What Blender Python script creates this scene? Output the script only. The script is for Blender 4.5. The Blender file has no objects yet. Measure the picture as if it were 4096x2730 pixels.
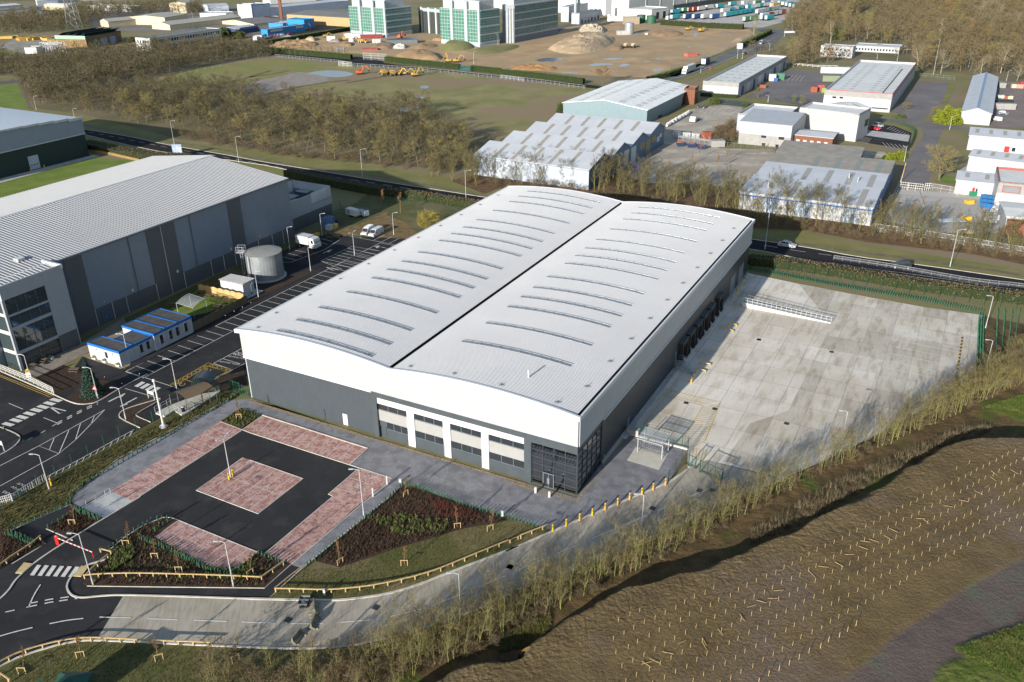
import bpy, math, random
import numpy as np
from mathutils import Vector, Matrix
from mathutils.geometry import tessellate_polygon
R=math.radians
SC=bpy.context.scene
COL=SC.collection
CAMH=75.0; FOC=3438.4; PITCH=R(25.92); ROLL=R(-0.709)
cd=bpy.data.cameras.new('camera'); cam=bpy.data.objects.new('camera',cd); COL.objects.link(cam)
cam.location=(0,0,CAMH); cd.sensor_width=36; cd.lens=FOC/4096*36; cd.clip_end=5000; cd.clip_start=1
cam.rotation_euler=(Matrix.Rotation(math.pi/2-PITCH,3,'X')@Matrix.Rotation(ROLL,3,'Z')).to_euler()
SC.camera=cam
SUN_AZ=R(235.8); SUN_EL=R(16.2)
w=bpy.data.worlds.new('World'); SC.world=w; w.use_nodes=True
nt=w.node_tree; sky=nt.nodes.new('ShaderNodeTexSky'); sky.sky_type='NISHITA'; sky.sun_disc=False
sky.sun_elevation=SUN_EL; sky.sun_rotation=math.pi/2-SUN_AZ; sky.air_density=1.0; sky.dust_density=0.6
bg=nt.nodes['Background']; bg.inputs[1].default_value=0.108; nt.links.new(sky.outputs[0],bg.inputs[0])
sl=bpy.data.lights.new('sun','SUN'); so=bpy.data.objects.new('sun',sl); COL.objects.link(so)
sl.energy=5.0; sl.angle=R(0.5); sl.color=(1,.935,.84)
sv=Vector((math.cos(SUN_AZ)*math.cos(SUN_EL),math.sin(SUN_AZ)*math.cos(SUN_EL),math.sin(SUN_EL)))
so.rotation_euler=sv.to_track_quat('Z','Y').to_euler(); so.location=(0,-50,120)
SC.view_settings.view_transform='Standard'; SC.view_settings.look='None'; SC.view_settings.exposure=0.8; SC.view_settings.gamma=1
SC.render.engine='CYCLES'
SC.cycles.max_bounces=5; SC.cycles.diffuse_bounces=2; SC.cycles.glossy_bounces=3; SC.cycles.transmission_bounces=3
SC.cycles.transparent_max_bounces=6; SC.cycles.use_denoising=True; SC.cycles.caustics_reflective=False; SC.cycles.caustics_refractive=False
S_=740/1568.
CR={'F':(0,0,4096/2353.),'E0':(0,0,700/2353.),'E1':(700,0,700/2353.),'E2':(1350,0,950/2353.),'E3':(2250,0,1000/2353.)}
for r_,y_ in zip('ABCD',(0,640,1300,1990)):
 for k_,x_ in enumerate((0,1000,2000,2996)): CR[r_+str(k_)]=(x_,y_,S_)
fw=Vector((0,math.cos(PITCH),-math.sin(PITCH))); rt0=Vector((1,0,0)); up0=rt0.cross(fw)
rt=math.cos(ROLL)*rt0+math.sin(ROLL)*up0; up=-math.sin(ROLL)*rt0+math.cos(ROLL)*up0
CP=Vector((0,0,CAMH))
def ray(s,x,y):
 x0,y0,k=CR[s]; px=x0+x*k; py=y0+y*k
 return fw*FOC+rt*(px-2048)-up*(py-1365)
def g(s,x,y,z=0.0):
 d=ray(s,x,y); return CP+d*((z-CAMH)/d.z)
def zat(b,s,x,y):
 x0,y0,k=CR[s]; py=1365-(y0+y*k); d=b-CP
 return (py*d.dot(fw)-FOC*d.dot(up))/(FOC*up.z-py*fw.z)
def gl(s,pts,z=0.0): return [g(s,x,y,z) for x,y in pts]
def gm(lst,z=0.0):
 o=[]; cur=None
 for it in lst:
  if isinstance(it,str): cur=it
  else: o.append(g(cur,it[0],it[1],z))
 return o
MATS={}
def lin(c):
 return tuple(c)+(1,)
def mat(name,c,c2=None,sc=1.0,lo=.4,hi=.6,det=5,rough=.85,bump=0,bsc=None,metal=0,c3=None,sc3=.1,lo3=.5,hi3=.62,spec=.3,world=True,rnd=None,emit=None,stretch=None,rot=0,bdist=.1):
 if name in MATS: return MATS[name]
 m=bpy.data.materials.new(name); m.use_nodes=True; N=m.node_tree.nodes; L=m.node_tree.links; b=N['Principled BSDF']
 b.inputs['Roughness'].default_value=rough; b.inputs['Metallic'].default_value=metal; b.inputs['Specular IOR Level'].default_value=spec
 b.inputs['Base Color'].default_value=lin(c)
 if world: co=N.new('ShaderNodeNewGeometry').outputs['Position']
 else: co=N.new('ShaderNodeTexCoord').outputs['Object']
 if stretch or rot:
  mp=N.new('ShaderNodeMapping'); mp.inputs['Rotation'].default_value=(0,0,-rot);
  L.new(co,mp.inputs['Vector']); mp2=N.new('ShaderNodeMapping'); mp2.inputs['Scale'].default_value=stretch or (1,1,1)
  L.new(mp.outputs[0],mp2.inputs['Vector']); co=mp2.outputs[0]
 def noise(s,d):
  n=N.new('ShaderNodeTexNoise'); n.inputs['Scale'].default_value=s; n.inputs['Detail'].default_value=d; n.inputs['Roughness'].default_value=.6; L.new(co,n.inputs['Vector']); return n.outputs['Fac']
 def rmp(f,a,z):
  r=N.new('ShaderNodeMapRange'); r.inputs[1].default_value=a; r.inputs[2].default_value=z; L.new(f,r.inputs[0]); return r.outputs[0]
 def mix(f,a,bb):
  x=N.new('ShaderNodeMix'); x.data_type='RGBA'; L.new(f,x.inputs[0])
  for i,v in ((6,a),(7,bb)):
   if isinstance(v,tuple): x.inputs[i].default_value=lin(v)
   else: L.new(v,x.inputs[i])
  return x.outputs[2]
 cur=None
 if c2: cur=mix(rmp(noise(sc,det),lo,hi),c,c2)
 if c3: cur=mix(rmp(noise(sc3,4),lo3,hi3),cur or c,c3)
 if rnd:
  oi=N.new('ShaderNodeObjectInfo'); cur=mix(rmp(oi.outputs['Random'],0,1),cur or c,rnd)
 if cur: L.new(cur,b.inputs['Base Color'])
 if bump:
  bp=N.new('ShaderNodeBump'); bp.inputs['Strength'].default_value=bump; bp.inputs['Distance'].default_value=bdist
  L.new(noise(bsc or sc*4,6),bp.inputs['Height']); L.new(bp.outputs[0],b.inputs['Normal'])
 if emit:
  b.inputs['Emission Color'].default_value=lin(c); b.inputs['Emission Strength'].default_value=emit
 MATS[name]=m; m['mix']=0
 return m
def flat(name,c,rough=.6,metal=0,spec=.4,var=.12,world=True,sc=.6):
 d=tuple(min(1,x*(1-var)) for x in c)
 return mat(name,c,d,sc=sc,rough=rough,metal=metal,spec=spec,world=world)
def tag(o,label=None,cat=None,group=None,kind=None):
 if label: o['label']=label
 if cat: o['category']=cat
 if group: o['group']=group
 if kind: o['kind']=kind
 return o
def thing(name,label,cat,loc=(0,0,0),rz=0,group=None):
 o=bpy.data.objects.new(name,None); COL.objects.link(o); o.location=Vector(loc); o.rotation_euler=(0,0,rz); o.empty_display_size=.5
 return tag(o,label,cat,group)
class MB:
 def __init__(s): s.v=[]; s.f=[]; s.m=[]; s.cm=0
 def add(s,vs,fs):
  n=len(s.v); s.v+= [tuple(p) for p in vs]; s.f+=[tuple(n+i for i in f) for f in fs]; s.m+=[s.cm]*len(fs); return s
 def quad(s,a,b,c,d): return s.add([a,b,c,d],[(0,1,2,3)])
 def poly(s,p): return s.add(p,[tuple(range(len(p)))])
 def obox(s,o,ex,ey,ez):
  o=Vector(o);ex=Vector(ex);ey=Vector(ey);ez=Vector(ez)
  p=[o,o+ex,o+ex+ey,o+ey]; p+= [q+ez for q in p]
  return s.add(p,[(0,3,2,1),(4,5,6,7),(0,1,5,4),(1,2,6,5),(2,3,7,6),(3,0,4,7)])
 def box(s,x0,y0,z0,x1,y1,z1): return s.obox((x0,y0,z0),(x1-x0,0,0),(0,y1-y0,0),(0,0,z1-z0))
 def prism(s,pts,z0,z1):
  n=len(pts); a=[(p[0],p[1],z0) for p in pts]; b=[(p[0],p[1],z1) for p in pts]
  k=len(s.v); s.v+=a+b; fs=[(i,(i+1)%n,n+(i+1)%n,n+i) for i in range(n)]
  t=tessellate_polygon([[Vector((p[0],p[1],0)) for p in pts]])
  fs+=[tuple(n+i for i in q) for q in t]+[tuple(reversed(q)) for q in t]
  s.f+=[tuple(k+i for i in f) for f in fs]; s.m+=[s.cm]*len(fs); return s
 def tube(s,a,b,r,r2=None,n=6,cap=True):
  a=Vector(a);b=Vector(b); r2=r if r2 is None else r2; d=(b-a)
  if d.length<1e-6: return s
  d.normalize(); x=d.orthogonal().normalized(); y=d.cross(x)
  p=[a+(x*math.cos(2*math.pi*i/n)+y*math.sin(2*math.pi*i/n))*r for i in range(n)]+[b+(x*math.cos(2*math.pi*i/n)+y*math.sin(2*math.pi*i/n))*r2 for i in range(n)]
  fs=[(i,(i+1)%n,n+(i+1)%n,n+i) for i in range(n)]
  if cap: fs+=[tuple(range(n-1,-1,-1)),tuple(range(n,2*n))]
  return s.add(p,fs)
 def path(s,pts,r,n=5):
  for a,b in zip(pts,pts[1:]): s.tube(a,b,r,n=n)
  return s
 def bar(s,a,b,w,h):
  a=Vector(a);b=Vector(b);d=b-a; x=Vector((-d.y,d.x,0))
  if x.length<1e-6: x=Vector((1,0,0))
  x=x.normalized()*w; z=d.cross(x).normalized()*h
  if z.z<0: z=-z
  return s.obox(a-x/2-z/2,d,x,z)
 def ball(s,c,rx,ry,rz,n=8,m=5,jit=0,rs=None):
  c=Vector(c); vs=[c+Vector((0,0,rz))]
  for j in range(1,m):
   t=math.pi*j/m
   for i in range(n):
    k=1+(rs.uniform(-jit,jit) if rs else 0); a=2*math.pi*i/n
    vs.append(c+Vector((math.sin(t)*math.cos(a)*rx*k,math.sin(t)*math.sin(a)*ry*k,math.cos(t)*rz*k)))
  vs.append(c-Vector((0,0,rz))); fs=[(0,1+i,1+(i+1)%n) for i in range(n)]
  for j in range(m-2):
   for i in range(n): fs.append((1+j*n+i,1+(j+1)*n+i,1+(j+1)*n+(i+1)%n,1+j*n+(i+1)%n))
  e=len(vs)-1; fs+=[(e,1+(m-2)*n+(i+1)%n,1+(m-2)*n+i) for i in range(n)]
  return s.add(vs,fs)
 def lathe(s,c,prof,n=24):
  c=Vector(c); vs=[c+Vector((r*math.cos(2*math.pi*i/n),r*math.sin(2*math.pi*i/n),z)) for r,z in prof for i in range(n)]
  fs=[(j*n+i,j*n+(i+1)%n,(j+1)*n+(i+1)%n,(j+1)*n+i) for j in range(len(prof)-1) for i in range(n)]
  return s.add(vs,fs)
 def build(s,name,m,parent=None,label=None,cat=None,group=None,kind=None,local=False,smooth=False):
  me=bpy.data.meshes.new(name); v=s.v
  if parent is not None and not local:
   l=parent.location
   if parent.parent: l=l+parent.parent.location
   v=[(p[0]-l[0],p[1]-l[1],p[2]-l[2]) for p in v]
  me.from_pydata(v,[],s.f)
  for q in (m if isinstance(m,(list,tuple)) else [m]): me.materials.append(q)
  if any(s.m): me.polygons.foreach_set('material_index',s.m)
  if smooth: me.polygons.foreach_set('use_smooth',[True]*len(s.f))
  me.update()
  o=bpy.data.objects.new(name,me); COL.objects.link(o)
  if parent is not None: o.parent=parent
  tag(o,label,cat,group,kind); return o
def npobj(name,v,f,mats,parent=None,mi=None,smooth=False):
 me=bpy.data.meshes.new(name); v=np.asarray(v,dtype=np.float32); f=np.asarray(f,dtype=np.int32); k=f.shape[1]
 me.vertices.add(len(v)); me.vertices.foreach_set('co',v.ravel()); me.loops.add(f.size); me.loops.foreach_set('vertex_index',f.ravel())
 me.polygons.add(len(f)); me.polygons.foreach_set('loop_start',np.arange(0,f.size,k,dtype=np.int32))
 for q in (mats if isinstance(mats,(list,tuple)) else [mats]): me.materials.append(q)
 if mi is not None: me.polygons.foreach_set('material_index',np.asarray(mi,dtype=np.int32))
 me.polygons.foreach_set('use_smooth',[bool(smooth)]*len(f))
 me.update(calc_edges=True); o=bpy.data.objects.new(name,me); COL.objects.link(o)
 if parent is not None: o.parent=parent
 return o
def kids(o): return o.children
KID={}
def copy_tree(o,loc=None,rz=None,label=None,group=None,scale=None,parent=None):
 c=o.copy(); COL.objects.link(c); c.parent=parent
 if parent is None:
  if loc is not None: c.location=loc
  if rz is not None: c.rotation_euler=(0,0,rz)
  if label: c['label']=label
  if group: c['group']=group
  if scale is not None: c.scale=scale if hasattr(scale,'__len__') else (scale,)*3
 if o.name not in KID: KID[o.name]=list(o.children)
 for ch in KID[o.name]: copy_tree(ch,parent=c)
 return c
def dens(pts,step):
 o=[]
 for a,b in zip(pts,pts[1:]):
  n=max(1,int((b-a).length/step))
  for i in range(n): o.append(a.lerp(b,i/n))
 o.append(pts[-1]); return o
def smooth(pts,it=2):
 for _ in range(it):
  o=[pts[0]]
  for a,b in zip(pts,pts[1:]): o+=[a.lerp(b,.25),a.lerp(b,.75)]
  o.append(pts[-1]); pts=o
 return pts
def along(pts,step,off=0.0,end=False):
 """points every `step` along the polyline with the heading"""
 out=[]; d=off; acc=0
 for a,b in zip(pts,pts[1:]):
  l=(b-a).length
  while d<=acc+l+1e-6:
   t=(d-acc)/max(l,1e-6); out.append((a.lerp(b,t),math.atan2(b.y-a.y,b.x-a.x))); d+=step
  acc+=l
 if end: a,b=pts[-2:]; out.append((b.copy(),math.atan2(b.y-a.y,b.x-a.x)))
 return out
def nrm(pts,i):
 a=pts[max(0,i-1)];b=pts[min(len(pts)-1,i+1)];d=b-a; return Vector((-d.y,d.x,0)).normalized()
def ribbon(mb,pts,w,z,off=0.0,h=0.0):
 L=[];Q=[]
 for i,p in enumerate(pts):
  n=nrm(pts,i); L.append(Vector((p.x,p.y,z))+n*(off-w/2)); Q.append(Vector((p.x,p.y,z))+n*(off+w/2))
 for i in range(len(pts)-1):
  if h>0:
   a,b,c,d=L[i],L[i+1],Q[i+1],Q[i]; e=Vector((0,0,-h))
   mb.add([a,b,c,d,a+e,b+e,c+e,d+e],[(0,1,2,3),(0,4,5,1),(2,6,7,3)])
  else: mb.quad(L[i],L[i+1],Q[i+1],Q[i])
 return mb
def patch(name,pts,z,m,kind='structure',thick=0):
 t=tessellate_polygon([[Vector((p.x,p.y,0)) for p in pts]])
 mb=MB(); n=len(pts)
 fs=[]
 for q in t:
  a,b,c=[pts[i] for i in q]
  if (b.x-a.x)*(c.y-a.y)-(b.y-a.y)*(c.x-a.x)<0: q=(q[0],q[2],q[1])
  fs.append(tuple(q))
 mb.add([(p.x,p.y,z) for p in pts],fs)
 if thick: mb.add([(p.x,p.y,z) for p in pts]+[(p.x,p.y,z-thick) for p in pts],[(i,(i+1)%n,n+(i+1)%n,n+i) for i in range(n)])
 return mb.build(name,m,kind=kind)
def kerb(pts,w=.18,z=.12,name='kerb',m=None,h=.12):
 mb=MB(); ribbon(mb,pts,w,z,h=h); return mb.build(name,m or MATS['kerb'],kind='structure')
def dashes(mb,pts,on,off,w,z,lat=0.0,start=0.0):
 pts=dens(pts,min(.5,on/7)); L=0; cur=[]; per=on+off
 acc=[0]
 for a,b in zip(pts,pts[1:]): acc.append(acc[-1]+(b-a).length)
 for i,p in enumerate(pts):
  if (acc[i]-start)%per<on and acc[i]>=start: cur.append(i)
  else:
   if len(cur)>1: ribbon(mb,[pts[j] for j in cur],w,z,off=lat)
   cur=[]
 if len(cur)>1: ribbon(mb,[pts[j] for j in cur],w,z,off=lat)
def line(mb,a,b,w,z): ribbon(mb,[a,b],w,z)
class Fr:
 def __init__(s,o,ux,uy=None):
  s.o=Vector(o); s.x=Vector(ux).normalized(); s.x.z=0; s.x.normalize(); s.y=Vector((-s.x.y,s.x.x,0))
  if uy is not None and s.y.dot(Vector(uy))<0: s.y=-s.y
 def p(s,u,v,z=0): return s.o+s.x*u+s.y*v+Vector((0,0,z))
 def uv(s,w): d=w-s.o; return d.dot(s.x),d.dot(s.y)
 def box(s,mb,u0,v0,z0,u1,v1,z1): return mb.obox(s.p(u0,v0,z0),s.x*(u1-u0),s.y*(v1-v0),(0,0,z1-z0))
 def swap(s,L,W):
  f=Fr(s.o,s.x); f.x=s.y.copy(); f.y=s.x.copy(); return f
YAW=R(61.66)
ADIR=Vector((math.cos(YAW),math.sin(YAW),0)); BDIR=Vector((math.sin(YAW),-math.cos(YAW),0))
m_rough=mat('rough_grass',(.19,.165,.07),(.13,.135,.045),sc=.05,lo=.35,hi=.65,rough=.95,bump=.6,bsc=1.5,c3=(.2,.16,.1),sc3=.012,lo3=.45,hi3=.6)
m_verge=mat('verge_grass',(.135,.14,.038),(.20,.175,.07),sc=.12,lo=.35,hi=.7,rough=.95,bump=.5,bsc=2)
m_green=mat('bright_grass',(.105,.155,.02),(.15,.19,.035),sc=.15,rough=.95,bump=.5,bsc=3)
m_dullgr=mat('dull_grass',(.105,.095,.035),(.07,.078,.022),sc=.25,rough=.95,bump=.5,bsc=3,c3=(.15,.12,.06),sc3=.1)
m_leaf=mat('leaf_litter',(.15,.085,.04),(.085,.055,.028),sc=.5,rough=.95,bump=.8,bsc=3,c3=(.07,.075,.025),sc3=.15,lo3=.55,hi3=.7)
m_asph=mat('asphalt',(.024,.025,.028),(.036,.036,.038),sc=.12,lo=.3,hi=.75,spec=.08,rough=1,bump=.3,bsc=8,c3=(.048,.047,.047),sc3=.22,lo3=.5,hi3=.72)
m_asph2=mat('old_asphalt',(.11,.105,.105),(.075,.072,.074),sc=.08,lo=.3,hi=.75,rough=.9,bump=.2,bsc=8,c3=(.15,.14,.13),sc3=.05)
m_road=mat('road_asphalt',(.020,.020,.024),(.028,.028,.03),sc=.1,lo=.3,hi=.7,spec=.08,rough=1,bump=.2,bsc=8)
m_path=mat('footpath',(.17,.14,.09),(.11,.10,.06),sc=.4,rough=.9)
m_kerb=mat('kerb',(.52,.49,.43),(.42,.39,.34),sc=.5,rough=.85)
m_white=mat('road_paint',(.62,.6,.55),(.42,.41,.38),sc=2.0,lo=.35,hi=.8,rough=.7)
m_yel=mat('yellow_paint',(.55,.36,.06),(.42,.28,.06),sc=2,rough=.7)
m_bark=mat('bark_mulch',(.055,.031,.019),(.026,.017,.012),sc=1.2,lo=.35,hi=.65,rough=.95,bump=1,bsc=5)
m_soil=mat('bare_soil',(.42,.29,.16),(.30,.205,.115),sc=.05,rough=.95,bump=.8,bsc=.6,c3=(.33,.24,.14),sc3=.02,lo3=.45,hi3=.6)
m_gravel=mat('gravel',(.34,.26,.16),(.18,.14,.09),sc=4,rough=.9,bump=.6,bsc=8)
m_wall_g=mat('paved_grey',(.19,.19,.2),(.235,.235,.24),sc=.35,lo=.3,hi=.7,rough=.85,bump=.3,bsc=9,c3=(.14,.14,.15),sc3=1.5,lo3=.55,hi3=.7)
m_water=mat('puddle_water',(.07,.09,.14),(.13,.13,.13),sc=.8,rough=.22,spec=.35)
def brickmat(name,c1,c2,mortar,bw,bh,ms,rot,off=0.5,loc=(0,0,0),rough=.85,var=None,vsc=.3,stain=None,bias=0.0,bump=.2):
 m=bpy.data.materials.new(name); m.use_nodes=True; N=m.node_tree.nodes; L=m.node_tree.links; b=N['Principled BSDF']
 b.inputs['Roughness'].default_value=rough; b.inputs['Specular IOR Level'].default_value=.3
 ge=N.new('ShaderNodeNewGeometry'); mp=N.new('ShaderNodeMapping'); mp.vector_type='POINT'
 mp.inputs['Rotation'].default_value=(0,0,-rot); mp.inputs['Location'].default_value=loc
 L.new(ge.outputs['Position'],mp.inputs['Vector'])
 br=N.new('ShaderNodeTexBrick'); br.offset=off; br.squash=1; br.inputs['Scale'].default_value=1
 br.inputs['Color1'].default_value=lin(c1); br.inputs['Color2'].default_value=lin(c2); br.inputs['Mortar'].default_value=lin(mortar)
 br.inputs['Mortar Size'].default_value=ms; br.inputs['Mortar Smooth'].default_value=.2; br.inputs['Bias'].default_value=bias
 br.inputs['Brick Width'].default_value=bw; br.inputs['Row Height'].default_value=bh
 L.new(mp.outputs[0],br.inputs['Vector']); cur=br.outputs['Color']
 def nz(s,a,z,d=5,st=None):
  n=N.new('ShaderNodeTexNoise'); n.inputs['Scale'].default_value=s; n.inputs['Detail'].default_value=d; n.inputs['Roughness'].default_value=.6
  if st:
   q=N.new('ShaderNodeMapping'); q.inputs['Scale'].default_value=st; L.new(mp.outputs[0],q.inputs['Vector']); L.new(q.outputs[0],n.inputs['Vector'])
  else: L.new(ge.outputs['Position'],n.inputs['Vector'])
  r=N.new('ShaderNodeMapRange'); r.inputs[1].default_value=a; r.inputs[2].default_value=z; L.new(n.outputs['Fac'],r.inputs[0]); return r.outputs[0]
 def mx(f,a,c,mode='MIX'):
  x=N.new('ShaderNodeMix'); x.data_type='RGBA'; x.blend_type=mode; L.new(f,x.inputs[0]); L.new(a,x.inputs[6]); x.inputs[7].default_value=lin(c); return x.outputs[2]
 if var: cur=mx(nz(vsc,.45,.6),cur,var)
 if stain:
  for (s,a,z,c,st) in stain: cur=mx(nz(s,a,z,6,st),cur,c,'MULTIPLY')
 L.new(cur,b.inputs['Base Color'])
 bp=N.new('ShaderNodeBump'); bp.inputs['Strength'].default_value=bump; bp.inputs['Distance'].default_value=.03
 n=N.new('ShaderNodeTexNoise'); n.inputs['Scale'].default_value=6; n.inputs['Detail'].default_value=5; L.new(ge.outputs['Position'],n.inputs['Vector']); L.new(n.outputs['Fac'],bp.inputs['Height']); L.new(bp.outputs[0],b.inputs['Normal'])
 MATS[name]=m; return m
m_yard=brickmat('yard_concrete',(.68,.64,.575),(.62,.58,.515),(.33,.32,.31),6.2,4.6,.045,YAW,off=0,loc=(1.2,2.6,0),stain=[(.25,.5,.66,(.78,.75,.70),(.6,2.2,1)),(.045,.42,.58,(.80,.77,.72),None),(1.2,.58,.75,(.70,.68,.64),(.3,3,1))])
m_croad=brickmat('concrete_road',(.36,.325,.265),(.31,.28,.23),(.2,.19,.17),60,60,.02,R(8),off=0,stain=[(1.2,.45,.65,(.8,.79,.77),(2.5,.35,1)),(.15,.45,.65,(.78,.77,.74),None)])
m_red=brickmat('red_block',(.50,.335,.30),(.44,.28,.25),(.27,.18,.155),.42,.22,.012,YAW,var=(.31,.165,.14),vsc=.85,stain=[(2.6,.53,.62,(.62,.5,.48),None),(.07,.45,.6,(.85,.83,.82),None)])
m_grey=brickmat('grey_block',(.25,.25,.265),(.20,.20,.215),(.13,.13,.14),.42,.22,.012,YAW,var=(.155,.155,.165),vsc=.5,stain=[(.12,.4,.6,(.86,.86,.88),None)])
m_pale=mat('pale_concrete',(.42,.42,.41),(.34,.34,.335),sc=.6,rough=.85,bump=.2)
m_yardold=mat('old_yard',(.36,.32,.26),(.25,.22,.18),sc=.06,lo=.35,hi=.65,rough=.9,c3=(.42,.38,.31),sc3=.15)
mb=MB(); mb.quad((-3000,-400,0),(3000,-400,0),(3000,5000,0),(-3000,5000,0)); mb.build('ground',m_rough,kind='structure')
up_edge=gm(['A0',(-900,840),(-300,940),(300,1030),(700,1097),(1100,1160),(1400,1228),(1900,1312),'A1',(0,1355),(260,1400),(560,1447),'B1',(1100,182),(1990,318),'B3',(-1000,520),(0,672),(480,740),(900,822),(1400,885),(2331,1020),(3000,1120)])
lo_edge=gm(['A0',(-900,880),(-300,975),(300,1068),(700,1138),(1000,1215),(1480,1312),'B1',(0,22),(500,122),(1100,238),(1890,365),'B3',(-1000,620),(0,752),(480,850),(900,935),(1500,1005),(2331,1135),(3000,1245)])
patch('verge',gm(['A0',(-900,700),(300,940),(700,985),(1300,1110),(1500,1205),(1900,1240),(2331,1310),'A1',(150,1310),(330,1300),(800,1390),(1400,1460),'B1',(2100,230),'B3',(-1000,470),(0,590),(450,610),(700,680),(1500,800),(2331,935),(3000,1020),(3000,1350),(2331,1240),(1500,1090),(700,920),(0,820),(-1000,700),'B1',(1900,420),(1100,290),(300,150),'A0',(2200,1500),(1480,1330),(700,1200),(-900,960)]),.02,m_verge)
road=smooth(up_edge,1)+list(reversed(smooth(lo_edge,1)))
patch('main_road',road,.05,m_road)
pt=smooth(gm(['A0',(300,1000),(700,1060),(1100,1140),(1500,1215),(1900,1268),'A1',(0,1338),(400,1405),(800,1470),'B1',(1100,140),(1700,250),(1990,312),'B3',(-1000,500),(0,645),(480,715),(900,785),(1400,838),(2331,980),(3000,1080)]),1)
mb=MB(); ribbon(mb,pt,1.9,.04); mb.build('footpath',m_path,kind='structure')
kerb(smooth(up_edge,1),w=.2,z=.13); kerb(smooth(lo_edge,1),w=.2,z=.13)
mb=MB(); cl=smooth(gm(['A0',(-900,860),(700,1110),(1100,1190),(1480,1265),(1900,1335),'A1',(0,1372),(600,1490),'B1',(1000,190),(1800,322),'B3',(-1000,570),(30,710),(480,785),(700,812)]),1)
dashes(mb,cl,4.2,2.6,.16,.06)
ribbon(mb,smooth(gl('B3',[(550,866),(700,873),(1000,925),(1400,972),(2331,1112),(3000,1215)]),2),.15,.06)
mb.build('road_marking',m_white,kind='structure')
patch('business_park_asphalt',gm(['C0',(-400,250),(0,380),(450,590),(700,270),(1050,380),'B1',(-700,1400),(280,770),(700,610),(1335,672),(2100,300),'C0',(2600,0),(2050,470),(1900,500),(1280,835),(860,1060),(90,1480),(-400,1740)]),.04,m_asph)
patch('grass_strip',gm(['B0',(640,1545),(2100,850),(2330,740),'B1',(200,700),(560,600),(1140,190),(1200,300),'B0',(2400,870),(2130,1010),(1700,1260),(700,1700)]),.03,m_dullgr)
patch('bare_lawn',gm(['B1',(640,620),(850,650),(1335,672),(2000,330),(1900,370),(1150,300),(700,430)]),.05,m_dullgr)
patch('leaf_bed',gm(['B1',(640,620),(830,640),(1335,672),(1420,625),(1330,540),(1160,470),(1180,430),(900,560)]),.062,mat('leaf_bed',(.2,.13,.06),(.11,.08,.03),sc=.5,rough=.95,bump=.6,bsc=3))
patch('green_field',gm(['A0',(-400,740),(150,715),(240,880),(290,930),(-400,900)]),.03,m_green)
patch('lawn',gm(['A0',(-400,1700),(0,1510),(800,1335),(1180,1365),'B0',(1280,0),(0,340),(-300,430)]),.03,m_green)
patch('service_path',gm(['A0',(-400,1620),(0,1520),(790,1318),(850,1325),(750,1350),(0,1555),(-400,1660)]),.05,m_pale)
patch('cabin_court',gm(['C0',(150,340),(700,150),(850,60),(1050,-60),(1100,60),(870,160),(690,270),(530,345),(330,450),(200,400)]),.062,mat('buff_paving',(.24,.21,.17),(.19,.165,.13),sc=.8,rough=.9))
patch('planting_bed',gm(['C0',(300,450),(530,345),(735,415),(690,510),(470,600),(455,545)]),.07,m_bark)
patch('planting_bed',smooth(gm(['C0',(560,625),(720,480),(860,460),(1040,520),(870,640),(760,680),(680,680)]),1),.09,m_bark)
patch('planting_bed',smooth(gm(['C0',(1010,760),(1060,720),(1250,615),(1360,630),(1150,770),(1280,830),(1190,880),(1030,830)]),1),.09,m_bark)
patch('pavement',gm(['C0',(1150,770),(1360,630),(1450,560),(1500,560),(1860,540),(1280,832)]),.075,m_asph)
patch('gravel_bed',gm(['C0',(690,270),(780,225),(1040,350),(1110,320),(1100,350),(1020,378)]),.075,m_gravel)
patch('planting_bed',gm(['B1',(60,1140),(330,990),(530,925),(550,945),(180,1130),(0,1230),'B0',(2160,1150)]),.07,m_bark)
patch('timber_garden',gm(['B0',(1680,1100),(2060,1180),(1750,1300),(1600,1330),(1440,1270)]),.07,m_green)
patch('planting_bed',gm(['C0',(1860,440),(2060,350),(2100,520),(1880,570),(1820,500)]),.07,m_bark)
kerb(smooth(gl('C0',[(-100,350),(450,590),(620,670),(720,680),(830,660),(1000,550),(1250,420)]),2),z=.16)
kerb(smooth(gl('C0',[(1360,628),(1060,715),(1005,760),(1020,800),(1190,878)]),2),z=.16)
kerb(smooth(gl('C0',[(1360,640),(1150,760),(1160,780),(1280,830)]),1),w=.12,z=.16)
kerb(smooth(gl('C0',[(-200,800),(0,870),(150,930),(180,970),(120,1040),(0,1110),(-200,1200)]),2),z=.16)
patch('planting_bed',smooth(gl('C0',[(-200,800),(0,870),(150,930),(180,970),(120,1040),(0,1110),(-200,1200)]),1),.11,m_asph)
mb=MB(); Z=.07
def L_(s,pts,w=.12): ribbon(mb,gl(s,pts),w,Z)
L_('C0',[(1065,397),(1247,307),(1824,15)]) ;
base=g('C0',1065,397); e2=g('B1',530,930)
far=g('B0',2331,1165);
L_('C0',[(1065,397),(1520,545)])
a0=g('C0',1065,397); a1=g('C0',1307,402); d=(g('C0',1824,15)-g('C0',1247,307)).normalized();
t0=g('C0',1247,307); w0=g('C0',1400,357)-t0
for i in range(-2,31):
 p=t0+d*(2.52*i); line(mb,p,p+w0,.12,Z)
line(mb,t0-d*5,t0+d*76,.12,Z); line(mb,t0-d*5.2+w0,t0+w0+d*60,.12,Z)
for pts in ([(280,870),(350,870),(640,760),(810,645)],[(600,860),(865,735),(1120,780)],[(600,860),(780,930)],[(735,890),(1000,760)],[(850,650),(1230,722)]): L_('B1',pts)
pa=gl('B1',[(600,860),(865,735)]);
for i in range(1,8):
 p=pa[1].lerp(pa[0],i/7.); q=p+(g('B1',1060,815)-g('B1',805,760)); line(mb,p,q,.12,Z)
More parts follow.
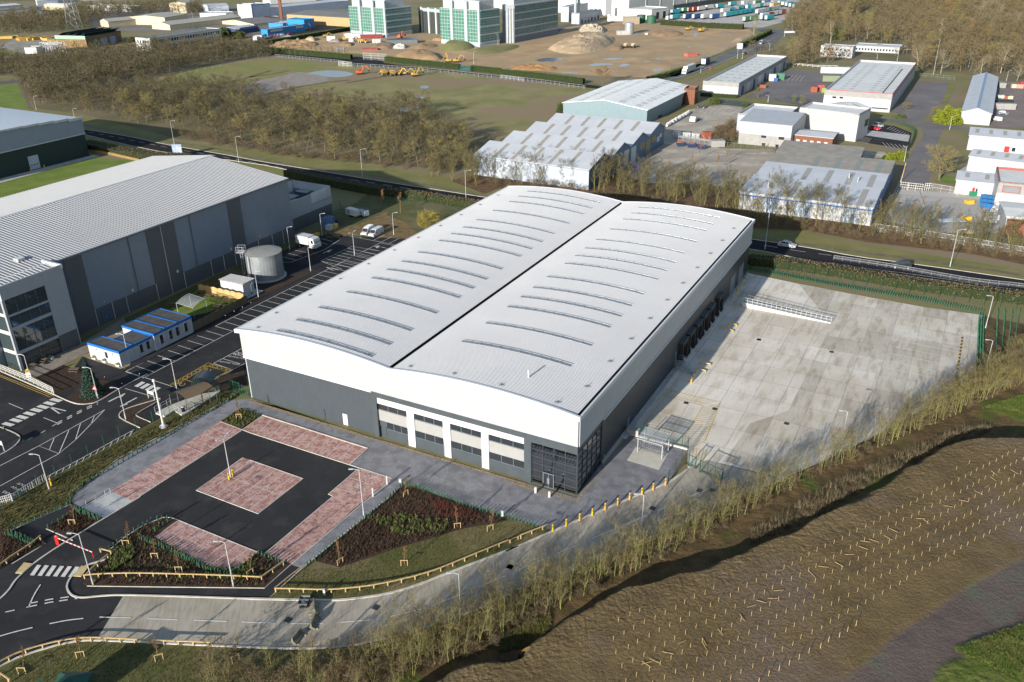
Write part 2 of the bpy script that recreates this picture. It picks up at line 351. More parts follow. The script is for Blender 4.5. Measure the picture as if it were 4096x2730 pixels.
for (x,y,X,Y) in ((285,825,385,850),(325,795,440,823),(375,768,495,790),(570,690,655,720),(600,670,700,695),(930,655,945,665),(1045,685,1140,640),(1115,698,1200,655),(1180,710,1265,668)): L_('B1',[(x,y),(X,Y)])
for k,(x,y) in enumerate([(10,845),(75,812),(130,785),(190,755),(250,725),(305,698),(360,668),(415,640)]):  # zebra
 p=g('C0',x,y); q=g('C0',x+80,y+20) if k else g('C0',x+80,y+20); r_=g('C0',x+40,y-18)-p
 mb.quad(*[Vector((v.x,v.y,Z)) for v in (p,q,q+r_,p+r_)])
for k in range(4):
 x,y=1137+44*k,520+15*k
 mb.quad(*[g('C0',a,b,Z) for a,b in ((x,y),(x+30,y+9),(x+95,y-30),(x+65,y-39))])
for off in (0,14):
 dashes(mb,gl('C0',[(485,835+off),(700,720+off),(830,660+off)]),1.1,.8,.22,Z)
dashes(mb,gl('C0',[(485,838),(350,920),(160,1020)]),1.2,1.2,.14,Z)
L_('C0',[(370,790),(485,835)]); L_('C0',[(75,668),(195,718)])
L_('C0',[(890,722),(330,1030),(500,1095),(640,980),(890,722)])
for a,b in (((585,895),(500,1095)),((460,965),(420,1060)),((685,835),(640,980)),((800,775),(775,840))): L_('C0',[a,b])
L_('C0',[(-200,1300),(330,1030)]); L_('C0',[(-200,1480),(500,1095)]);
L_('C0',[(1155,882),(1000,965),(700,1130),(400,1290)]); L_('C0',[(1155,882),(1120,900),(1090,960)])
for k in range(13):
 t=k/12.; x=1130-700*t; y=890+385*t; L_('C0',[(x,y),(x-25,y+50)])
L_('C0',[(920,655),(1060,585)],.3); L_('C0',[(1020,695),(1160,620)],.3)
for tri in ([(1000,610),(1065,583),(1020,620)],[(1060,665),(1018,697),(1085,672)]): mb.poly(gl('C0',tri,Z))
L_('C0',[(425,700),(505,755),(560,733),(425,700)],.25)
L_('C0',[(1060,542),(1360,630)])
L_('B1',[(645,912),(700,938),(752,935),(645,912)],.22)
mb.quad(*[g('B1',x,y,Z) for x,y in ((1045,728),(1080,735),(1080,740),(1045,733))]);L_('B1',[(1070,737),(1140,746)],.2);mb.poly(gl('B1',[(1045,728),(1100,728),(1080,750)],Z))
L_('B1',[(620,793),(670,770)],.2);mb.poly(gl('B1',[(650,775),(698,758),(665,785)],Z))
L_('C0',[(1810,330),(2055,200)]);L_('C0',[(1815,465),(2075,330)]);L_('C0',[(1890,290),(2035,333)]);L_('C0',[(1960,380),(1810,330)]);L_('C0',[(1970,245),(2090,280)]);L_('C0',[(2000,228),(2100,262)])
for x in (1990,2020,2050): L_('C0',[(x,240),(x+8,262)]) ; L_('C0',[(x-12,258),(x+25,240)])
mb.build('road_marking',m_white,kind='structure')
mb=MB()
def hatch(s,A,B,wid,n,w=.1,z=.075):
 """ladder of crossing lines between two corner points"""
 a=g(s,*A);b=g(s,*B); d=b-a; q=Vector((-d.y,d.x,0)).normalized()*wid
 line(mb,a,b,w,z); line(mb,a+q,b+q,w,z)
 for i in range(n):
  u=a+d*(i/n); v=a+d*((i+1)/n); line(mb,u,v+q,w,z); line(mb,u+q,v,w,z)
hatch('C0',(1440,510),(1765,325),-1.1,9); hatch('C0',(1765,325),(1955,378),-1.1,5)
for pts in ([(1685,402),(1840,445)],[(1840,445),(1960,380)],[(1560,465),(1640,490)]): ribbon(mb,gl('C0',pts),.12,.075)
for cx,cy in ((1765,388),(1545,508)):
 c=g('C0',cx,cy);
 for k in range(10):
  a=k*.55; line(mb,c+ADIR*.5*math.cos(a)+BDIR*.5*math.sin(a),c+ADIR*.5*math.cos(a+.55)+BDIR*.5*math.sin(a+.55),.12,.075)
 line(mb,c-BDIR*.3,c-BDIR*1.3,.14,.075); line(mb,c-BDIR*.7,c-BDIR*.7+ADIR*.6,.12,.075)
ribbon(mb,gl('C0',[(-100,405),(0,440),(430,618)]),.12,.075); ribbon(mb,gl('C0',[(-100,393),(0,428),(455,608)]),.12,.075)
for pts in ([(640,655),(810,642)],[(680,630),(810,642)],[(640,640),(690,625)],[(680,625),(775,670)],[(730,630),(760,650)],[(700,650),(760,640)]): ribbon(mb,gl('B1',pts),.12,.075)
mb.build('yellow_marking',m_yel,kind='structure')
patch('site_asphalt',gm(['C0',(600,1500),(2055,880),'C1',(1000,1230),(1150,1300),'D1',(1180,0),(440,605),(165,862),'D0',(2331,880),(1055,842),(820,1215),(600,1225),(200,1340),(0,1430),(-500,1700),(-500,500),(60,300)]),.045,m_asph)
patch('grey_paving',gm(['C0',(2135,628),(1940,640),(1650,790),(1000,1140),(640,1410),(600,1500),'D0',(690,90),'C0',(760,1500),(940,1415),(1868,822),(2045,708),(2230,770),(2331,800),'C1',(1000,1052),(845,1190),(1200,1305),(900,1565),'D1',(350,575),(440,605),(1180,0),'C1',(1350,1335),'D1',(1620,0),(2331,215),'D2',(440,290),(1100,15),'C2',(1430,1342),(1590,1065),(1070,925),'C2',(1060,900),(650,1470),'C1',(1000,950)]),.07,m_grey)
patch('concrete_apron',gl('C0',[(735,1535),(940,1415),(1125,1497),(880,1600),(700,1560)]),.09,m_pale)
patch('concrete_apron',gm(['D0',(690,90),(880,182),(1190,0),'C0',(1125,1497),(940,1415)]),.095,m_pale)
patch('parking_bays',gm(['C0',(1868,822),(2055,895),(1125,1497),(940,1415)]),.09,m_red)
patch('parking_bays',gm(['C0',(2230,770),(2055,893),'C1',(0,918),(845,1190),(1000,1052),(110,770)]),.09,m_red)
patch('parking_bays',gm(['C0',(2060,1130),(1665,1407),'D0',(2190,143),'D1',(65,143),'C1',(450,1308),(0,1150)]),.09,m_red)
patch('parking_bays',gm(['C1',(920,1222),(1200,1305),'C1',(880,1568),'D1',(355,575),(130,482),'C1',(705,1458),(665,1440)]),.09,m_red)
patch('parking_bays',gl('D0',[(1515,200),(2185,470),(1990,640),(1800,600),(1310,340)]),.09,m_red)
patch('concrete_road',smooth(gm(['D0',(1045,838),(1700,850),(2331,880),'D1',(160,880),(700,882),(860,870),(1150,830),(1400,760),(1700,640),(2331,400),'D2',(0,490),(430,300),(1100,15),'C2',(1430,1340),(1600,1230),(1750,1150),(2331,1300),'C3',(200,1370),'D2',(2100,-20),(1640,190),(1290,350),(850,540),(500,680),(0,800),'D1',(2331,760),(1900,980),(1300,1170),(800,1275),(400,1290),(0,1275),'D0',(1800,1262),(820,1213)]),0),.08,m_croad)
patch('yard',gm(['B2',(2085,955),'B3',(0,965),(400,1050),(1000,1165),(1500,1255),(1985,1320),(1945,1370),'C3',(1940,0),(1922,385),(1700,600),(1080,940),(600,1170),(220,1340),'C2',(2331,1290),(1750,1150),(1590,1235),(1590,1062),(1070,925),(860,1200)]),.1,m_yard)
m_yard2=brickmat('yard_concrete_stained',(.60,.56,.49),(.43,.395,.335),(.33,.31,.28),6.2,4.6,.05,YAW,off=0,loc=(1.2,2.6,0),stain=[(.3,.48,.64,(.74,.71,.65),(.5,2.0,1)),(.06,.42,.58,(.84,.81,.77),None),(1.2,.58,.72,(.66,.64,.6),(.3,3,1))])
patch('yard',gm(['B3',(700,1395),(420,1055),(1000,1168),(1500,1258),(1985,1320),(1945,1370),'C3',(1940,0),(1922,385),(1700,600),(1080,940),(600,1170),(220,1340),'C2',(2331,1290),(1900,1160),(2120,840),'C3',(330,735)]),.104,m_yard2)
patch('cycle_slab',gl('C2',[(1150,1040),(1427,1088),(1345,1235),(1075,1155)]),.1,mat('slab',(.5,.48,.42),(.44,.42,.37),sc=.5,rough=.85))
patch('gravel_strip',gm(['C0',(2120,628),(2331,690),'C1',(0,640),(730,860),(1040,960),(1060,968),(1130,985),(2331,1345),'C2',(240,1370),(650,1485),(880,1195),(1045,945),(1075,960),(655,1503),(200,1385),(0,1310),'C1',(2331,1360),(1030,975),(0,658)]),.085,m_gravel)
bed=lambda pts,z=.14: patch('planting_bed',pts,z,m_bark,thick=.1)
bed(gl('C0',[(1868,822),(2040,710),(2225,770),(2050,890)]))
bed(smooth(gm(['D0',(740,755),(707,735),(720,700),(790,640),(905,525),(940,455),(1060,350),(1230,240),(1380,182),(1510,198),(1320,335),(1310,355),(1790,605),(1955,650),(2180,475),'D1',(65,478),(140,500),(345,572),(120,775),'D0',(2235,772)]),0))
patch('lawn',gm(['D1',(160,862),(350,700),(440,610),(520,560),(1290,0),'C1',(1290,1360),'D1',(1620,0),(2331,220),'D2',(425,285),(0,470),'D1',(2331,385),(1700,625),(1400,745),(1150,815),(860,855),(500,865)]),.13,m_dullgr,thick=.1)
bed(smooth(gm(['D1',(530,540),(1180,25),'C1',(1290,1360),'D1',(1620,5),(2230,190),(2060,230),(1800,270),(1600,340),(1300,420),(980,530),(760,600)]),1),.15)
bed(smooth(gm(['D0',(-400,270),(80,285),(270,390),(390,400),(330,430),(100,545),(0,600),(-400,900)]),0))
bed(gm(['D0',(395,270),(640,85),(875,180),(640,330),(600,355)]),.13)
patch('hedge_bed',gm(['C0',(2080,560),(1880,575),(1290,850),(860,1075),(90,1495),(-300,1640),'D0',(-400,350),(60,290),(600,55),'C0',(640,1430),(1000,1150),(1650,800),(1950,640)]),.1,mat('hedge_bed',(.085,.08,.022),(.05,.05,.014),sc=.5,rough=.95,bump=.9,bsc=4,c3=(.12,.10,.03),sc3=.3))
patch('verge',gl('D0',[(-500,1800),(0,1440),(200,1345),(600,1232),(1200,1225),(2331,1290),(3200,1300),(3200,2400),(-500,2400)]),.035,m_dullgr)
patch('tactile_paving',gl('D0',[(205,562),(278,570),(195,652),(133,650)]),.2,mat('tactile',(.5,.4,.2),(.42,.33,.17),sc=2,rough=.85),thick=.1)
patch('tactile_paving',gl('D0',[(690,590),(755,595),(690,680),(625,675)]),.2,MATS['tactile'],thick=.1)
for pts in ([(1190,0),(640,330),(330,530),(200,640),(120,720),(80,790),(0,870),(-200,1000)],[(900,530),(700,590),(600,680),(565,750),(575,800),(620,845),(700,858),(850,840),(1050,830),(2331,872)],): kerb(smooth(gl('D0',pts),2),w=.22,z=.17)
kerb(smooth(gm(['D1',(0,866),(700,880),(860,868),(1150,828),(1400,758),(1700,638),(2331,398),'D2',(0,488),(430,298),(1100,12),'C2',(1430,1342),(1588,1232)]),1),w=.3,z=.18)
kerb(smooth(gm(['D0',(-500,1690),(0,1435),(200,1340),(600,1225),(820,1213),(1800,1262),'D1',(0,1275),(400,1290),(800,1275),(1300,1170),(1900,980),(2331,765),'D2',(0,805)]),1),w=.22,z=.17)
for pts in (['D0',(740,755),(1500,765),(2235,772),'D1',(120,775),(345,575)],['D0',(930,450),(1060,340),(1230,235),(1380,175),(1450,175),(1515,200),(2185,470),(1990,640)],['C0',(1868,822),(2055,895),(1125,1497)],['C0',(2230,770),(2055,893),'C1',(0,918),(845,1190)],['C1',(845,1190),(1200,1305),(1180,1335),(900,1565),'D1',(350,575)],['C1',(920,1222),(665,1440),(705,1458),'D1',(130,480)],['C0',(2060,1130),(1665,1407),'D0',(2190,143),'C1',(450,1308),(0,1150)],['C0',(1940,640),(1650,790),(1000,1140),(640,1420)],['D0',(395,270),(620,370)],['D0',(60,300),(600,60)],['D1',(160,865),(440,605),(1180,0)],['D0',(1515,200),(1310,340)],['C0',(940,1415),(735,1530)],['D0',(280,400),(388,395),(100,570)]):
 kerb(gm(pts),w=.13,z=.12)
kerb(gm(['C1',(105,770),(1000,1052),(845,1190)]),w=.2,z=.17)
kerb(gl('C2',[(1070,925),(1590,1062)]),w=.35,z=.35,h=.35,name='kerb')
mb=MB(); Z=.11
for k in range(6):
 x=253+65*k; mb.quad(*[g('D0',a,b,Z) for a,b in ((x,660+3*k),(x+35,663+3*k),(x+97,575+3*k),(x+62,572+3*k))])
ribbon(mb,smooth(gl('D0',[(345,745),(290,830),(245,935)]),1),.15,Z)
dashes(mb,gl('D0',[(240,935),(430,895),(660,862)]),1.1,.65,.2,Z); dashes(mb,gl('D0',[(250,905),(430,870),(620,845)]),1.1,.65,.2,Z)
dashes(mb,smooth(gl('D0',[(-300,1060),(0,990),(240,935)]),1),1.2,1.0,.15,Z)
Z=.12
for s,a,b in (('D0',(-100,1215),(278,1110)),('D0',(422,1078),(708,1033)),('D0',(845,1022),(1112,1028)),('D0',(1250,1035),(1512,1043)),('D0',(1645,1048),(1925,1058)),('D0',(2050,1063),(2331,1073)),('D1',(350,1077),(625,1077)),('D1',(768,1067),(1053,1042)),('D1',(1187,1018),(1463,950)),('D1',(1588,907),(1830,814)),('D1',(1947,762),(2167,670)),('D2',(158,622),(372,530)),('D2',(480,486),(676,402)),('D2',(780,355),(960,280)),('D2',(1066,235),(1245,158)),('D2',(1335,120),(1508,44)),('D2',(1595,5),(1760,-60))):
 p=[g(s,*a),g(s,*b)];
 if s=='D0' and a[0]<500:
  mdp=p[0].lerp(p[1],.5)+nrm(p,0)*.15; p=smooth([p[0],mdp,p[1]],2)
 ribbon(mb,p,.17,Z)
for a,b in (((1155,370),(1740,488)),((1175,308),(1735,425)),((1190,245),(1745,357)),((1215,185),(1750,295)),((1230,128),(1760,235)),((1250,72),(1765,172)),((1290,20),(1790,110))): line(mb,g('C3',*a),g('C3',*b),.18,Z)
for a,b in (((0,1145),(430,1085)),((330,735),(730,950))): pass
mb.build('road_marking',m_white,kind='structure')
mb=MB(); Z=.105
def dots(s,a,b,n):
 A=g(s,*a);B=g(s,*b)
 for i in range(n):
  p=A.lerp(B,(i+.5)/n); line(mb,p-(B-A).normalized()*.17,p+(B-A).normalized()*.17,.14,Z)
for i in range(1,9):
 t=i/9.; A=(110+890*t-20,775+282*t); B=(-40+ (845+40)*t, 905+ (1190-905)*t)
 dots('C1',A,B,11)
for i in range(1,12):
 t=i/12.; dots('C0',(1875-935*t,830+590*t),(2050-925*t,900+600*t),9)
IA,IB,IC,ID=g('C0',2060,1130),g('C0',1665,1407),g('D1',65,143),g('C1',450,1308)
def dotw(A,B,n):
 for i in range(n): p=A.lerp(B,(i+.5)/n); line(mb,p-(B-A).normalized()*.17,p+(B-A).normalized()*.17,.14,Z)
for i in range(1,7): dotw(IB.lerp(IC,i/7.),IA.lerp(ID,i/7.),20)
dotw(IA.lerp(IB,.5),ID.lerp(IC,.5),26)
for (x,y) in ((900,1330),(980,1260),(790,1420),(850,1380)):
 dots('C1',(x-60,y-30),(x+110,y+20),8)
for cx,cy in ((1020,1305),(905,1400)):
 c=g('C1',cx,cy)
 for k in range(10): a=k*.63; p=c+Vector((math.cos(a),math.sin(a),0))*.8; line(mb,p,p+Vector((-.2*math.sin(a),.2*math.cos(a),0)),.16,Z)
 line(mb,c,c+Vector((1.0,.3,0)),.16,Z); line(mb,c+Vector((1.,.3,0)),c+Vector((1.3,-.4,0)),.16,Z)
for i in range(1,8):
 t=i/8.; dots('D0',(1515+670*t,205+270*t),(1330+640*t,345+290*t),8)
mb.build('bay_marking',mat('bay_stud',(.5,.45,.42),rough=.8),kind='structure')
mb=MB(); Z=.115
q=lambda pts,w=.13: ribbon(mb,gl('C2',pts),w,Z)
q([(1395,548),(1870,660),(1740,985),(1640,1040)]);q([(1350,600),(1722,690),(1560,960)])
q([(1395,548),(1350,600)])
for i in range(14):
 t=i/14.; a=(1395+(1870-1395)*t,548+112*t); b=(1350+372*t+26,600+90*t+6); q([(a[0],a[1]),(b[0]-28,b[1]-10)],.1)
for i in range(15):
 t=(i+.5)/15.; q([(1870-130*t,660+325*t),(1722-160*t,690+270*t+12)],.1)
for i in range(5): q([(1640+28*i,1052+5*i),(1600+22*i+30,1130+12*i)],.1)
q([(1640,1050),(1757,1068),(1665,1205)],.1)
mb.build('yellow_marking',m_yel,kind='structure')
m_cov=mat('cover_metal',(.035,.035,.04),rough=.6)
for s,x,y in (('D1',1060,927),('D1',320,1033),('D1',2193,583),('D2',75,583),('D2',1282,90),('C2',1680,1402),('C2',1792,1398),('C2',1885,1395),('C2',1810,711),('C3',307,835),('C3',690,229),('C3',75,125),('C2',1568,660),('C2',2186,125)):
 p=g(s,x,y); mb=MB(); mb.obox(p+Vector((-.4,-.4,.1)),ADIR*.8,BDIR*.8,(0,0,.02)); mb.build('manhole_cover',m_cov,kind='structure')
m_field=mat('field_grass',(.245,.215,.09),(.165,.16,.055),sc=.06,lo=.35,hi=.62,rough=.95,bump=.6,bsc=1.2,c3=(.22,.165,.095),sc3=.02,lo3=.46,hi3=.58)
m_fieldg=mat('field_green',(.16,.175,.045),(.21,.18,.07),sc=.07,rough=.95,bump=.5,bsc=1.5)
patch('field',gm(['A1',(-900,560),(-50,480),(200,490),(620,530),(1100,560),(1500,590),(2331,690),'A2',(0,650),(700,745),(900,735),(520,900),(450,1000),'A1',(2331,1140),(1700,1300),(900,1300),(0,900),(-1000,700)]),.02,m_field)
patch('field',smooth(gm(['A0',(1100,700),(1500,590),(2331,500),'A1',(300,500),(620,540),(640,600),(450,640),(0,700),'A0',(1800,760),(1300,740)]),1),.03,m_fieldg)
patch('gravel_hardstanding',smooth(gm(['A0',(1850,780),(2100,700),(2331,660),'A1',(400,610),(520,625),(640,650),(690,690),(300,750),(100,800),'A0',(2050,820)]),1),.04,mat('pinkish_gravel',(.27,.235,.205),(.22,.19,.165),sc=.3,rough=.95))
def puddle(s,pts,z=.06): patch('puddle',smooth(gl(s,pts+[pts[0]]),2)[:-1],z,m_water)
puddle('A1',[(470,625),(600,600),(760,600),(890,625),(860,645),(740,660),(640,655),(560,635)])
for x,y,w_,h_ in ((1480,742,45,13),(1435,830,60,8),(1122,886,25,10),(1320,932,65,18),(1405,912,32,8),(1190,832,18,4)): puddle('A1',[(x-w_,y),(x-w_*.5,y-h_),(x+w_*.6,y-h_),(x+w_,y-h_*.3),(x+w_*.4,y+h_),(x-w_*.6,y+h_*.8)])
m_mud=mat('track_mud',(.10,.075,.045),(.14,.12,.05),sc=.3,rough=.95,bump=.8,bsc=1)
for s,pts in (('A1',[(0,655),(250,620),(330,600)]),('A1',[(820,705),(1050,665),(1200,640)]),('A1',[(50,820),(400,740),(650,700),(850,680)]),('A0',[(1600,735),(1900,720),(2300,600)])):
 mb=MB(); ribbon(mb,smooth(gl(s,pts),2),3.2,.05); mb.build('wheel_track',m_mud,kind='structure')
ry=gm(['A1',(160,440),(560,480),(740,500),(1000,510),(1160,540),(1400,568),(1800,610),(2331,668),'A2',(0,640),(300,672),(700,715),(860,735)])
ryl=gm(['A1',(200,478),(560,510),(760,530),(900,560),(1400,590),(1800,628),(2331,690),'A2',(0,660),(300,692),(700,740),(860,760)])
patch('site_road',smooth(ry,1)+list(reversed(smooth(ryl,1))),.05,m_road)
patch('verge',gm(['A1',(130,410),(860,480),(1150,525),(1400,545),(1780,580),(2331,640),'A2',(0,610),(500,660),(720,690),(850,720),(860,736),(0,643),'A1',(1400,570),(1150,542),(560,485),(160,445)]),.045,mat('worn_verge',(.16,.13,.06),(.10,.11,.03),sc=.3,rough=.95))
patch('site_entrance',smooth(gm(['A1',(560,485),(850,495),(960,485),(1080,500),(1160,540),(1000,545),(900,570),(860,545),(740,530)]),1),.055,m_road)
patch('construction_site',gm(['A1',(70,395),(150,350),(470,310),(620,290),(830,270),(1110,310),(1400,280),(1600,290),(1940,410),(2250,330),'A2',(140,330),(480,280),(560,235),(860,195),(1050,190),(1340,180),(1460,205),(1960,245),(2110,250),(2200,320),(2000,390),(1640,540),(1380,610),(1240,660),(700,640),(0,575),'A1',(2331,610),(1870,560),(1200,490),(870,455),(100,400)]),.04,m_soil)
for s,x,y,w_,h_ in (('A2',430,515,130,22),('A2',960,505,90,10),('A2',1060,560,50,16),('A2',860,555,120,16),('A2',1340,502,34,6),('A2',1340,600,55,14),('A2',1660,300,20,22),('A2',1930,292,60,5),('A2',1140,495,25,5),('A2',1250,525,40,6),('A2',1170,290,40,10),('A1',770,415,45,6),('A2',600,625,90,8),('A2',1605,403,22,4)): puddle(s,[(x-w_,y),(x-w_*.5,y-h_),(x+w_*.6,y-h_),(x+w_,y-h_*.3),(x+w_*.1,y+h_*.1),(x+w_*.3,y+h_*.8),(x-w_*.2,y+h_*.2),(x-w_*.6,y+h_*.6)],.07)
m_mound=mat('mound_earth',(.30,.20,.11),(.22,.15,.085),sc=.2,rough=.95,bump=.8,bsc=.8); m_moundl=mat('mound_pale',(.46,.35,.22),(.34,.25,.16),sc=.15,rough=.95,bump=.8,bsc=.8); m_moundg=mat('mound_grass',(.14,.16,.045),(.20,.17,.09),sc=.15,rough=.95,bump=.6,bsc=1)
from mathutils import noise as MN
def mound(lab,s,pts,h,m,name='spoil_heap',jag=.35,fl=.45,cat='heap',nsc=.12):
 """irregular heap over a ground outline; flat-topped fraction fl"""
 P=gl(s,pts); c=sum(P,Vector())/len(P); P=smooth(P+[P[0]],2)[:-1]; n=len(P); K=9; rs=random.Random(len(lab)); h=h*.62
 V=[];f=[]
 for k in range(K+1):
  t=k/K;
  for p in P:
   q=p.lerp(c,t*.98); z=h*min(1,(t/(1-fl))) ; z=h*(math.sin(min(1,t/(1-fl))*math.pi/2))
   nz=MN.noise(Vector((q.x*nsc,q.y*nsc,h)))*jag*h*(.3+t)+ MN.noise(Vector((q.x*nsc*4,q.y*nsc*4,h)))*jag*.5*h*(.2+t*.6)
   V.append(Vector((q.x,q.y,max(-.05,z+nz*(1 if k else 0)) if k else -.05)))
 for k in range(K):
  for i in range(n): f.append((k*n+i,k*n+(i+1)%n,(k+1)*n+(i+1)%n,(k+1)*n+i))
 f.append(tuple(K*n+i for i in range(n)))
 mb=MB(); mb.add([(v-Vector((c.x,c.y,0))) for v in V],f); o=mb.build(name,m,label=lab,cat=cat); o.location=(c.x,c.y,0.03); return o
mound('huge pale sandy spoil heap with gullied sides in the middle of the construction site','A2',[(400,420),(520,460),(700,465),(880,420),(1000,345),(930,300),(780,285),(640,310),(480,370)],7,m_moundl)
mound('heap of pale broken concrete rubble behind the big sandy heap','A2',[(655,250),(700,290),(880,300),(900,260),(820,215),(720,215)],5,mat('rubble',(.55,.47,.34),(.38,.32,.24),sc=.7,rough=.95,bump=1,bsc=1),name='rubble_heap',jag=.8,nsc=.3)
mound('brown earth heap pair at the far side of the construction site','A2',[(1270,290),(1300,310),(1440,318),(1570,300),(1540,270),(1400,262),(1310,265)],3.5,m_mound)
mound('long low gullied heap beside the site fence near the estate road','A2',[(1950,365),(2060,350),(2160,310),(2120,290),(2000,330)],2,m_moundl)
mound('low ochre spoil ridge along the hedge of the construction site','A2',[(90,590),(300,605),(480,600),(500,570),(300,545),(120,550)],1.8,mat('ochre_earth',(.36,.20,.08),(.28,.16,.07),sc=.4,rough=.95,bump=.8,bsc=1),jag=.8,nsc=.3)
mound('brown ridge of earth near the truck pair','A2',[(930,430),(1040,430),(1060,390),(960,385)],2.2,m_mound)
mound('grassy cone shaped mound in front of the middle green office','A1',[(1600,420),(1750,440),(1930,410),(1850,370),(1750,335),(1680,350)],5,m_moundg,name='grass_mound',jag=.1)
mound('low grassy bank in front of the stair tower','A1',[(1830,440),(2000,470),(2180,440),(2320,390),(2200,375),(1950,405)],2,m_moundg,name='grass_mound',jag=.1)
mound('long brown spoil heap behind the hedge and left of the yellow excavators','A1',[(1200,490),(1350,500),(1640,520),(1620,470),(1500,430),(1330,455)],4,m_mound,jag=.5)
mound('jagged earth bank at the left end of the construction site','A1',[(150,400),(380,410),(560,400),(600,370),(400,350),(200,355)],3.2,mat('ochre_earth2',(.36,.24,.12),(.24,.16,.09),sc=.3,rough=.95,bump=.8,bsc=1),jag=.9,nsc=.2)
mound('small conical sand heap at the left end of the construction site','A1',[(380,362),(425,366),(430,350),(400,340)],3,m_moundl); mound('rounded sand heap beside the small conical one','A1',[(460,350),(560,355),(560,335),(500,322)],3.5,m_moundl)
mound('grey aggregate heap in front of the white cabin','A1',[(660,360),(780,362),(760,340),(700,335)],2.5,mat('grey_aggregate',(.33,.28,.23),(.27,.23,.19),sc=1))
mound('brown heap in front of the dump truck','A1',[(1020,415),(1200,430),(1260,380),(1130,362),(1050,380)],2.5,m_mound); mound('low brown heap by the puddles','A1',[(770,392),(880,398),(870,368),(800,362)],2,m_mound)
mound('white rubble heap beside the dark crates','A1',[(1200,415),(1340,418),(1310,385),(1230,385)],2.5,mat('white_rubble',(.6,.58,.52),(.4,.38,.34),sc=.8,rough=.95),name='rubble_heap',jag=.9,nsc=.4)
mound('dark broken earth right of the white rubble','A1',[(1340,415),(1480,420),(1600,400),(1580,375),(1400,370)],2.2,m_mound,jag=.7); mound('sand heap against the middle green office','A1',[(1540,345),(1660,355),(1630,325),(1580,322)],3,m_mound)
patch('campus_road',gm(['A2',(0,370),(180,350),(480,290),(560,230),(860,190),(900,165),(700,180),(480,230),'A1',(2331,330)]),.06,m_asph2)
patch('lorry_park',gm(['E3',(940,200),(1300,110),(1700,0),(2400,-40),(2400,110),(2050,200),(1850,250),(1600,258)]),.05,mat('lorry_concrete',(.42,.40,.37),(.34,.33,.31),sc=.05))
patch('estate_road',smooth(gm(['A2',(1400,690),(1700,570),(2331,290),'E3',(2110,270),(2000,300),(1860,400),(1700,470),'A2',(1430,625),(1250,690)]),0),.06,m_asph2)
er=gm(['A2',(1330,668),(1600,600),(1780,545),(2000,460),(2220,355),(2331,285)])
patch('estate_road',gm(['A2',(1300,665),(1500,650),(1900,460),(2150,350),(2290,275),(2331,285),(2331,330),(2100,440),(1800,570),(1450,700)]),.065,mat('estate_asphalt',(.13,.13,.135),(.10,.10,.105),sc=.1))
patch('verge',gm(['A2',(1250,670),(1500,600),(1800,500),(2180,330),(2250,290),(2290,280),(1900,460),(1500,650)]),.06,m_verge); patch('verge',gm(['A2',(1430,705),(1800,575),(2000,480),(2100,450),(2080,500),(1700,660),(1500,710)]),.06,m_verge)
patch('junction',gm(['A3',(50,255),(110,240),(330,265),(420,285),(350,300),(300,290),(200,400),(0,470),(0,430),(220,290),(130,275)]),.062,MATS['estate_asphalt'])
patch('estate_road',gm(['E3',(1700,260),(2020,195),(2080,210),(1880,262)]),.06,MATS['lorry_concrete'])
patch('works_yard',gm(['A2',(1400,1100),(1600,930),(1870,890),(2060,910),(2015,1060),(1800,1240),(1870,1260),(2331,1270),(2331,1568),'B2',(2000,260),(1750,200),(1250,200),(1000,110),'A2',(1250,1310)]),.05,m_yardold)
patch('works_road',gm(['A2',(1870,840),(2040,860),(2331,880),(2331,830),'A3',(300,870),(640,890),(640,940),(100,900),'A2',(2050,905),(1830,890)]),.055,m_asph2)
patch('service_yard',gm(['A2',(2060,830),(2331,700),'A3',(330,590),(620,610),(820,620),(640,760),(630,880),(300,870),(0,860)]),.05,mat('mauve_asphalt',(.155,.14,.14),(.12,.11,.112),sc=.1,c3=(.18,.165,.16),sc3=.05))
patch('estate_street',smooth(gm(['A3',(1040,1000),(1300,1010),(1880,1080),(1880,1110),(1650,1090),(1620,1150),(1560,1300),(1520,1568),'B3',(1280,200),(1300,100),'A3',(1310,1450),(1360,1330),(1480,1150),(1460,1080),(1350,1040),(1100,1020)]),0),.055,MATS['mauve_asphalt'])
patch('car_park',gm(['A3',(1440,690),(1700,700),(1640,860),(1580,900),(1450,1040),(1300,1010),(1200,960)]),.05,MATS['mauve_asphalt']); patch('verge',gm(['A3',(1700,695),(1760,695),(1690,870),(1630,880)]),.07,m_verge)
patch('car_park',gm(['A3',(1130,1060),(1230,1070),(1380,1130),(1360,1230),(1290,1262),(910,1200),(1000,1110)]),.07,m_asph); patch('concrete_lane',gm(['A3',(1000,1105),(1365,1150),(1350,1205),(950,1145)]),.09,MATS['pale_concrete'])
patch('verge',smooth(gm(['A3',(1080,1040),(1250,1040),(1400,1080),(1440,1120),(1420,1180),(1360,1290),(1350,1290),(1390,1130),(1240,1068),(1100,1055)]),1),.06,m_verge); patch('verge',gm(['A3',(1040,950),(1240,960),(1330,1000),(1200,1000),(1040,985)]),.06,m_verge)
patch('verge',gm(['A2',(1840,820),(2100,860),(2250,870),(2250,840),(2000,825)]),.06,m_verge); patch('verge',gm(['A3',(0,840),(160,850),(300,870),(460,900),(300,890),(0,870)]),.07,m_verge)
patch('brick_yard',gm(['A3',(980,1285),(1150,1290),(1240,1385),(1150,1340),(960,1350)]),.06,m_yardold)
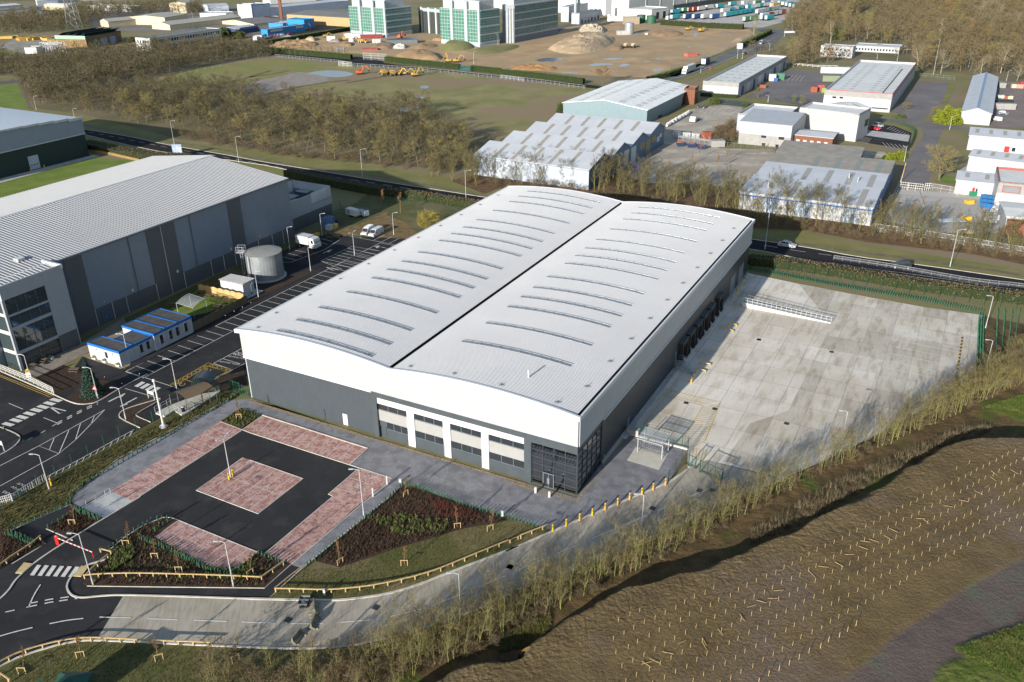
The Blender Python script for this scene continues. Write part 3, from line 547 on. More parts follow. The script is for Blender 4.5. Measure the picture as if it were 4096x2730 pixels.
patch('unit_yard',gm(['A3',(2050,700),(2600,700),(2600,1100),(1900,1070),(2030,1000)]),.05,mat('brown_asphalt',(.20,.165,.15),(.16,.13,.12),sc=.1)); patch('unit_yard',gm(['A3',(1870,1235),(2600,1300),(2600,1330),(1870,1260)]),.05,MATS['brown_asphalt']); patch('unit_yard',gm(['A3',(1860,1400),(2600,1500),'B3',(2600,200),(1780,90)]),.05,MATS['pale_concrete'])
patch('lorry_yard',gm(['B3',(1270,240),(1450,260),(1780,280),(2000,300),(2080,360),(2200,500),(2180,620),(1600,620),(1150,520),(1180,420)]),.06,brickmat('slab_yard',(.42,.40,.37),(.35,.335,.31),(.22,.21,.2),6,40,.15,R(72),off=0))
patch('verge',gl('B3',[(1560,180),(1620,130),(1760,150),(1750,210),(1610,190)]),.08,m_green)
patch('wood_floor',gm(['A3',(330,560),(560,500),(900,520),(1400,560),(2331,720),(3000,700),(3000,-100),(400,-100),(300,200),(300,300),(440,420)]),.035,mat('wood_floor',(.16,.125,.07),(.11,.10,.045),sc=.05,rough=.95))
patch('glade',smooth(gl('A3',[(840,200),(870,150),(1050,100),(1150,90),(1050,140),(920,185)]),1),.05,m_green)
patch('far_yard',gm(['E0',(0,640),(200,520),(700,480),(1150,600),(1250,650),(900,730),(400,740)]),.04,mat('far_gravel',(.30,.27,.22),(.2,.19,.17),sc=.1))
patch('far_yard',gm(['E0',(1180,600),(1850,560),(1850,640),(1300,640)]),.04,MATS['ochre_earth']); patch('far_road',gm(['E1',(770,570),(1060,560),(2350,360),(2350,400),(1500,530),(1000,590)]),.05,m_asph2); patch('far_road',gm(['E1',(1450,470),(1900,350),(2300,340),(2340,370),(1550,480),(1100,560),(1000,540)]),.048,m_asph)
patch('far_estate',gm(['E0',(900,90),(1700,150),(2353,60),'E1',(600,100),(1300,40),(2353,30),(2353,340),(1000,500),(0,420),'E0',(1700,420),(1300,380)]),.03,mat('far_asphalt',(.13,.125,.12),(.19,.17,.14),sc=.05))
patch('estate_edge',gm(['A0',(-300,690),(0,690),(180,680),(180,700),(0,720),(-300,730)]),.05,m_asph2)
patch('track',smooth(gl('A0',[(150,715),(185,740),(235,850),(280,930),(250,930),(205,850),(165,760)]),0),.05,m_path)
mb=MB()
for a in ((280,640,300,665),(1,1,2,2)): pass
for i in range(5): ribbon(mb,[g('A3',290+35*i,690),g('A3',335+35*i,640)],.15,.075)
for i in range(9): ribbon(mb,[g('A3',1390-12*i,830+18*i),g('A3',1450-12*i,835+18*i)],.15,.075)
for i in range(8): ribbon(mb,[g('A3',1210+20*i,1075+9*i),g('A3',1170+20*i,1098+9*i)],.15,.095)
for i in range(8): ribbon(mb,[g('A3',960-5*i,1160+6*i),g('A3',1040-5*i,1180+6*i)],.15,.095);
for i in range(7): ribbon(mb,[g('A3',1130+35*i,1210+5*i),g('A3',1170+35*i,1250+4*i)],.15,.095)
ribbon(mb,smooth(gm(['A2',(1330,705),(1600,635),(1780,570),(2000,480),(2331,320)]),1),.2,.075)
for i in range(7): ribbon(mb,[g('A2',1740+50*i,900+4*i),g('A2',1690+40*i,960+3*i)],.2,.075)
mb.build('road_marking',m_white,kind='structure')
patch('wood_floor',gm(['A0',(-200,440),(180,460),(400,420),(1900,340),(2331,440),(2331,480),(1900,540),(1200,690),(1050,740),(1500,760),(2000,780),'A1',(0,800),(800,860),(1500,1000),(2100,1150),(2000,1300),(1700,1440),(800,1370),(200,1310),'A0',(2331,1290),(1900,1220),(1500,1180),(700,970),(300,920),(170,740),(180,640),(-200,650)]),.045,MATS['wood_floor'])
patch('wood_floor',gm(['B1',(1700,180),(2200,60),'B2',(0,0),(400,60),(1100,130),(1700,190),(2100,260),'B3',(0,310),(1000,560),(1600,640),(2331,780),(3000,840),(3000,950),(2331,890),(1900,800),(1000,700),(500,600),(0,580),'B2',(2000,560),(1000,340),(0,240),'B1',(1990,290)]),.04,m_leaf)
crest=smooth(gm(['D1',(700,1900),(1300,1640),(1800,1420),(2331,1330),'D2',(0,1345),(330,1180),(650,960),(1020,790),(1300,755),(1700,590),(2050,470),'D3',(400,300),(760,110),(1100,-30),'C3',(1400,1190),(1800,1010),(2000,960),(2331,960),(2900,980)],2.2),1)
medge=smooth(gm(['D2',(2331,1900),'D3',(300,1800),(780,1568),(1010,1400),(1240,1180),(1480,1030),(1900,740),(2331,520),(2900,250)],2.2),0)
gedge=gl('D3',[(1500,1700),(1690,1430),(1850,1300),(2100,1240),(2331,1180),(2900,1000)],2.2)
gpatch=gl('C3',[(1950,720),(2100,640),(2331,600),(2900,500),(2900,900),(2331,780),(2100,700)],1.2)
def sdist(P,line):
 A=np.array([[p.x,p.y] for p in line]); best=np.full(len(P),1e9); sg=np.zeros(len(P))
 for a,b in zip(A[:-1],A[1:]):
  d=b-a; L2=(d**2).sum();
  if L2<1e-9: continue
  t=np.clip(((P-a)@d)/L2,0,1); q=P-(a+t[:,None]*d); r=np.hypot(q[:,0],q[:,1]); s=d[0]*q[:,1]-d[1]*q[:,0]
  m=r<best-1e-9; best[m]=r[m]; sg[m]=np.sign(s[m])
 return best*sg
def vnoise(P,s,seed=0,oc=4):
 rs=np.random.RandomState(seed); G=rs.rand(256,256); o=np.zeros(len(P)); a=1;t=0
 for k in range(oc):
  x=P[:,0]*s+37.1*k; y=P[:,1]*s+91.7*k; xi=np.floor(x).astype(int); yi=np.floor(y).astype(int); fx=x-xi; fy=y-yi; fx=fx*fx*(3-2*fx); fy=fy*fy*(3-2*fy)
  v=lambda i,j: G[(xi+i)%256,(yi+j)%256]
  o+=a*((v(0,0)*(1-fx)+v(1,0)*fx)*(1-fy)+(v(0,1)*(1-fx)+v(1,1)*fx)*fy); t+=a; a*=.5; s*=2.03
 return o/t*2-1
redge=gm(['D1',(900,1290),(1300,1172),(1900,982),(2331,765),'D2',(0,805),(500,683),(850,543),(1290,353),(1640,193),(2100,-17),'C3',(220,1343),(600,1173),(1080,943),(1700,605),(1925,388),'C3',(1935,0),'B3',(1950,1370),(1990,1325)])
bound=redge+gm(['B3',(2331,1400),(3100,1520),'C3',(3200,500),'D3',(3000,400),(2900,1900),'D2',(1000,1900),'D1',(600,1900),(500,1700),'D1',(700,1420)])
x0,x1,y0,y1=-22,200,65,200
def tgrid(step,xa,xb,ya,yb):
 X,Y=np.meshgrid(np.arange(xa,xb,step),np.arange(ya,yb,step)); return X,Y
def inside(P,poly):
 A=np.array([[p.x,p.y] for p in poly]); c=np.zeros(len(P),bool)
 for a,b in zip(A,np.roll(A,-1,0)):
  m=((a[1]>P[:,1])!=(b[1]>P[:,1])); xx=(b[0]-a[0])*(P[:,1]-a[1])/(b[1]-a[1]+1e-12)+a[0]; c^=m&(P[:,0]<xx)
 return c
step=.22; X,Y=tgrid(step,x0,x1,y0,y1); sh=X.shape; P=np.stack([X.ravel(),Y.ravel()],1)
ins=inside(P,bound)
dc=-sdist(P,crest); dm=-sdist(P,medge); dg=-sdist(P,gedge); dr=sdist(P,redge)
def sst(a,b,x): t=np.clip((x-a)/(b-a),0,1); return t*t*(3-2*t)
dcw=dc+vnoise(P,.12,3)*1.6
field=1.0*sst(-1.7,.7,dcw); z=.12+2.7*field
z+=.35*sst(-1,-8,-(-dc))*0
n1=vnoise(P,.35,5,4); n2=vnoise(P,1.3,6,3); n3=vnoise(P,.11,7,3)
rot=np.stack([P[:,0]*.8+P[:,1]*.6,-P[:,0]*.6+P[:,1]*.8],1); n4=vnoise(rot*np.array([[.35,1.3]]),.8,8,3)
soilw=sst(-1.5,1,dcw)*(1-sst(-.5,.8,dm)); mudw=sst(-.3,.6,dm)
near=np.clip(1.4-np.abs(P[:,0]-40)/120,0.35,1)
nf=vnoise(P,2.6,15,2); n5=vnoise(rot*np.array([[.5,1.2]]),1.9,18,2)
nh_=np.random.RandomState(4).rand(len(P))-.5
rough_=.32+.5*(1-sst(2,7,dcw+n1*3))
z+=soilw*rough_*(.10*n1+.13*np.abs(n2)+.05*np.clip(n4,0,1)+.07*np.clip(nf,-.3,1)+.05*nh_)+soilw*.09*n3
z+=mudw*(-.12+.02*n1+.03*np.clip(nf,0,1))+mudw*.0
z-=.0
grw=sst(-.6,.6,dg+n1*.8)
z+=grw*(.2+.12*n2)
strip=1-sst(-3.5,-1.5,dcw)
z+=strip*(.10*n1+.05*n2)*sst(0.3,3,-dr*np.sign(-dr)*1.0)
gul=np.clip(np.sin((P@np.array([.8,.6]))*1.1+n1*2),.7,1)-.7
z-=gul*.6*soilw*sst(-7,-2,dm)*(vnoise(P,.08,22,2)>0.05)
z=np.maximum(z,.06)
zr=z.copy()
idx=np.arange(len(P)).reshape(sh); q=np.stack([idx[:-1,:-1],idx[:-1,1:],idx[1:,1:],idx[1:,:-1]],-1).reshape(-1,4)
keep=ins[q].all(1); q=q[keep]; used=np.unique(q); mp_=-np.ones(len(P),int); mp_[used]=np.arange(len(used))
V=np.column_stack([P,z])[used]
m_ter=bpy.data.materials.new('field_soil'); m_ter.use_nodes=True; N=m_ter.node_tree.nodes; L=m_ter.node_tree.links; b=N['Principled BSDF']; b.inputs['Roughness'].default_value=.95; b.inputs['Specular IOR Level'].default_value=.15
at=N.new('ShaderNodeAttribute'); at.attribute_name='zone'; sep=N.new('ShaderNodeSeparateColor'); L.new(at.outputs['Color'],sep.inputs[0]); ge=N.new('ShaderNodeNewGeometry')
def nz_(s,a,z_,d=6):
 n=N.new('ShaderNodeTexNoise'); n.inputs['Scale'].default_value=s; n.inputs['Detail'].default_value=d; n.inputs['Roughness'].default_value=.65; L.new(ge.outputs['Position'],n.inputs['Vector']); r=N.new('ShaderNodeMapRange'); r.inputs[1].default_value=a; r.inputs[2].default_value=z_; L.new(n.outputs['Fac'],r.inputs[0]); return r.outputs[0]
def mx_(f,a,c):
 x=N.new('ShaderNodeMix'); x.data_type='RGBA'; L.new(f,x.inputs[0])
 for i,v in ((6,a),(7,c)):
  if isinstance(v,tuple): x.inputs[i].default_value=lin(v)
  else: L.new(v,x.inputs[i])
 return x.outputs[2]
soil=mx_(nz_(.25,.4,.6),(.148,.106,.05),(.112,.079,.039)); soil=mx_(nz_(.05,.52,.66),soil,(.15,.11,.078))
mud=mx_(nz_(.3,.4,.65),(.12,.092,.078),(.09,.07,.062)); mud=mx_(nz_(.12,.55,.65),mud,(.10,.10,.075))
grs=mx_(nz_(.6,.4,.6),(.07,.10,.018),(.11,.12,.03))
lit=mx_(nz_(.4,.4,.6),(.13,.085,.04),(.075,.055,.026)); lit=mx_(nz_(.12,.55,.62),lit,(.07,.085,.02))
cur=mx_(sep.outputs[0],lit,soil); cur=mx_(sep.outputs[1],cur,mud); cur=mx_(sep.outputs[2],cur,grs); L.new(cur,b.inputs['Base Color'])
bp=N.new('ShaderNodeBump'); bp.inputs['Strength'].default_value=.9; bp.inputs['Distance'].default_value=.16; L.new(nz_(2.8,0,1,9),bp.inputs['Height']); L.new(bp.outputs[0],b.inputs['Normal'])
ter=npobj('soil_field',V,mp_[q],m_ter); ter['kind']='structure'
gp=inside(P,gpatch).astype(float); gr2=sst(.25,.5,vnoise(P,.07,12,3))*strip*.7; gr2[(P[:,0]<-5)]=0
colr=np.column_stack([np.clip(soilw,0,1),np.clip(mudw,0,1),np.clip(grw+gp,0,1),np.ones(len(P))])[used].astype(np.float32)
ca=ter.data.color_attributes.new('zone','FLOAT_COLOR','POINT'); ca.data.foreach_set('color',colr.ravel())
def tz(p):
 """height of the sculpted sheet under a point"""
 i=int(round((p.y-y0)/step)); j=int(round((p.x-x0)/step))
 if 0<=i<sh[0] and 0<=j<sh[1]: return float(zr[i*sh[1]+j])
 return 0.0
def onfield(s,x,y):
 z_=2.2
 for _ in range(4): p=g(s,x,y,z_); z_=tz(p)
 return Vector((p.x,p.y,z_))
def clad(name,c,pitch=.3,d=None,rough=.45,metal=0,c2=None,str_=.5,z=False,var=.06):
 """profiled sheet: ribs repeat every `pitch` metres along direction d (or up the wall)"""
 if name in MATS: return MATS[name]
 m=flat(name,c,rough=rough,metal=metal,var=var); N=m.node_tree.nodes; L=m.node_tree.links
 ge=N.new('ShaderNodeNewGeometry'); dp=N.new('ShaderNodeVectorMath'); dp.operation='DOT_PRODUCT'; L.new(ge.outputs['Position'],dp.inputs[0])
 v=(0,0,1) if z else tuple(d); dp.inputs[1].default_value=tuple(x*2*math.pi/pitch for x in v)
 sn=N.new('ShaderNodeMath'); sn.operation='SINE'; L.new(dp.outputs['Value'],sn.inputs[0])
 bp=N.new('ShaderNodeBump'); bp.inputs['Strength'].default_value=str_; bp.inputs['Distance'].default_value=.03
 L.new(sn.outputs[0],bp.inputs['Height']); L.new(bp.outputs[0],N['Principled BSDF'].inputs['Normal']); return m
def glass(name,c=(.02,.025,.03),rough=.05):
 return mat(name,c,rough=rough,spec=.8)
m_glass=glass('dark_glass'); m_glassg=glass('green_glass',(.03,.06,.055)); m_frame=flat('grey_frame',(.12,.14,.16),rough=.4)
m_wht=flat('white_paint_metal',(.52,.52,.51),rough=.45,var=.06); m_dk=flat('dark_rubber',(.02,.02,.022),rough=.8)
m_roof=flat('pale_roof_sheet',(.47,.47,.475),rough=.42,var=.05,sc=.08); m_galv=flat('galvanised',(.45,.47,.49),rough=.35,metal=.6)
m_grn=flat('green_powder_coat',(.015,.07,.048),rough=.45); m_ylw=flat('yellow_enamel',(.62,.38,.02),rough=.45); m_blk=flat('black_plastic',(.012,.012,.013),rough=.5)
m_timber=mat('pale_timber',(.46,.34,.17),(.36,.25,.12),sc=3,rough=.8,world=False); m_steel=flat('silver_steel',(.55,.57,.6),rough=.35,metal=.3)
m_redp=flat('red_enamel',(.55,.02,.02),rough=.4); m_tyre=flat('tyre_rubber',(.015,.015,.016),rough=.85)
def ribroof(name,F,u0,u1,prof,pitch,rh,m,parent,top=.35):
 n=max(1,int((u1-u0)/pitch)); pitch=(u1-u0)/n
 us=[];zs=[]
 for i in range(n):
  a=u0+i*pitch; us+=[a,a+pitch*(1-top)*.8,a+pitch*(1-top),a+pitch*.97]; zs+=[0,0,rh,rh]
 us.append(u1);zs.append(0)
 us=np.array(us);zs=np.array(zs); P=np.array(prof); K=len(P); n=len(us)
 l=parent.location; ox=np.array([F.o.x-l[0],F.o.y-l[1],-l[2]]); X=np.array(F.x);Y=np.array(F.y)
 V=(ox+us[:,None,None]*X+P[None,:,0:1]*Y); V[:,:,2]+=P[None,:,1]+zs[:,None]
 idx=np.arange(n*K).reshape(n,K); f=np.stack([idx[:-1,:-1],idx[1:,:-1],idx[1:,1:],idx[:-1,1:]],-1).reshape(-1,4)
 if np.cross(X,Y)[2]<0: f=f[:,::-1]
 return npobj(name,V.reshape(-1,3),f,m,parent)
def shell(F,u0,u1,prof,zb,mb,ends=True,sides=True):
 """walls under a roof profile (v,z) extruded from u0 to u1"""
 A=[F.p(u0,v,z) for v,z in prof]; B=[F.p(u1,v,z) for v,z in prof]
 if ends:
  for P in (A,B):
   for i in range(len(P)-1): a,b=P[i],P[i+1]; mb.quad(Vector((a.x,a.y,zb)),Vector((b.x,b.y,zb)),b,a)
 if sides:
  for i in (0,-1):
   a,b=A[i],B[i]; mb.quad(Vector((a.x,a.y,zb)),Vector((b.x,b.y,zb)),b,a)
 return mb
def slabroof(F,u0,u1,prof,t,mb):
 n=len(prof)
 T=[[F.p(u,v,z) for v,z in prof] for u in (u0,u1)]; D=Vector((0,0,-t))
 for i in range(n-1):
  a,b,c,d=T[0][i],T[0][i+1],T[1][i+1],T[1][i]
  mb.quad(a,d,c,b); mb.quad(a+D,b+D,c+D,d+D); mb.quad(a,b,b+D,a+D); mb.quad(d,d+D,c+D,c)
 for i in (0,n-1): a,d=T[0][i],T[1][i]; mb.quad(a,a+D,d+D,d)
 return mb
class Bd:
 def __init__(s,name,label,cat,base,top,al,ac,h=None,group=None,uv=None):
  b=g(*base); s.h=zat(b,*top) if h is None else h; o=g(*top,s.h); a=g(*al,s.h); c=g(*ac,s.h)
  ux=a-o; s.L=ux.length; F=Fr((o.x,o.y,0),ux,c-o); s.W=(c-o).dot(F.y); s.F=F
  s.t=thing(name,label,cat,F.p(s.L/2,s.W/2,0),0,group); s.n=name
  if s.W<0: print('WARN W',name)
  print('BLD %s h=%.1f L=%.1f W=%.1f'%(name,s.h,s.L,s.W))
 def fp(s,f,t,z,out=0):
  F=s.F
  return {'f':lambda:F.p(t,-out,z),'s':lambda:F.p(-out,t,z),'b':lambda:F.p(t,s.W+out,z),'e':lambda:F.p(s.L+out,t,z)}[f]()
 def on(s,f,sh,x,y):
  p0=s.fp(f,0,0); n=s.F.y if f in 'fb' else s.F.x; d=ray(sh,x,y); w=CP+d*((p0-CP).dot(n)/d.dot(n))
  u,v=s.F.uv(w); return (u if f in 'fb' else v),w.z
 def pn(s,f,t0,z0,t1,z1,name,m,out=.06,back=-.05,label=None,mb=None,parent=None):
  q=mb or MB(); a=s.fp(f,t0,z0,back); q.obox(a,s.fp(f,t1,z0,back)-a,s.fp(f,t0,z0,out)-a,(0,0,z1-z0))
  if mb is None: return q.build(name,m,parent or s.t,label=label)
 def px(s,f,sh,p,q,name,m,out=.06,mb=None,zmin=None,parent=None,label=None):
  a=s.on(f,sh,*p); b=s.on(f,sh,*q); z0,z1=sorted((a[1],b[1])); t0,t1=sorted((a[0],b[0]))
  if zmin is not None: z0=zmin
  return s.pn(f,t0,z0,t1,z1,name,m,out,mb=mb,parent=parent,label=label)
 def gable(s,m,rm,rise=1.5,axis='u',n=1,ov=.3,asym=.5,t=.18,drop=0,rib=None,name='roof'):
  """axis: ridge runs along u (gables on side/end) or along v"""
  F,L,W=(s.F,s.L,s.W) if axis=='u' else (s.F.swap(0,0),s.W,s.L)
  prof=[]
  for i in range(n):
   a=W*i/n; prof+=[(a,s.h),(a+W/n*asym,s.h+rise)]
  prof.append((W,s.h)); mb=shell(F,0,L,prof,0,MB()); s.wall=mb.build('wall',m,s.t)
  rp=list(prof); dz=rise/(W/n*asym)*ov if n==1 else 0
  rp[0]=(-ov,s.h-dz+.05); rp[-1]=(W+ov,s.h-dz+.05); rp=[(v,z+.06) for v,z in rp]
  if rib: s.roof=ribroof(name,F,-ov,L+ov,rp,rib[0],rib[1],rm,s.t)
  else: s.roof=slabroof(F,-ov,L+ov,rp,t,MB()).build(name,rm,s.t)
  s.rF,s.rL,s.prof=F,L,rp; return s
 def zr(s,v):
  for (a,za),(b,zb) in zip(s.prof,s.prof[1:]):
   if a<=v<=b: return za+(zb-za)*(v-a)/(b-a)
  return s.h
 def strips(s,us,v0,v1,w,m,name='rooflight',lift=.03,nn=1,label=None):
  for u in us:
   mb=MB(); vs=[v0]+[p[0] for p in s.prof if v0<p[0]<v1]+[v1]
   for a,b in zip(vs,vs[1:]):
    P=[s.rF.p(u-w/2,a,s.zr(a)+lift),s.rF.p(u+w/2,a,s.zr(a)+lift),s.rF.p(u+w/2,b,s.zr(b)+lift),s.rF.p(u-w/2,b,s.zr(b)+lift)]
    mb.quad(*P)
   mb.build(name,m,s.t,label=label)
 def parapet(s,m,rm,ph=.6,pt=.3,gut=None):
  """flat roof behind a parapet"""
  mb=shell(s.F,0,s.L,[(0,s.h),(s.W,s.h)],0,MB()); s.wall=mb.build('wall',m,s.t)
  mb=MB(); z=s.h-ph; mb.quad(*[s.F.p(u,v,z) for u,v in ((pt,pt),(s.L-pt,pt),(s.L-pt,s.W-pt),(pt,s.W-pt))]); s.roof=mb.build('roof',rm,s.t)
  mb=MB()
  for a in ((0,0,s.L,pt),(0,s.W-pt,s.L,s.W),(0,pt,pt,s.W-pt),(s.L-pt,pt,s.L,s.W-pt)): s.F.box(mb,a[0],a[1],z,a[2],a[3],s.h+.06)
  mb.build('parapet',m if gut is None else gut,s.t); s.rF,s.rL=s.F,s.L; s.prof=[(0,z),(s.W,z)]; return s
 def windows(s,f,rows,t0,t1,n,w,m,frame=None,out=.05,name='window'):
  for z0,z1 in rows:
   for i in range(n):
    c=t0+(t1-t0)*(i+.5)/n; o=s.pn(f,c-w/2,z0,c+w/2,z1,name,frame or m,out)
    if frame: s.pn(f,c-w/2+.08,z0+.08,c+w/2-.08,z1-.08,'pane',m,out+.02,parent=None)
# =============================================================== main warehouse
H=13.2; o_=g('C0',1987,45,H); MF=Fr((o_.x,o_.y,0),ADIR,BDIR); ML,MW=98.4,64.3
mw=thing('warehouse','huge new white and charcoal warehouse with twin curved roof bays in the middle',"building",MF.p(ML/2,MW/2,0))
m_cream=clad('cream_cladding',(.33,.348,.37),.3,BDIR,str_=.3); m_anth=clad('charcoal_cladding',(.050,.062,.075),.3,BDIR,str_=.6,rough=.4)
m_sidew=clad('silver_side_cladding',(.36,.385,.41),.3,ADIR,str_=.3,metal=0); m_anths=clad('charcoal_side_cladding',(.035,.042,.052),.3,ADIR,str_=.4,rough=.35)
m_anthp=flat('charcoal_flat_panel',(.055,.068,.08),rough=.4); m_fascia=flat('white_fascia',(.50,.52,.545),rough=.35,var=.03)
RISE=1.15
def barrel(b0,b1,n=14,z0=H+.15):
 return [(b0+(b1-b0)*i/n, z0+RISE*(1-(2*i/n-1)**2)) for i in range(n+1)]
VL=32.05; prof=barrel(.25,VL-.35)+[(VL-.34,H-.25),(VL+.34,H-.25)]+barrel(VL+.35,MW-.9)
ribroof('roof',MF,.25,ML-.2,barrel(.3,VL-.35),.333,.035,m_roof,mw); ribroof('roof',MF,.25,ML-.2,barrel(VL+.35,MW-.75),.333,.035,m_roof,mw)
mb=MB(); MF.box(mb,.3,VL-.36,H-.3,ML-.2,VL+.36,H-.2); mb.build('valley_gutter',flat('gutter_dark',(.03,.03,.035),rough=.6),mw)
mb=MB(); MF.box(mb,.3,MW-.76,H-.25,ML-.2,MW-.3,H-.15); mb.build('eaves_gutter',MATS['gutter_dark'],mw)
def arcwall(u0,u1,v0,v1,zb,m,name,lift=-.02,pro=None):
 full=barrel(0,VL)+barrel(VL,MW)[1:]; pts=[(v0,zz(v0))]+[p for p in full if v0<p[0]<v1]+[(v1,zz(v1))]
 mb=MB()
 for i in range(len(pts)-1):
  (a,za),(b,zb2)=pts[i],pts[i+1]
  P=[MF.p(u0,a,zb),MF.p(u0,b,zb),MF.p(u0,b,zb2+lift),MF.p(u0,a,za+lift)]; Q=[p+MF.x*(u1-u0) for p in P]
  mb.quad(*P); mb.quad(*reversed(Q)); mb.quad(P[3],P[2],Q[2],Q[3]); mb.quad(P[0],Q[0],Q[1],P[1])
  if i==0: mb.quad(P[0],P[3],Q[3],Q[0])
  if i==len(pts)-2: mb.quad(P[1],Q[1],Q[2],P[2])
 return mb.build(name,m,mw)
def zz(v):
 b=(v/VL) if v<VL else (v-VL)/(MW-VL); return H+.15+RISE*(1-(2*b-1)**2)
arcwall(.15,.5,.9,63.95,8.2,m_cream,'upper_cladding',-.3)
arcwall(ML-.5,ML-.15,.9,63.95,8.2,m_cream,'upper_cladding',-.3)
for u0,u1 in ((-.1,.32),(ML-.3,ML)):
 full=barrel(0,VL,20)+barrel(VL,MW,20)[1:]; mb=MB()
 for i in range(len(full)-1):
  (a,za),(b,zb)=full[i],full[i+1]; P=[MF.p(u0,a,za-.62),MF.p(u0,b,zb-.62),MF.p(u0,b,zb+.08),MF.p(u0,a,za+.08)]; Q=[p+MF.x*(u1-u0) for p in P]
  mb.quad(*P); mb.quad(*reversed(Q)); mb.quad(P[3],P[2],Q[2],Q[3]); mb.quad(P[0],Q[0],Q[1],P[1])
  if i==0: mb.quad(P[0],P[3],Q[3],Q[0])
  if i==len(full)-2: mb.quad(P[1],Q[1],Q[2],P[2])
 mb.build('fascia',m_fascia,mw)
for v0,v1 in ((0,.3),(MW-.3,MW)):
 mb=MB(); MF.box(mb,.32,v0,H-.45,ML-.3,v1,H+.2); mb.build('fascia',m_fascia,mw)
mb=MB(); MF.box(mb,.5,.9,.0,ML-.5,1.1,H-.1); mb.build('rear_wall',m_sidew,mw)
mb=MB(); MF.box(mb,.5,63.8,8.2,ML-.5,64.1,H-.1); mb.build('upper_side_cladding',m_sidew,mw)
mb=MB(); MF.box(mb,9.2,64.1,7.98,ML-.5,64.25,8.22); mb.build('drip_flashing',m_fascia,mw)
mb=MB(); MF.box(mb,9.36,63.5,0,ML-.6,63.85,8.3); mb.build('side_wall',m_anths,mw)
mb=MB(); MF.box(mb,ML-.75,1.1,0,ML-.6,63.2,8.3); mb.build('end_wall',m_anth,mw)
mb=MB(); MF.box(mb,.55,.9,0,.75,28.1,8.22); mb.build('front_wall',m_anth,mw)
mb=MB(); MF.box(mb,.05,.9,8.12,.16,28.05,8.3); mb.build('drip_flashing',m_fascia,mw)
FU=.25
def fbox(name,m,v0,z0,v1,z1,u0=FU,u1=.55,label=None,parent=None):
 mb=MB(); MF.box(mb,u0,v0,z0,u1,v1,z1); return mb.build(name,m,parent or mw,label=label)
fbox('charcoal_frame',m_anthp,28.05,7.5,64.0,8.35,u0=.0); fbox('charcoal_frame',m_anthp,28.05,0,29.0,7.5,u0=.0); fbox('charcoal_frame',m_anthp,55.45,0,56.6,7.5,u0=.0); fbox('back_wall',m_anthp,29,0,55.5,7.5,u0=.6,u1=.8)
fbox('charcoal_frame',m_anthp,56.6,7.15,64.0,7.5,u0=.0)
m_gp=clad('pale_grey_panel',(.27,.275,.275),.2,z=True,str_=.3)
edges=[29.0,35.85,42.6,49.2,55.45]; pil=[(34.6,35.95),(41.3,42.6),(48.1,49.35)]
fbox('white_header',m_fascia,29.0,6.35,55.45,7.5,u0=.2)
for v0,v1 in pil: fbox('white_pilaster',m_fascia,v0,0,v1,6.35,u0=.2)
bays=[(29.0,34.6),(35.95,41.3),(42.6,48.1),(49.35,55.45)]
for i,(a,b) in enumerate(bays):
 fbox('grey_spandrel',m_gp,a,3.15,b,5.1,u0=.36); fbox('charcoal_plinth',m_anthp,a if i else a+1.3,0,b,1.75,u0=.36)
 if i==0:
  fbox('entrance_door',m_anthp,a+.15,0,a+1.15,2.1,u0=.5,label='charcoal side door'); fbox('door_panel',m_anthp,a,2.1,a+1.3,3.15,u0=.45)
 for z0,z1,a_ in ((5.1,6.35,a),(1.75,3.15,a+1.3 if i==0 else a)):
  wn=fbox('window',m_frame,a_,z0,b,z1,u0=.44,u1=.6); k=3
  for j in range(k):
   mb=MB(); w_=(b-a_)/k; MF.box(mb,.42,a_+w_*j+.05,z0+.12,.45,a_+w_*(j+1)-.05,z1-.08); mb.build('pane',m_glass,wn)
def cgrid(face,t0,t1,nt_,nz,z0=.1,z1=7.15):
 fr=MB();
 for j in range(nt_):
  for k in range(nz):
   a=t0+(t1-t0)*j/nt_; b=t0+(t1-t0)*(j+1)/nt_; c=z0+(z1-z0)*k/nz; d=z0+(z1-z0)*(k+1)/nz
   mb=MB()
   if face=='f': MF.box(mb,.3,a+.04,c+.04,.34,b-.04,d-.04)
   else: MF.box(mb,a+.04,63.85,c+.04,b-.04,63.89,d-.04)
   mb.build('pane',MATS['lobby_glass'],mw)
 for j in range(nt_+1):
  t=t0+(t1-t0)*j/nt_
  if face=='f': MF.box(fr,.2,t-.05,z0,.34,t+.05,z1)
  else: MF.box(fr,t-.05,63.83,z0,t+.05,63.97,z1)
 for k in range(nz+1):
  z=z0+(z1-z0)*k/nz
  if face=='f': MF.box(fr,.2,t0,z-.05,.33,t1,z+.05)
  else: MF.box(fr,t0,63.84,z-.05,t1,63.96,z+.05)
 fr.build('mullion_grid',flat('dark_mullion',(.045,.055,.065),rough=.4),mw)
m_lob=bpy.data.materials.new('lobby_glass'); m_lob.use_nodes=True; N=m_lob.node_tree.nodes; L=m_lob.node_tree.links
tr=N.new('ShaderNodeBsdfTransparent'); tr.inputs[0].default_value=(.22,.25,.27,1); gs=N.new('ShaderNodeBsdfGlossy'); gs.inputs['Roughness'].default_value=.03; gs.inputs[0].default_value=(.3,.33,.36,1)
mx=N.new('ShaderNodeMixShader'); fr_=N.new('ShaderNodeFresnel'); fr_.inputs[0].default_value=1.6; L.new(fr_.outputs[0],mx.inputs[0]); L.new(tr.outputs[0],mx.inputs[1]); L.new(gs.outputs[0],mx.inputs[2]); L.new(mx.outputs[0],N['Material Output'].inputs[0]); MATS['lobby_glass']=m_lob
cgrid('f',56.65,63.85,4,6); cgrid('s',.35,9.1,5,6)
mb=MB(); MF.box(mb,9.1,63.5,0,9.35,64.05,8.3); MF.box(mb,.25,63.45,7.15,9.2,63.9,8.25); mb.build('charcoal_frame',m_anthp,mw)
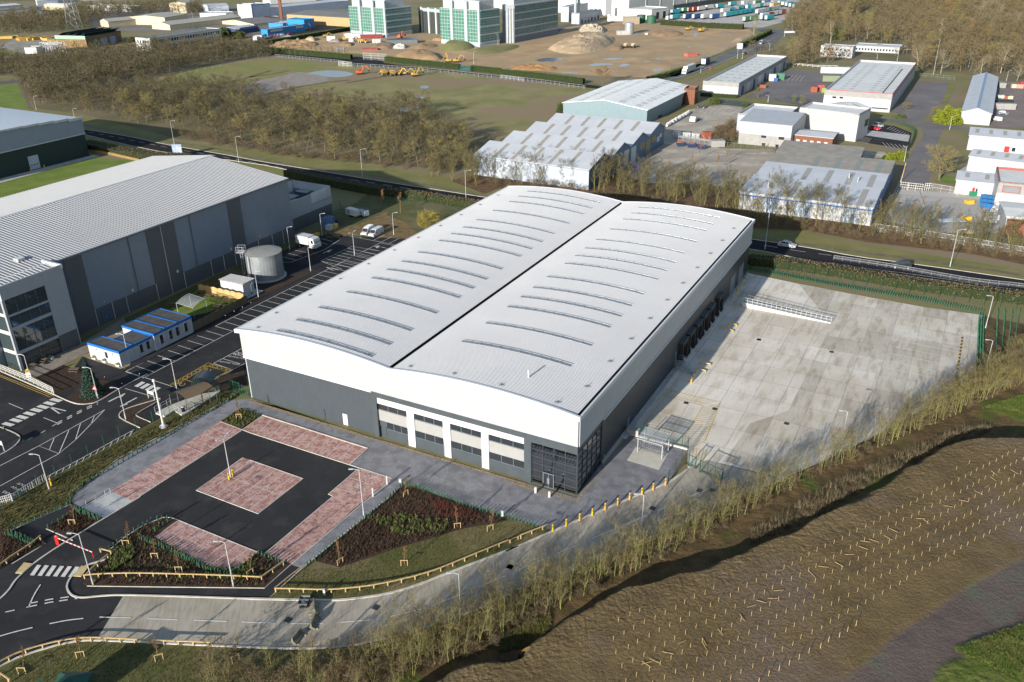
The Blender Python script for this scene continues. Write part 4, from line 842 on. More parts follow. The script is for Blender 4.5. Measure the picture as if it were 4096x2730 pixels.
mb=MB(); MF.box(mb,9.0,56.7,0,9.1,63.4,8.2); MF.box(mb,.4,56.65,0,9.1,56.75,8.2); mb.build('lobby_wall',flat('lobby_wall',(.25,.25,.25)),mw)
mb=MB(); MF.box(mb,.4,56.7,.1,9.0,63.8,.14); mb.build('lobby_floor',flat('lobby_floor',(.10,.10,.10)),mw)
mb=MB(); MF.box(mb,3,58.5,3.4,9,63.4,3.7); mb.build('lobby_landing',m_wht,mw)
for v in (60.2,63.0):
 mb=MB(); MF.box(mb,2.8,v,.1,3.1,v+.3,7.6); mb.build('lobby_column',m_wht,mw)
mb=MB()
for k in range(12): MF.box(mb,1.2+.3*k,60.6,.15+.27*k,1.55+.3*k,62.2,.25+.27*k)
mb.build('stair',m_wht,mw)
dr=fbox('entrance_door',m_frame,58.5,0,60.3,2.5,u0=.12,u1=.3,label='glazed double entrance door')
for a in (58.62,59.45):
 mb=MB(); MF.box(mb,.09,a,.1,.12,a+.72,2.35); mb.build('pane',m_glass,dr)
 mb=MB(); MF.box(mb,.03,a+(.62 if a<59 else .04),.7,.08,a+(.68 if a<59 else .1),1.7); mb.build('handle',m_steel,dr)
fbox('fire_door',m_wht,21.3,.1,22.25,2.2,u0=.5,u1=.56,label='white fire door')
def sbox(name,m,u0,z0,u1,z1,v0=63.8,v1=63.92,label=None,parent=None):
 mb=MB(); MF.box(mb,u0,v0,z0,u1,v1,z1); return mb.build(name,m,parent or mw,label=label)
sbox('fire_door',m_frame,20.3,.1,21.3,2.2);
m_shel=flat('black_dock_pad',(.02,.02,.024),rough=.75)
for u in (48.4,52.9,57.4,61.9,66.3,72.6):
 d=sbox('dock_shelter',m_anthp,u-1.75,4.35,u+1.75,4.5,63.85,64.75,label='charcoal dock shelter hood')
 mb=MB(); MF.box(mb,u-1.75,63.85,.1,u-1.25,64.7,4.35); MF.box(mb,u+1.25,63.85,.1,u+1.75,64.7,4.35); MF.box(mb,u-1.25,64.4,3.5,u+1.25,64.65,4.35); mb.build('shelter_curtain',m_shel,d)
 mb=MB(); MF.box(mb,u-1.2,63.86,.9,u+1.2,63.95,3.5); mb.build('dock_door',flat('dock_door',(.05,.05,.06)),d)
 for s_ in (-1.5,1.5): mb=MB(); MF.box(mb,u+s_-.15,64.7,.5,u+s_+.15,64.85,1.1); mb.build('dock_bumper',m_blk,d)
for u in (84.3,91.5):
 d=sbox('level_access_door',flat('grey_roller_door',(.16,.18,.2),rough=.4),u-2,.1,u+2,4.6,label='grey level access door on the side wall')
sbox('fire_door',m_frame,44.5,1.3,45.5,3.4)
mb=MB(); MF.box(mb,9.4,63.85,0,ML-.6,64.3,.35); MF.box(mb,17.6,63.9,0,44,64.9,.5); mb.build('concrete_plinth',MATS['pale_concrete'],mw)
mb=MB(); MF.box(mb,19.1,64.3,0,20.1,66.3,1.1); mb.build('bin_wall',MATS['pale_concrete'],mw)
mb=MB(); mb.tube(MF.p(10.4,64,.1),MF.p(10.4,64,1.1),.06); mb.build('yellow_pipe',m_ylw,mw)
m_rl=mat('rooflight_glass',(.15,.165,.19),(.21,.225,.24),sc=.8,rough=.25,spec=.6)
US=[12.4,20.3,28.1,33.1,38.1,44,52,57,62,67.9,75.8,83.7,88.7,93.6]
def rooflight(u,v0,v1,b0,b1):
 P=barrel(b0,b1,60); z=lambda v: H+.15+RISE*(1-(2*(v-b0)/(b1-b0)-1)**2)
 n=12; mb=MB(); fr=MB(); w=.38
 for i in range(n):
  a=v0+(v1-v0)*i/n;b=v0+(v1-v0)*(i+1)/n; mb.quad(MF.p(u-w,a,z(a)+.05),MF.p(u+w,a,z(a)+.05),MF.p(u+w,b,z(b)+.05),MF.p(u-w,b,z(b)+.05))
 mb.cm=1
 for i in range(12):
  a=v0+(v1-v0)*i/11.;
  if 0<i<11: mb.obox(MF.p(u-w,a-.04,z(a)+.05),MF.x*(2*w),MF.y*.08,(0,0,.06))
 for i in range(n):
  a=v0+(v1-v0)*i/n;b=v0+(v1-v0)*(i+1)/n
  for o_ in (-w-.08,w):
   A=MF.p(u+o_,a,z(a)); B=MF.p(u+o_,b,z(b)); h_=.12 if o_>0 else .06; mb.obox(A,MF.x*.08,B-A,(0,0,h_))
 mb.build('rooflight',[m_rl,m_galv],mw)
for u in US: rooflight(u,37.8,57.3,VL+.35,MW-.9)
for u in [1.6,6.5]+US: rooflight(u,8.2,27.9,.25,VL-.35)
for v in (4,11,19,27,35,43,51,60):
 for u in (1.6,):
  z=zz(v)+.05; mb=MB()
  for a in range(3): d_=Vector((math.cos(a*1.05+.4),math.sin(a*1.05+.4),0))*.42; p=MF.p(u,v,z); mb.bar(p-d_,p+d_,.05,.04)
  mb.tube(MF.p(u,v,z),MF.p(u,v,z+.35),.04); mb.build('roof_anchor',m_frame,mw)
for v in (2.2,MW-2.6):
 for u in range(8,98,9):
  z=zz(v)+.05; mb=MB()
  for a in range(3): d_=Vector((math.cos(a*1.05+.4),math.sin(a*1.05+.4),0))*.42; p=MF.p(u,v,z); mb.bar(p-d_,p+d_,.05,.04)
  mb.tube(MF.p(u,v,z),MF.p(u,v,z+.35),.04); mb.build('roof_anchor',m_frame,mw)
p=MF.p(5.6,53.4,zz(53.4)); mb=MB(); mb.tube(p,p+Vector((0,0,1.3)),.13,n=10); mb.build('vent_pipe',m_wht,mw)
# =============================================================== left grey warehouse
def FB(name,m,parent,u0,v0,z0,u1,v1,z1,label=None):
 mb=MB(); MF.box(mb,u0,v0,z0,u1,v1,z1); return mb.build(name,m,parent,label=label)
lw=thing('warehouse','long grey warehouse with ribbed roof, dark vertical wall panels and a glazed office corner','building',MF.p(30,-75,0))
m_lg=clad('silver_blue_cladding',(.19,.225,.285),.25,z=True,str_=.25,rough=.35,metal=.2); m_lgp=clad('silver_office_cladding',(.30,.315,.34),.9,ADIR,str_=.15,rough=.35); m_ldk=clad('dark_panel',(.085,.09,.10),.25,z=True,str_=.25,rough=.4)
m_lroof=flat('ribbed_roof_sheet',(.31,.315,.325),rough=.45,var=.05)
ribroof('roof',MF,-14,70.6,[(-49.3,16.3),(-76.2,19.3)],.78,.17,m_lroof,lw,top=.42); ribroof('roof',MF,-14,71.6,[(-100.2,16.5),(-76.2,19.3)],.78,.17,m_lroof,lw,top=.42)
FB('ridge_cap',m_steel,lw,-14,-76.5,19.25,71.6,-75.9,19.45); FB('eaves_gutter',m_frame,lw,-14,-49.6,16.1,70.4,-49.1,16.45)
mb=MB()
shell(MF,-14,70.4,[(-99.9,16.3),(-76.2,19.2),(-49.6,16.2)],0,mb); mb.build('wall',m_lg,lw)
FB('charcoal_plinth',m_ldk,lw,8.7,-49.58,0,70.4,-49.5,3.7)
for a,b in ((4.7,8.75),(24.8,32.6),(48.8,52.7)): FB('dark_wall_panel',m_ldk,lw,a,-49.58,0.0 if a<9 else 3.7,b,-49.48,16.15)
for u in (4.4,20.1,28.7,37,52.9,8.8,13,16.6,24.7,32.7,41,45,48.8,57,62,66): FB('rainwater_pipe' if u in(4.4,20.1,37,52.9) else 'cladding_joint',m_frame if u in(4.4,20.1,37,52.9) else m_steel,lw,u-.06,-49.5,0,u+.06,-49.38,16.1 if u in(4.4,20.1,28.7,37,52.9) else 3.7)
for u in (10,61):
 d=FB('double_door',flat('blue_grey_door',(.06,.09,.14)),lw,u,-49.5,.1,u+2.2,-49.42,3.0 if u==10 else 2.6,label='blue grey double door in the long wall'); FB('handle',m_steel,d,u+1.05,-49.42,1,u+1.15,-49.38,1.4)
for u in (18.3,30.8,47.5): FB('wall_sign',m_wht,lw,u,-49.45,4.2,u+.5,-49.38,4.8)
for u in (11,57.5): FB('wall_lamp',m_wht,lw,u,-49.45,4.6,u+.35,-49.2,4.8)
OU0,OU1,OV=-11.6,1.3,-45.1
mb=MB(); shell(MF,OU0,OU1,[(-49.6,16.3),(OV-.05,16.3)],0,mb);
FB('office_side_wall',m_lgp,lw,OU1-.2,-49.6,0,OU1,OV,17)
FB('office_wall',m_lgp,lw,-3.0,OV-.2,3.6,OU1-.2,OV,17); FB('office_wall',m_ldk,lw,-3.0,OV-.2,0,OU1-.2,OV,3.6)
FB('office_wall',m_lgp,lw,OU0,OV-.2,14.3,-3.0,OV,17)
ribroof('office_roof',MF,OU0-2,OU1-.3,[(-49.4,16.6),(OV-.3,16.1)],.78,.17,m_lroof,lw,top=.42); FB('office_parapet',m_fascia,lw,OU1-.35,-50.6,16.3,OU1+.1,OV+.05,17.1); FB('office_parapet',m_lgp,lw,OU0,OV-.3,16.3,OU1-.35,OV+.05,17.05)
m_cw=glass('office_glass',(.035,.05,.055))
fr=MB()
for z0,z1 in ((0,3.3),(3.9,8.2),(8.8,10.9),(11.3,14.3)):
 for j in range(4):
  a=-11.2+2.05*j
  for k in range(2 if z1-z0>2.5 else 1):
   n_=2 if z1-z0>2.5 else 1; c=z0+(z1-z0)*k/n_; d=z0+(z1-z0)*(k+1)/n_
   FB('office_pane',m_cw,lw,a+.04,OV-.3,c+.04,a+2.01,OV-.25,d-.04)
  MF.box(fr,a-.03,OV-.25,z0,a+.03,OV-.12,z1)
FB('floor_band',m_lgp,lw,-11.3,OV-.3,3.3,-3,OV-.02,3.9);FB('floor_band',m_lgp,lw,-11.3,OV-.3,8.2,-3,OV-.02,8.8);FB('floor_band',m_lgp,lw,-11.3,OV-.3,10.9,-3,OV-.02,11.3)
fr.build('mullion_grid',m_frame,lw)
FB('corner_column',m_lgp,lw,OU0-.1,OV-.5,0,-11.2,OV+.02,14.3)
for k,(z0,z1) in enumerate(((0,3.3),(3.9,7.3),(7.9,11),(11.5,14.3))):
 for j in range(3): FB('office_pane',m_cw,lw,OU0+.0,OV-3.0-2.3*j,z0+.1,OU0+.1,OV-.7-2.3*j,z1-.1)
FB('office_end_wall',flat('pale_render',(.5,.5,.48)),lw,OU0+.1,-52,0,OU0+.35,OV-.3,16.2)
FB('roof_hatch',m_wht,lw,-1.5,-55.5,17.0,0,-54,17.5)
FB('annex_wall',m_lgp,lw,70.5,-53.8,3.6,83,-53.6,8.4);FB('annex_wall',m_lgp,lw,83,-53.8,3.6,91.4,-53.6,5.4);FB('annex_wall',m_ldk,lw,70.5,-53.8,0,91.4,-53.6,3.6);FB('annex_end_wall',m_lgp,lw,91.4,-67.5,0,91.6,-53.6,6.5)
FB('annex_roof',m_frame,lw,70.6,-67.5,5.3,91.4,-53.8,5.5)
for (a,b,c,d) in ((83,-53.78,91.5,-53.6),(70.5,-67.5,91.5,-67.3),(91.3,-67.5,91.5,-53.6)):
 mb=MB()
 for k in range(11): MF.box(mb,a,b,5.6+.27*k,c,d,5.78+.27*k)
 MF.box(mb,a,b,8.4,c,d,8.6); mb.build('louvre_screen',m_steel,lw)
for (u,v,du,dv,h_) in ((74,-65,5,3,1.8),(80.5,-64,4,5,1.5),(75,-59,7,2.5,1.3),(86,-62,3,4,1.9),(84.5,-57.5,4,2,1.1)): FB('plant_unit',m_frame,lw,u,v,5.5,u+du,v+dv,5.5+h_)
# =============================================================== far left warehouse
fl=thing('warehouse','pale blue grey warehouse with dark green lower wall at the left edge','building',MF.p(80,-200,0))
m_flu=clad('blue_grey_cladding',(.25,.285,.35),.3,ADIR,str_=.3);m_fld=clad('dark_green_cladding',(.012,.030,.032),.3,ADIR,str_=.3)
FB('upper_cladding',m_flu,fl,40,-240,8.2,109.4,-180.5,13.4);FB('lower_cladding',m_fld,fl,40,-239.8,0,109.2,-180.7,7.9);FB('drip_flashing',m_fascia,fl,40,-239.9,7.9,109.5,-180.3,8.2);
pr_=[(109.8-70*i/12.,13.55+2.6*(1-(2*i/12.-1)**2)*.6) for i in range(13)]
SF=MF.swap(0,0); slabroof(SF,-240.2,-180.4,pr_,.2,MB()).build('roof',clad('pale_blue_roof',(.46,.50,.56),1.4,ADIR,str_=.35),fl)
mb=MB()
for (a,za),(b,zb) in zip(pr_,pr_[1:]): MF.box(mb,b,-180.45,za-.35,a,-180.15,max(za,zb)+.12)
mb.build('fascia',m_fascia,fl);
mb=MB(); shell(SF,-239.9,-180.6,[(p,z-.25) for p,z in pr_],13.0,mb); mb.build('gable_wall',m_flu,fl)
d=FB('roller_door',flat('pale_roller_door',(.42,.46,.5)),fl,85.7,-180.7,.1,89.5,-180.6,4.7,label='pale grey sectional door')
for k in range(3): FB('door_window',m_glass,d,86.1+1.1*k,-180.6,1.5,86.8+1.1*k,-180.56,1.8)
for i,u in enumerate((85.0,90.2)):
 b=thing('bollard',['yellow bollard left of the pale sectional door','yellow bollard right of the pale sectional door'][i],'bollard',MF.p(u,-179.6,0.04)); FB('post',m_ylw,b,u-.12,-179.72,0.04,u+.12,-179.48,1.1); FB('cap',m_dk,b,u-.13,-179.73,1.1,u+.13,-179.47,1.16)
# =============================================================== portable cabins
pc=thing('portable_office','white portable office with blue roof trim and tall windows beside the parking bays','cabin',MF.p(7,-33,0))
m_cab=flat('cabin_panel',(.42,.44,.48),rough=.5); m_cabr=mat('felt_roof',(.085,.08,.078),(.06,.058,.058),sc=.6,rough=.9); m_blue=flat('blue_trim',(.015,.13,.42),rough=.4)
def cabin(u0,v0,u1,v1,h):
 FB('wall',m_cab,pc,u0,v0,0,u1,v1,h); FB('felt_roof',m_cabr,pc,u0+.15,v0+.15,h,u1-.15,v1-.15,h+.12)
 mb=MB()
 for a in ((u0,v0,u1,v0+.15),(u0,v1-.15,u1,v1+.04),(u0-.04,v0,u0+.15,v1),(u1-.15,v0,u1+.04,v1)): MF.box(mb,a[0]-.02,a[1]-.02,h-.3,a[2]+.02,a[3]+.02,h+.2)
 mb.build('blue_trim',m_blue,pc)
cabin(-1.9,-38.3,1.4,-29.5,3.1); cabin(1.45,-35.0,5.95,-29.5,3.1); cabin(6,-38,9.1,-29.1,3.5); cabin(9.15,-38,12.2,-29.1,3.5); cabin(12.25,-38,15.6,-29.1,3.5)
mb=MB()
for u in (3.0,4.6):
 w_=FB('window',m_wht,pc,u-.42,-29.5,.9,u+.42,-29.42,2.7); FB('pane',m_glass,w_,u-.34,-29.42,.98,u+.34,-29.4,2.62)
for u in (7.6,9.9,11.6,13.8):
 w_=FB('window',m_wht,pc,u-.45,-29.1,.9,u+.45,-29.0,2.9); FB('pane',m_glass,w_,u-.36,-29.0,.98,u+.36,-28.98,2.82)
FB('window',m_glass,pc,-1.98,-33.6,1.1,-1.9,-33,2.3); FB('window',m_glass,pc,5.9,-36.8,1.1,5.98,-36,2.3)
for v in (-36,-31.4):
 mb=MB(); mb.ball(MF.p(-2,v,2.4),.18,.18,.18); mb.build('wall_lamp',m_steel,pc)
# =============================================================== water tank, pump house
wt=thing('water_tank','round galvanised sprinkler tank with shallow lid beside the grey warehouse','tank',MF.p(46.3,-37.5,0)); c=MF.p(46.3,-37.5,0)
mb=MB(); mb.lathe(c,[(4.25,0),(4.25,6.1),(4.33,6.1),(4.33,6.3),(4.2,6.3)],36); mb.build('shell',mat('tank_steel',(.42,.45,.47),(.30,.33,.36),sc=.25,rough=.3,metal=.55,bump=.15,bsc=1),wt,smooth=False)
mb=MB(); mb.lathe(c,[(4.2,6.28),(3,6.42),(0,6.55)],36); mb.build('lid',clad('tank_lid',(.28,.28,.25),.5,ADIR,str_=.4),wt)
mb=MB(); mb.lathe(c,[(4.7,0),(4.7,.25),(4.2,.25)],36); mb.build('base_slab',MATS['pale_concrete'],wt)
mb=MB(); q=MF.p(43.6,-41.8,0);
for k in range(16): mb.bar(q+Vector((-.3,0,.4+.4*k)),q+Vector((.3,0,.4+.4*k)),.04,.04)
for dx in (-.3,.3): mb.tube(q+Vector((dx,0,0)),q+Vector((dx,0,7.6)),.04)
for a in range(4):
 p=[q+Vector((x,y,6.5)) for x,y in ((-.9,-.9),(.9,-.9),(.9,.9),(-.9,.9))]; mb.tube(p[a],p[a]+Vector((0,0,1.2)),.035)
 for z_ in (.6,1.2): mb.tube(p[a]+Vector((0,0,z_)),p[(a+1)%4]+Vector((0,0,z_)),.03)
mb.box(q.x-.95,q.y-.95,6.35,q.x+.95,q.y+.95,6.42); mb.build('ladder_cage',m_steel,wt)
mb=MB(); a=MF.p(41.7,-38,0); mb.path([a,a+Vector((0,0,6.2)),MF.p(42.6,-38,6.2)],.14,8); mb.build('fill_pipe',m_steel,wt)
ph=thing('pump_house','small white pump house with ribbed roof next to the round tank','building',MF.p(35.8,-36.3,0))
FB('wall',m_wht,ph,34,-39.6,0,37.4,-32.8,3.1); ribroof('roof',MF,33.7,37.7,[(-39.9,3.15),(-32.5,3.35)],.5,.1,m_lroof,ph); FB('concrete_base',MATS['pale_concrete'],ph,33.2,-40,0,38.8,-31.6,.15)
mb=MB(); mb.path([MF.p(36.2,-32.6,.2),MF.p(36.2,-32.5,2.6),MF.p(36.2,-31.9,2.9)],.13,8); mb.build('exhaust_pipe',m_frame,ph)
# =============================================================== blue sheds across the road
m_teal=clad('teal_cladding',(.16,.225,.255),.5,(1,0,0),str_=.2); m_wroof=flat('white_roof',(.60,.60,.57),rough=.5,var=.1,sc=.2); m_wroof2=flat('pale_grey_roof',(.43,.45,.48),rough=.5,var=.08,sc=.2)
m_skyl=flat('roof_light_strip',(.30,.28,.24),rough=.4,var=.2,sc=2); m_bluec=flat('bright_blue_cladding',(.05,.17,.36),rough=.45); m_brroof=mat('brown_grey_roof',(.27,.25,.22),(.22,.205,.18),sc=.4,rough=.85)
m_whc=flat('white_wall',(.36,.37,.38),rough=.55,var=.07); m_gblock=flat('grey_block_wall',(.27,.265,.26),rough=.8); m_brick=mat('brown_brick',(.20,.085,.05),(.14,.06,.04),sc=3,rough=.85); m_buff=mat('buff_brick',(.40,.28,.14),(.33,.23,.12),sc=2,rough=.85)
b=Bd('blue_warehouse','tall teal blue warehouse with a long white rooflight-dotted roof across the main road','building',('A2',1248,1055),('A2',1248,935),('A2',1652,738),('A2',538,870)).gable(m_teal,flat('bright_white_roof',(.80,.80,.77),rough=.5),rise=2.6,axis='u',ov=.4)
for fv in (.13,.33,.62,.82):
 for k in range(11):
  for j in (0,1,2):
   if (k*3+j+int(fv*10))%7==0 : continue
   u=b.L*(.05+.09*k)+j*1.3; b.strips([u],b.W*fv-b.W*.035,b.W*fv+b.W*.035,.55,m_skyl)
b.px('f','A2',(1550,790),(1605,862),'window',m_glass); b.px('f','A2',(1575,870),(1600,945),'door',m_dk,zmin=.1); b.px('f','A2',(1540,885),(1565,955),'door',m_dk,zmin=.1); b.px('f','A2',(1340,985),(1365,1060),'door',m_dk,zmin=.1)
BW=b
b=Bd('brick_office','small brown brick office stuck to the far end of the teal warehouse','building',('A2',1655,885),('A2',1655,755),('A2',1685,730),('A2',1600,720),h=7.).parapet(m_brick,m_brroof)
b.windows('f',[(1,2.4),(4,5.4)],.5,b.L-.5,2,1.2,m_glass)
b=Bd('blue_works','blue industrial works with four stepped pale roofs beside the teal warehouse','building',('A2',1395,1225),('A2',1395,1078),('A2',755,1442),('A2',395,1058)).gable(flat('works_blue',(.07,.14,.22),rough=.5),m_wroof2,rise=2.7,axis='v',n=4,asym=.36,ov=.3)
for i in range(4):
 w_=b.L/4; v0=w_*i+w_*.4; v1=w_*(i+1)-.3
 b.strips([b.W*t for t in (.18,.34,.50,.66,.82)],v0,v1,1.3,m_skyl)
for (x,y,X,Y) in ((1052,1285,1083,1410),(1113,1255,1147,1385)): b.px('f','A2',(x,y),(X,Y),'roller_door',m_wht,zmin=.1)
for (x,y,X,Y) in ((925,1370,940,1400),(945,1362,958,1398),(978,1340,990,1395),(1000,1330,1015,1385),(1190,1215,1202,1265),(1210,1208,1222,1258),(1240,1190,1270,1300),(1287,1165,1298,1205),(1305,1155,1318,1198)): b.px('f','A2',(x,y),(X,Y),'window',mat('office_window_yellow',(.25,.2,.1),rough=.3))
b.px('f','A2',(1330,1165),(1350,1195),'wall_sign',m_wht); b.px('f','A2',(1352,1140),(1370,1158),'wall_sign',m_wht)
b.pn('e',0,.1,b.W,b.h-.3,'pale_end_cladding',flat('pale_works_end',(.33,.37,.43)),.08)
# =============================================================== right hand estate
b=Bd('grey_roofed_works','works with pale grey stepped roofs and blue trim behind the roadside trees','building',('B3',1015,562),('B3',1050,408),('A3',1232,1392),('B2',2035,272)).gable(m_whc,m_wroof2,rise=1.2,axis='v',n=3,asym=.93,ov=.3)
for i in range(2):
 w_=b.L/3; b.strips([b.W*t for t in (.1,.27,.44,.62)],w_*i+.3,w_*i+w_*.8,1.6,m_skyl)
b.strips([b.W*.5],w_*2+.1,w_*3-.1,b.W+.5,m_brroof,name='brown_roof_bay',lift=.08)
b.strips([b.W*t for t in (.1,.27,.44,.62)],w_*2+.3,w_*2+w_*.8,1.6,flat('green_strip',(.2,.22,.2)),lift=.12); gh=b.h
b.pn('f',0,.0,b.L,b.h-.4,'blue_side_cladding',flat('side_blue',(.12,.2,.34)),.08); b.pn('s',0,b.h-1,b.W,b.h-.6,'blue_band',m_blue,.08)
for t in (.1,.45,.7): b.pn('s',b.W*t,.1,b.W*t+4,4.2,'roller_door',flat('door_blue_white',(.35,.45,.6)),.1)
for t,u in ((.82,.12),(.2,.45),(.28,.5)):
 mb=MB(); p=b.F.p(b.L*u,b.W*t,b.h+.5); mb.tube(p,p+Vector((0,0,1.6)),.2,n=8); mb.build('flue',m_galv,b.t)
b=Bd('brown_roofed_shed','low shed with a weathered brown roof and blue verge behind the grey stepped roofs','building',('A3',922,1345),('A3',932,1348),('A3',982,1252),('A3',245,1278),h=gh+.3).gable(m_bluec,m_brroof,rise=.8,axis='v',asym=.8)
b=Bd('white_office','white and grey block office with a curved grey metal roof beside the yard','building',('A3',340,1262),('A3',368,1068),('A3',487,972),('A3',-85,1035))
b.gable(m_whc,flat('grey_metal_roof',(.33,.34,.36),rough=.4),rise=1.4,axis='v',asym=.8); b.pn('s',0,0,b.W,b.h*.47,'block_plinth',m_gblock,.08)
b.windows('s',[(4.1,5.2),(.8,2.2)],3,b.W-6,4,1.5,m_wht,name='window');
for (x,y,X,Y) in ((105,1148,145,1172),(253,1160,297,1188),(110,1213,138,1243),(225,1225,250,1252)): b.px('s','A3',(x,y),(X,Y),'window',m_glass,out=.12)
b=Bd('white_block','taller white block with a pale grey upper band beside the small car park','building',('A3',890,1205),('A3',938,968),('A3',1034,918),('A3',345,950)).parapet(m_whc,m_wroof)
b.pn('s',.4,b.h*.55,b.W,b.h-.4,'grey_band',clad('grey_band',(.33,.34,.34),.5,z=True),.08); b.px('f','A3',(985,1020),(1005,1060),'window',m_glass)
b=Bd('cream_roofed_hall','white hall with a low cream roof behind the taller white block','building',('A3',1000,1050),('A3',1036,916),('A3',775,868),('A3',500,912),h=7.5)
b.gable(m_whc,m_wroof,rise=1.2,axis='v')
b.strips([b.W*t for t in (.2,.4,.6,.8)],1,b.L*.42,1,m_skyl)
b=Bd('white_unit','white unit with a raised parapet next to the curved grey roof','building',('A3',-80,1100),('A3',-93,962),('A2',2150,878),('A3',300,1003),h=9.0).parapet(m_whc,m_wroof)
b=Bd('brick_annex','brown brick annex with a shallow grey roof in front of the white office','building',('A3',705,1222),('A3',712,1175),('A3',762,1125),('A3',360,1148),h=4.2).gable(m_brick,m_wroof2,rise=.7,axis='v')
b.windows('s',[(1.4,2.6)],1,b.W-1,5,1.2,m_wht)
b=Bd('long_white_unit','long white trade unit with grey eaves band and blue doors left of the service yard','building',('A2',2022,828),('A2',2025,708),('A3',325,478),('A2',1715,690)).parapet(m_whc,m_wroof,ph=.8)
b.pn('s',0,b.h-1.8,b.W,b.h+.1,'grey_band',m_gblock,.1); b.pn('f',0,b.h-1.8,b.L,b.h+.1,'grey_band',m_gblock,.1)
for k in range(9): b.pn('f',6+b.L*k/9.3,.1,10+b.L*k/9.3,b.h-2.2,'roller_door' if k%2 else 'blue_door',m_wht if k%2 else flat('navy_door',(.04,.06,.2)),.1)
for i in range(9):
 for v in (.28,.42,.66,.8): b.strips([b.L*(.1+.095*i)],b.W*v-.8,b.W*v+.8,1.7,m_skyl)
b=Bd('white_warehouse','white warehouse with grey fascia, red trim and many small rooflights','building',('A3',1195,957),('A3',1216,803),('A3',1420,535),('A3',640,765)).parapet(m_whc,m_wroof,ph=.8)
b.pn('s',0,b.h-2.2,b.W,b.h+.1,'grey_band',m_gblock,.1); b.pn('f',0,b.h-2.2,b.L,b.h+.1,'grey_band',flat('mauve_band',(.25,.2,.22)),.1); b.pn('s',0,b.h+.1,b.W,b.h+.35,'red_trim',flat('red_trim',(.4,.05,.08)),.12); b.pn('f',0,b.h+.1,b.L,b.h+.35,'red_trim',MATS['red_trim'],.12)
b.px('s','A3',(1035,910),(1175,930),'window',m_glass); b.px('s','A3',(708,818),(738,835),'window',m_glass); b.px('s','A3',(768,822),(797,838),'window',m_glass)
for i in range(14):
 for v in (.22,.36,.66,.8): b.strips([b.L*(.06+.063*i)],b.W*v-.9,b.W*v+.9,1.5,m_skyl)
b.strips([b.L*.5],b.W*.08,b.W*.08+.01,.1,m_skyl)
mb=MB(); b.F.box(mb,4,b.W*.16,b.h-.78,b.L*.8,b.W*.17,b.h-.5); mb.build('gutter',m_dk,b.t)
b=Bd('long_grey_shed','long white shed with grey ridged roof and a pale green stripe on its gable','building',('A3',2030,1068),('A3',2058,968),('A3',2110,655),('A3',1808,940)).gable(m_whc,m_wroof2,rise=1.8,axis='u')
b.strips([b.L*(.06+.075*i) for i in range(12)],b.W*.12,b.W*.4,.6,m_skyl); b.strips([b.L*(.06+.075*i) for i in range(12)],b.W*.6,b.W*.88,.6,m_skyl)
mb=MB(); mb.obox(b.F.p(-.3,b.W/2-.5,b.h+1.75),b.F.x*(b.L+.6),b.F.y*1,(0,0,.25)); mb.build('ridge_cap',flat('ridge_blue',(.2,.27,.4)),b.t); b.pn('s',0,2.1,b.W,2.6,'green_stripe',flat('green_stripe',(.3,.5,.4)),.07)
def unit(label,base,top,al,ac,h,n,doors=True,redx=None):
 b=Bd('trade_unit',label,'building',base,top,al,ac,h=h).gable(m_whc,m_wroof2,rise=1.1,axis='u',asym=.6)
 b.strips([b.L*(i+.5)/n for i in range(n)],b.W*.2,b.W*.5,1.2,m_skyl)
 for i in range(n): b.pn('f',b.L*(i+.2)/n,.1,b.L*(i+.62)/n,3.6,'roller_door',m_wht,.1)
 b.pn('f',b.L*.44,.1,b.L*.5,2.4,'red_door',m_redp,.14); b.pn('f',b.L*.53,.8,b.L*.57,2.2,'window',m_glass,.12); return b
unit('white trade unit with grey roof furthest back in the right hand row',('A3',1868,1235),('A3',1870,1148),('A3',2600,1208),('A3',1885,1078),5.2,6)
unit('white trade unit with grey roof in the middle of the right hand row',('A3',1865,1450),('A3',1868,1325),('A3',2600,1415),('A3',1885,1262),5.2,6)
unit('small white unit with grey roof beside the palisade gates',('B3',1752,238),('B3',1760,170),('B3',2100,205),('B3',1790,92),4.2,2)
b=Bd('red_trimmed_office','white and grey office with red trim and an outside stair at the right edge','building',('B3',2080,335),('B3',2120,185),('B3',2500,220),('B3',2140,62),h=8).parapet(m_whc,m_wroof,gut=flat('dull_red',(.26,.07,.06)))
b.pn('f',0,b.h-3.2,b.L,b.h-.3,'grey_band',m_gblock,.08)
for t in (1.2,7,13): w_=b.pn('f',t,b.h-2.9,t+4.6,b.h-.9,'window',MATS['dull_red'],.12); b.pn('f',t+.25,b.h-2.7,t+4.35,b.h-1.1,'pane',flat('grey_window',(.2,.2,.22),rough=.2),.15)
b=Bd('white_shed','low white shed behind the parked lorries at the right edge','building',('B3',2180,560),('B3',2188,480),('B3',2600,515),('B3',2205,362),h=5).gable(m_whc,m_wroof,rise=.5,axis='u')
b=Bd('brick_shed','brown sided shed partly hidden by bare trees at the right edge','building',('B3',2175,615),('B3',2190,500),('B3',2600,540),('B3',2190,480),h=4.4).parapet(m_brick,m_wroof2)
b=Bd('site_office','white two storey modular office with small dark windows beside the wood','building',('A3',612,470),('A3',612,385),('A3',885,400),('A3',640,372),h=6.5).parapet(m_whc,m_wroof2,ph=.2)
b.windows('f',[(1,2),(4,5)],1,b.L-1,7,.9,m_glass)
b=Bd('site_office','long low grey modular office behind the two storey one','building',('A3',890,430),('A3',890,385),('A3',1278,405),('A3',900,362),h=3.6).parapet(m_whc,m_wroof2,ph=.2); b.windows('f',[(1,2.2)],1,b.L-1,14,.9,m_glass)
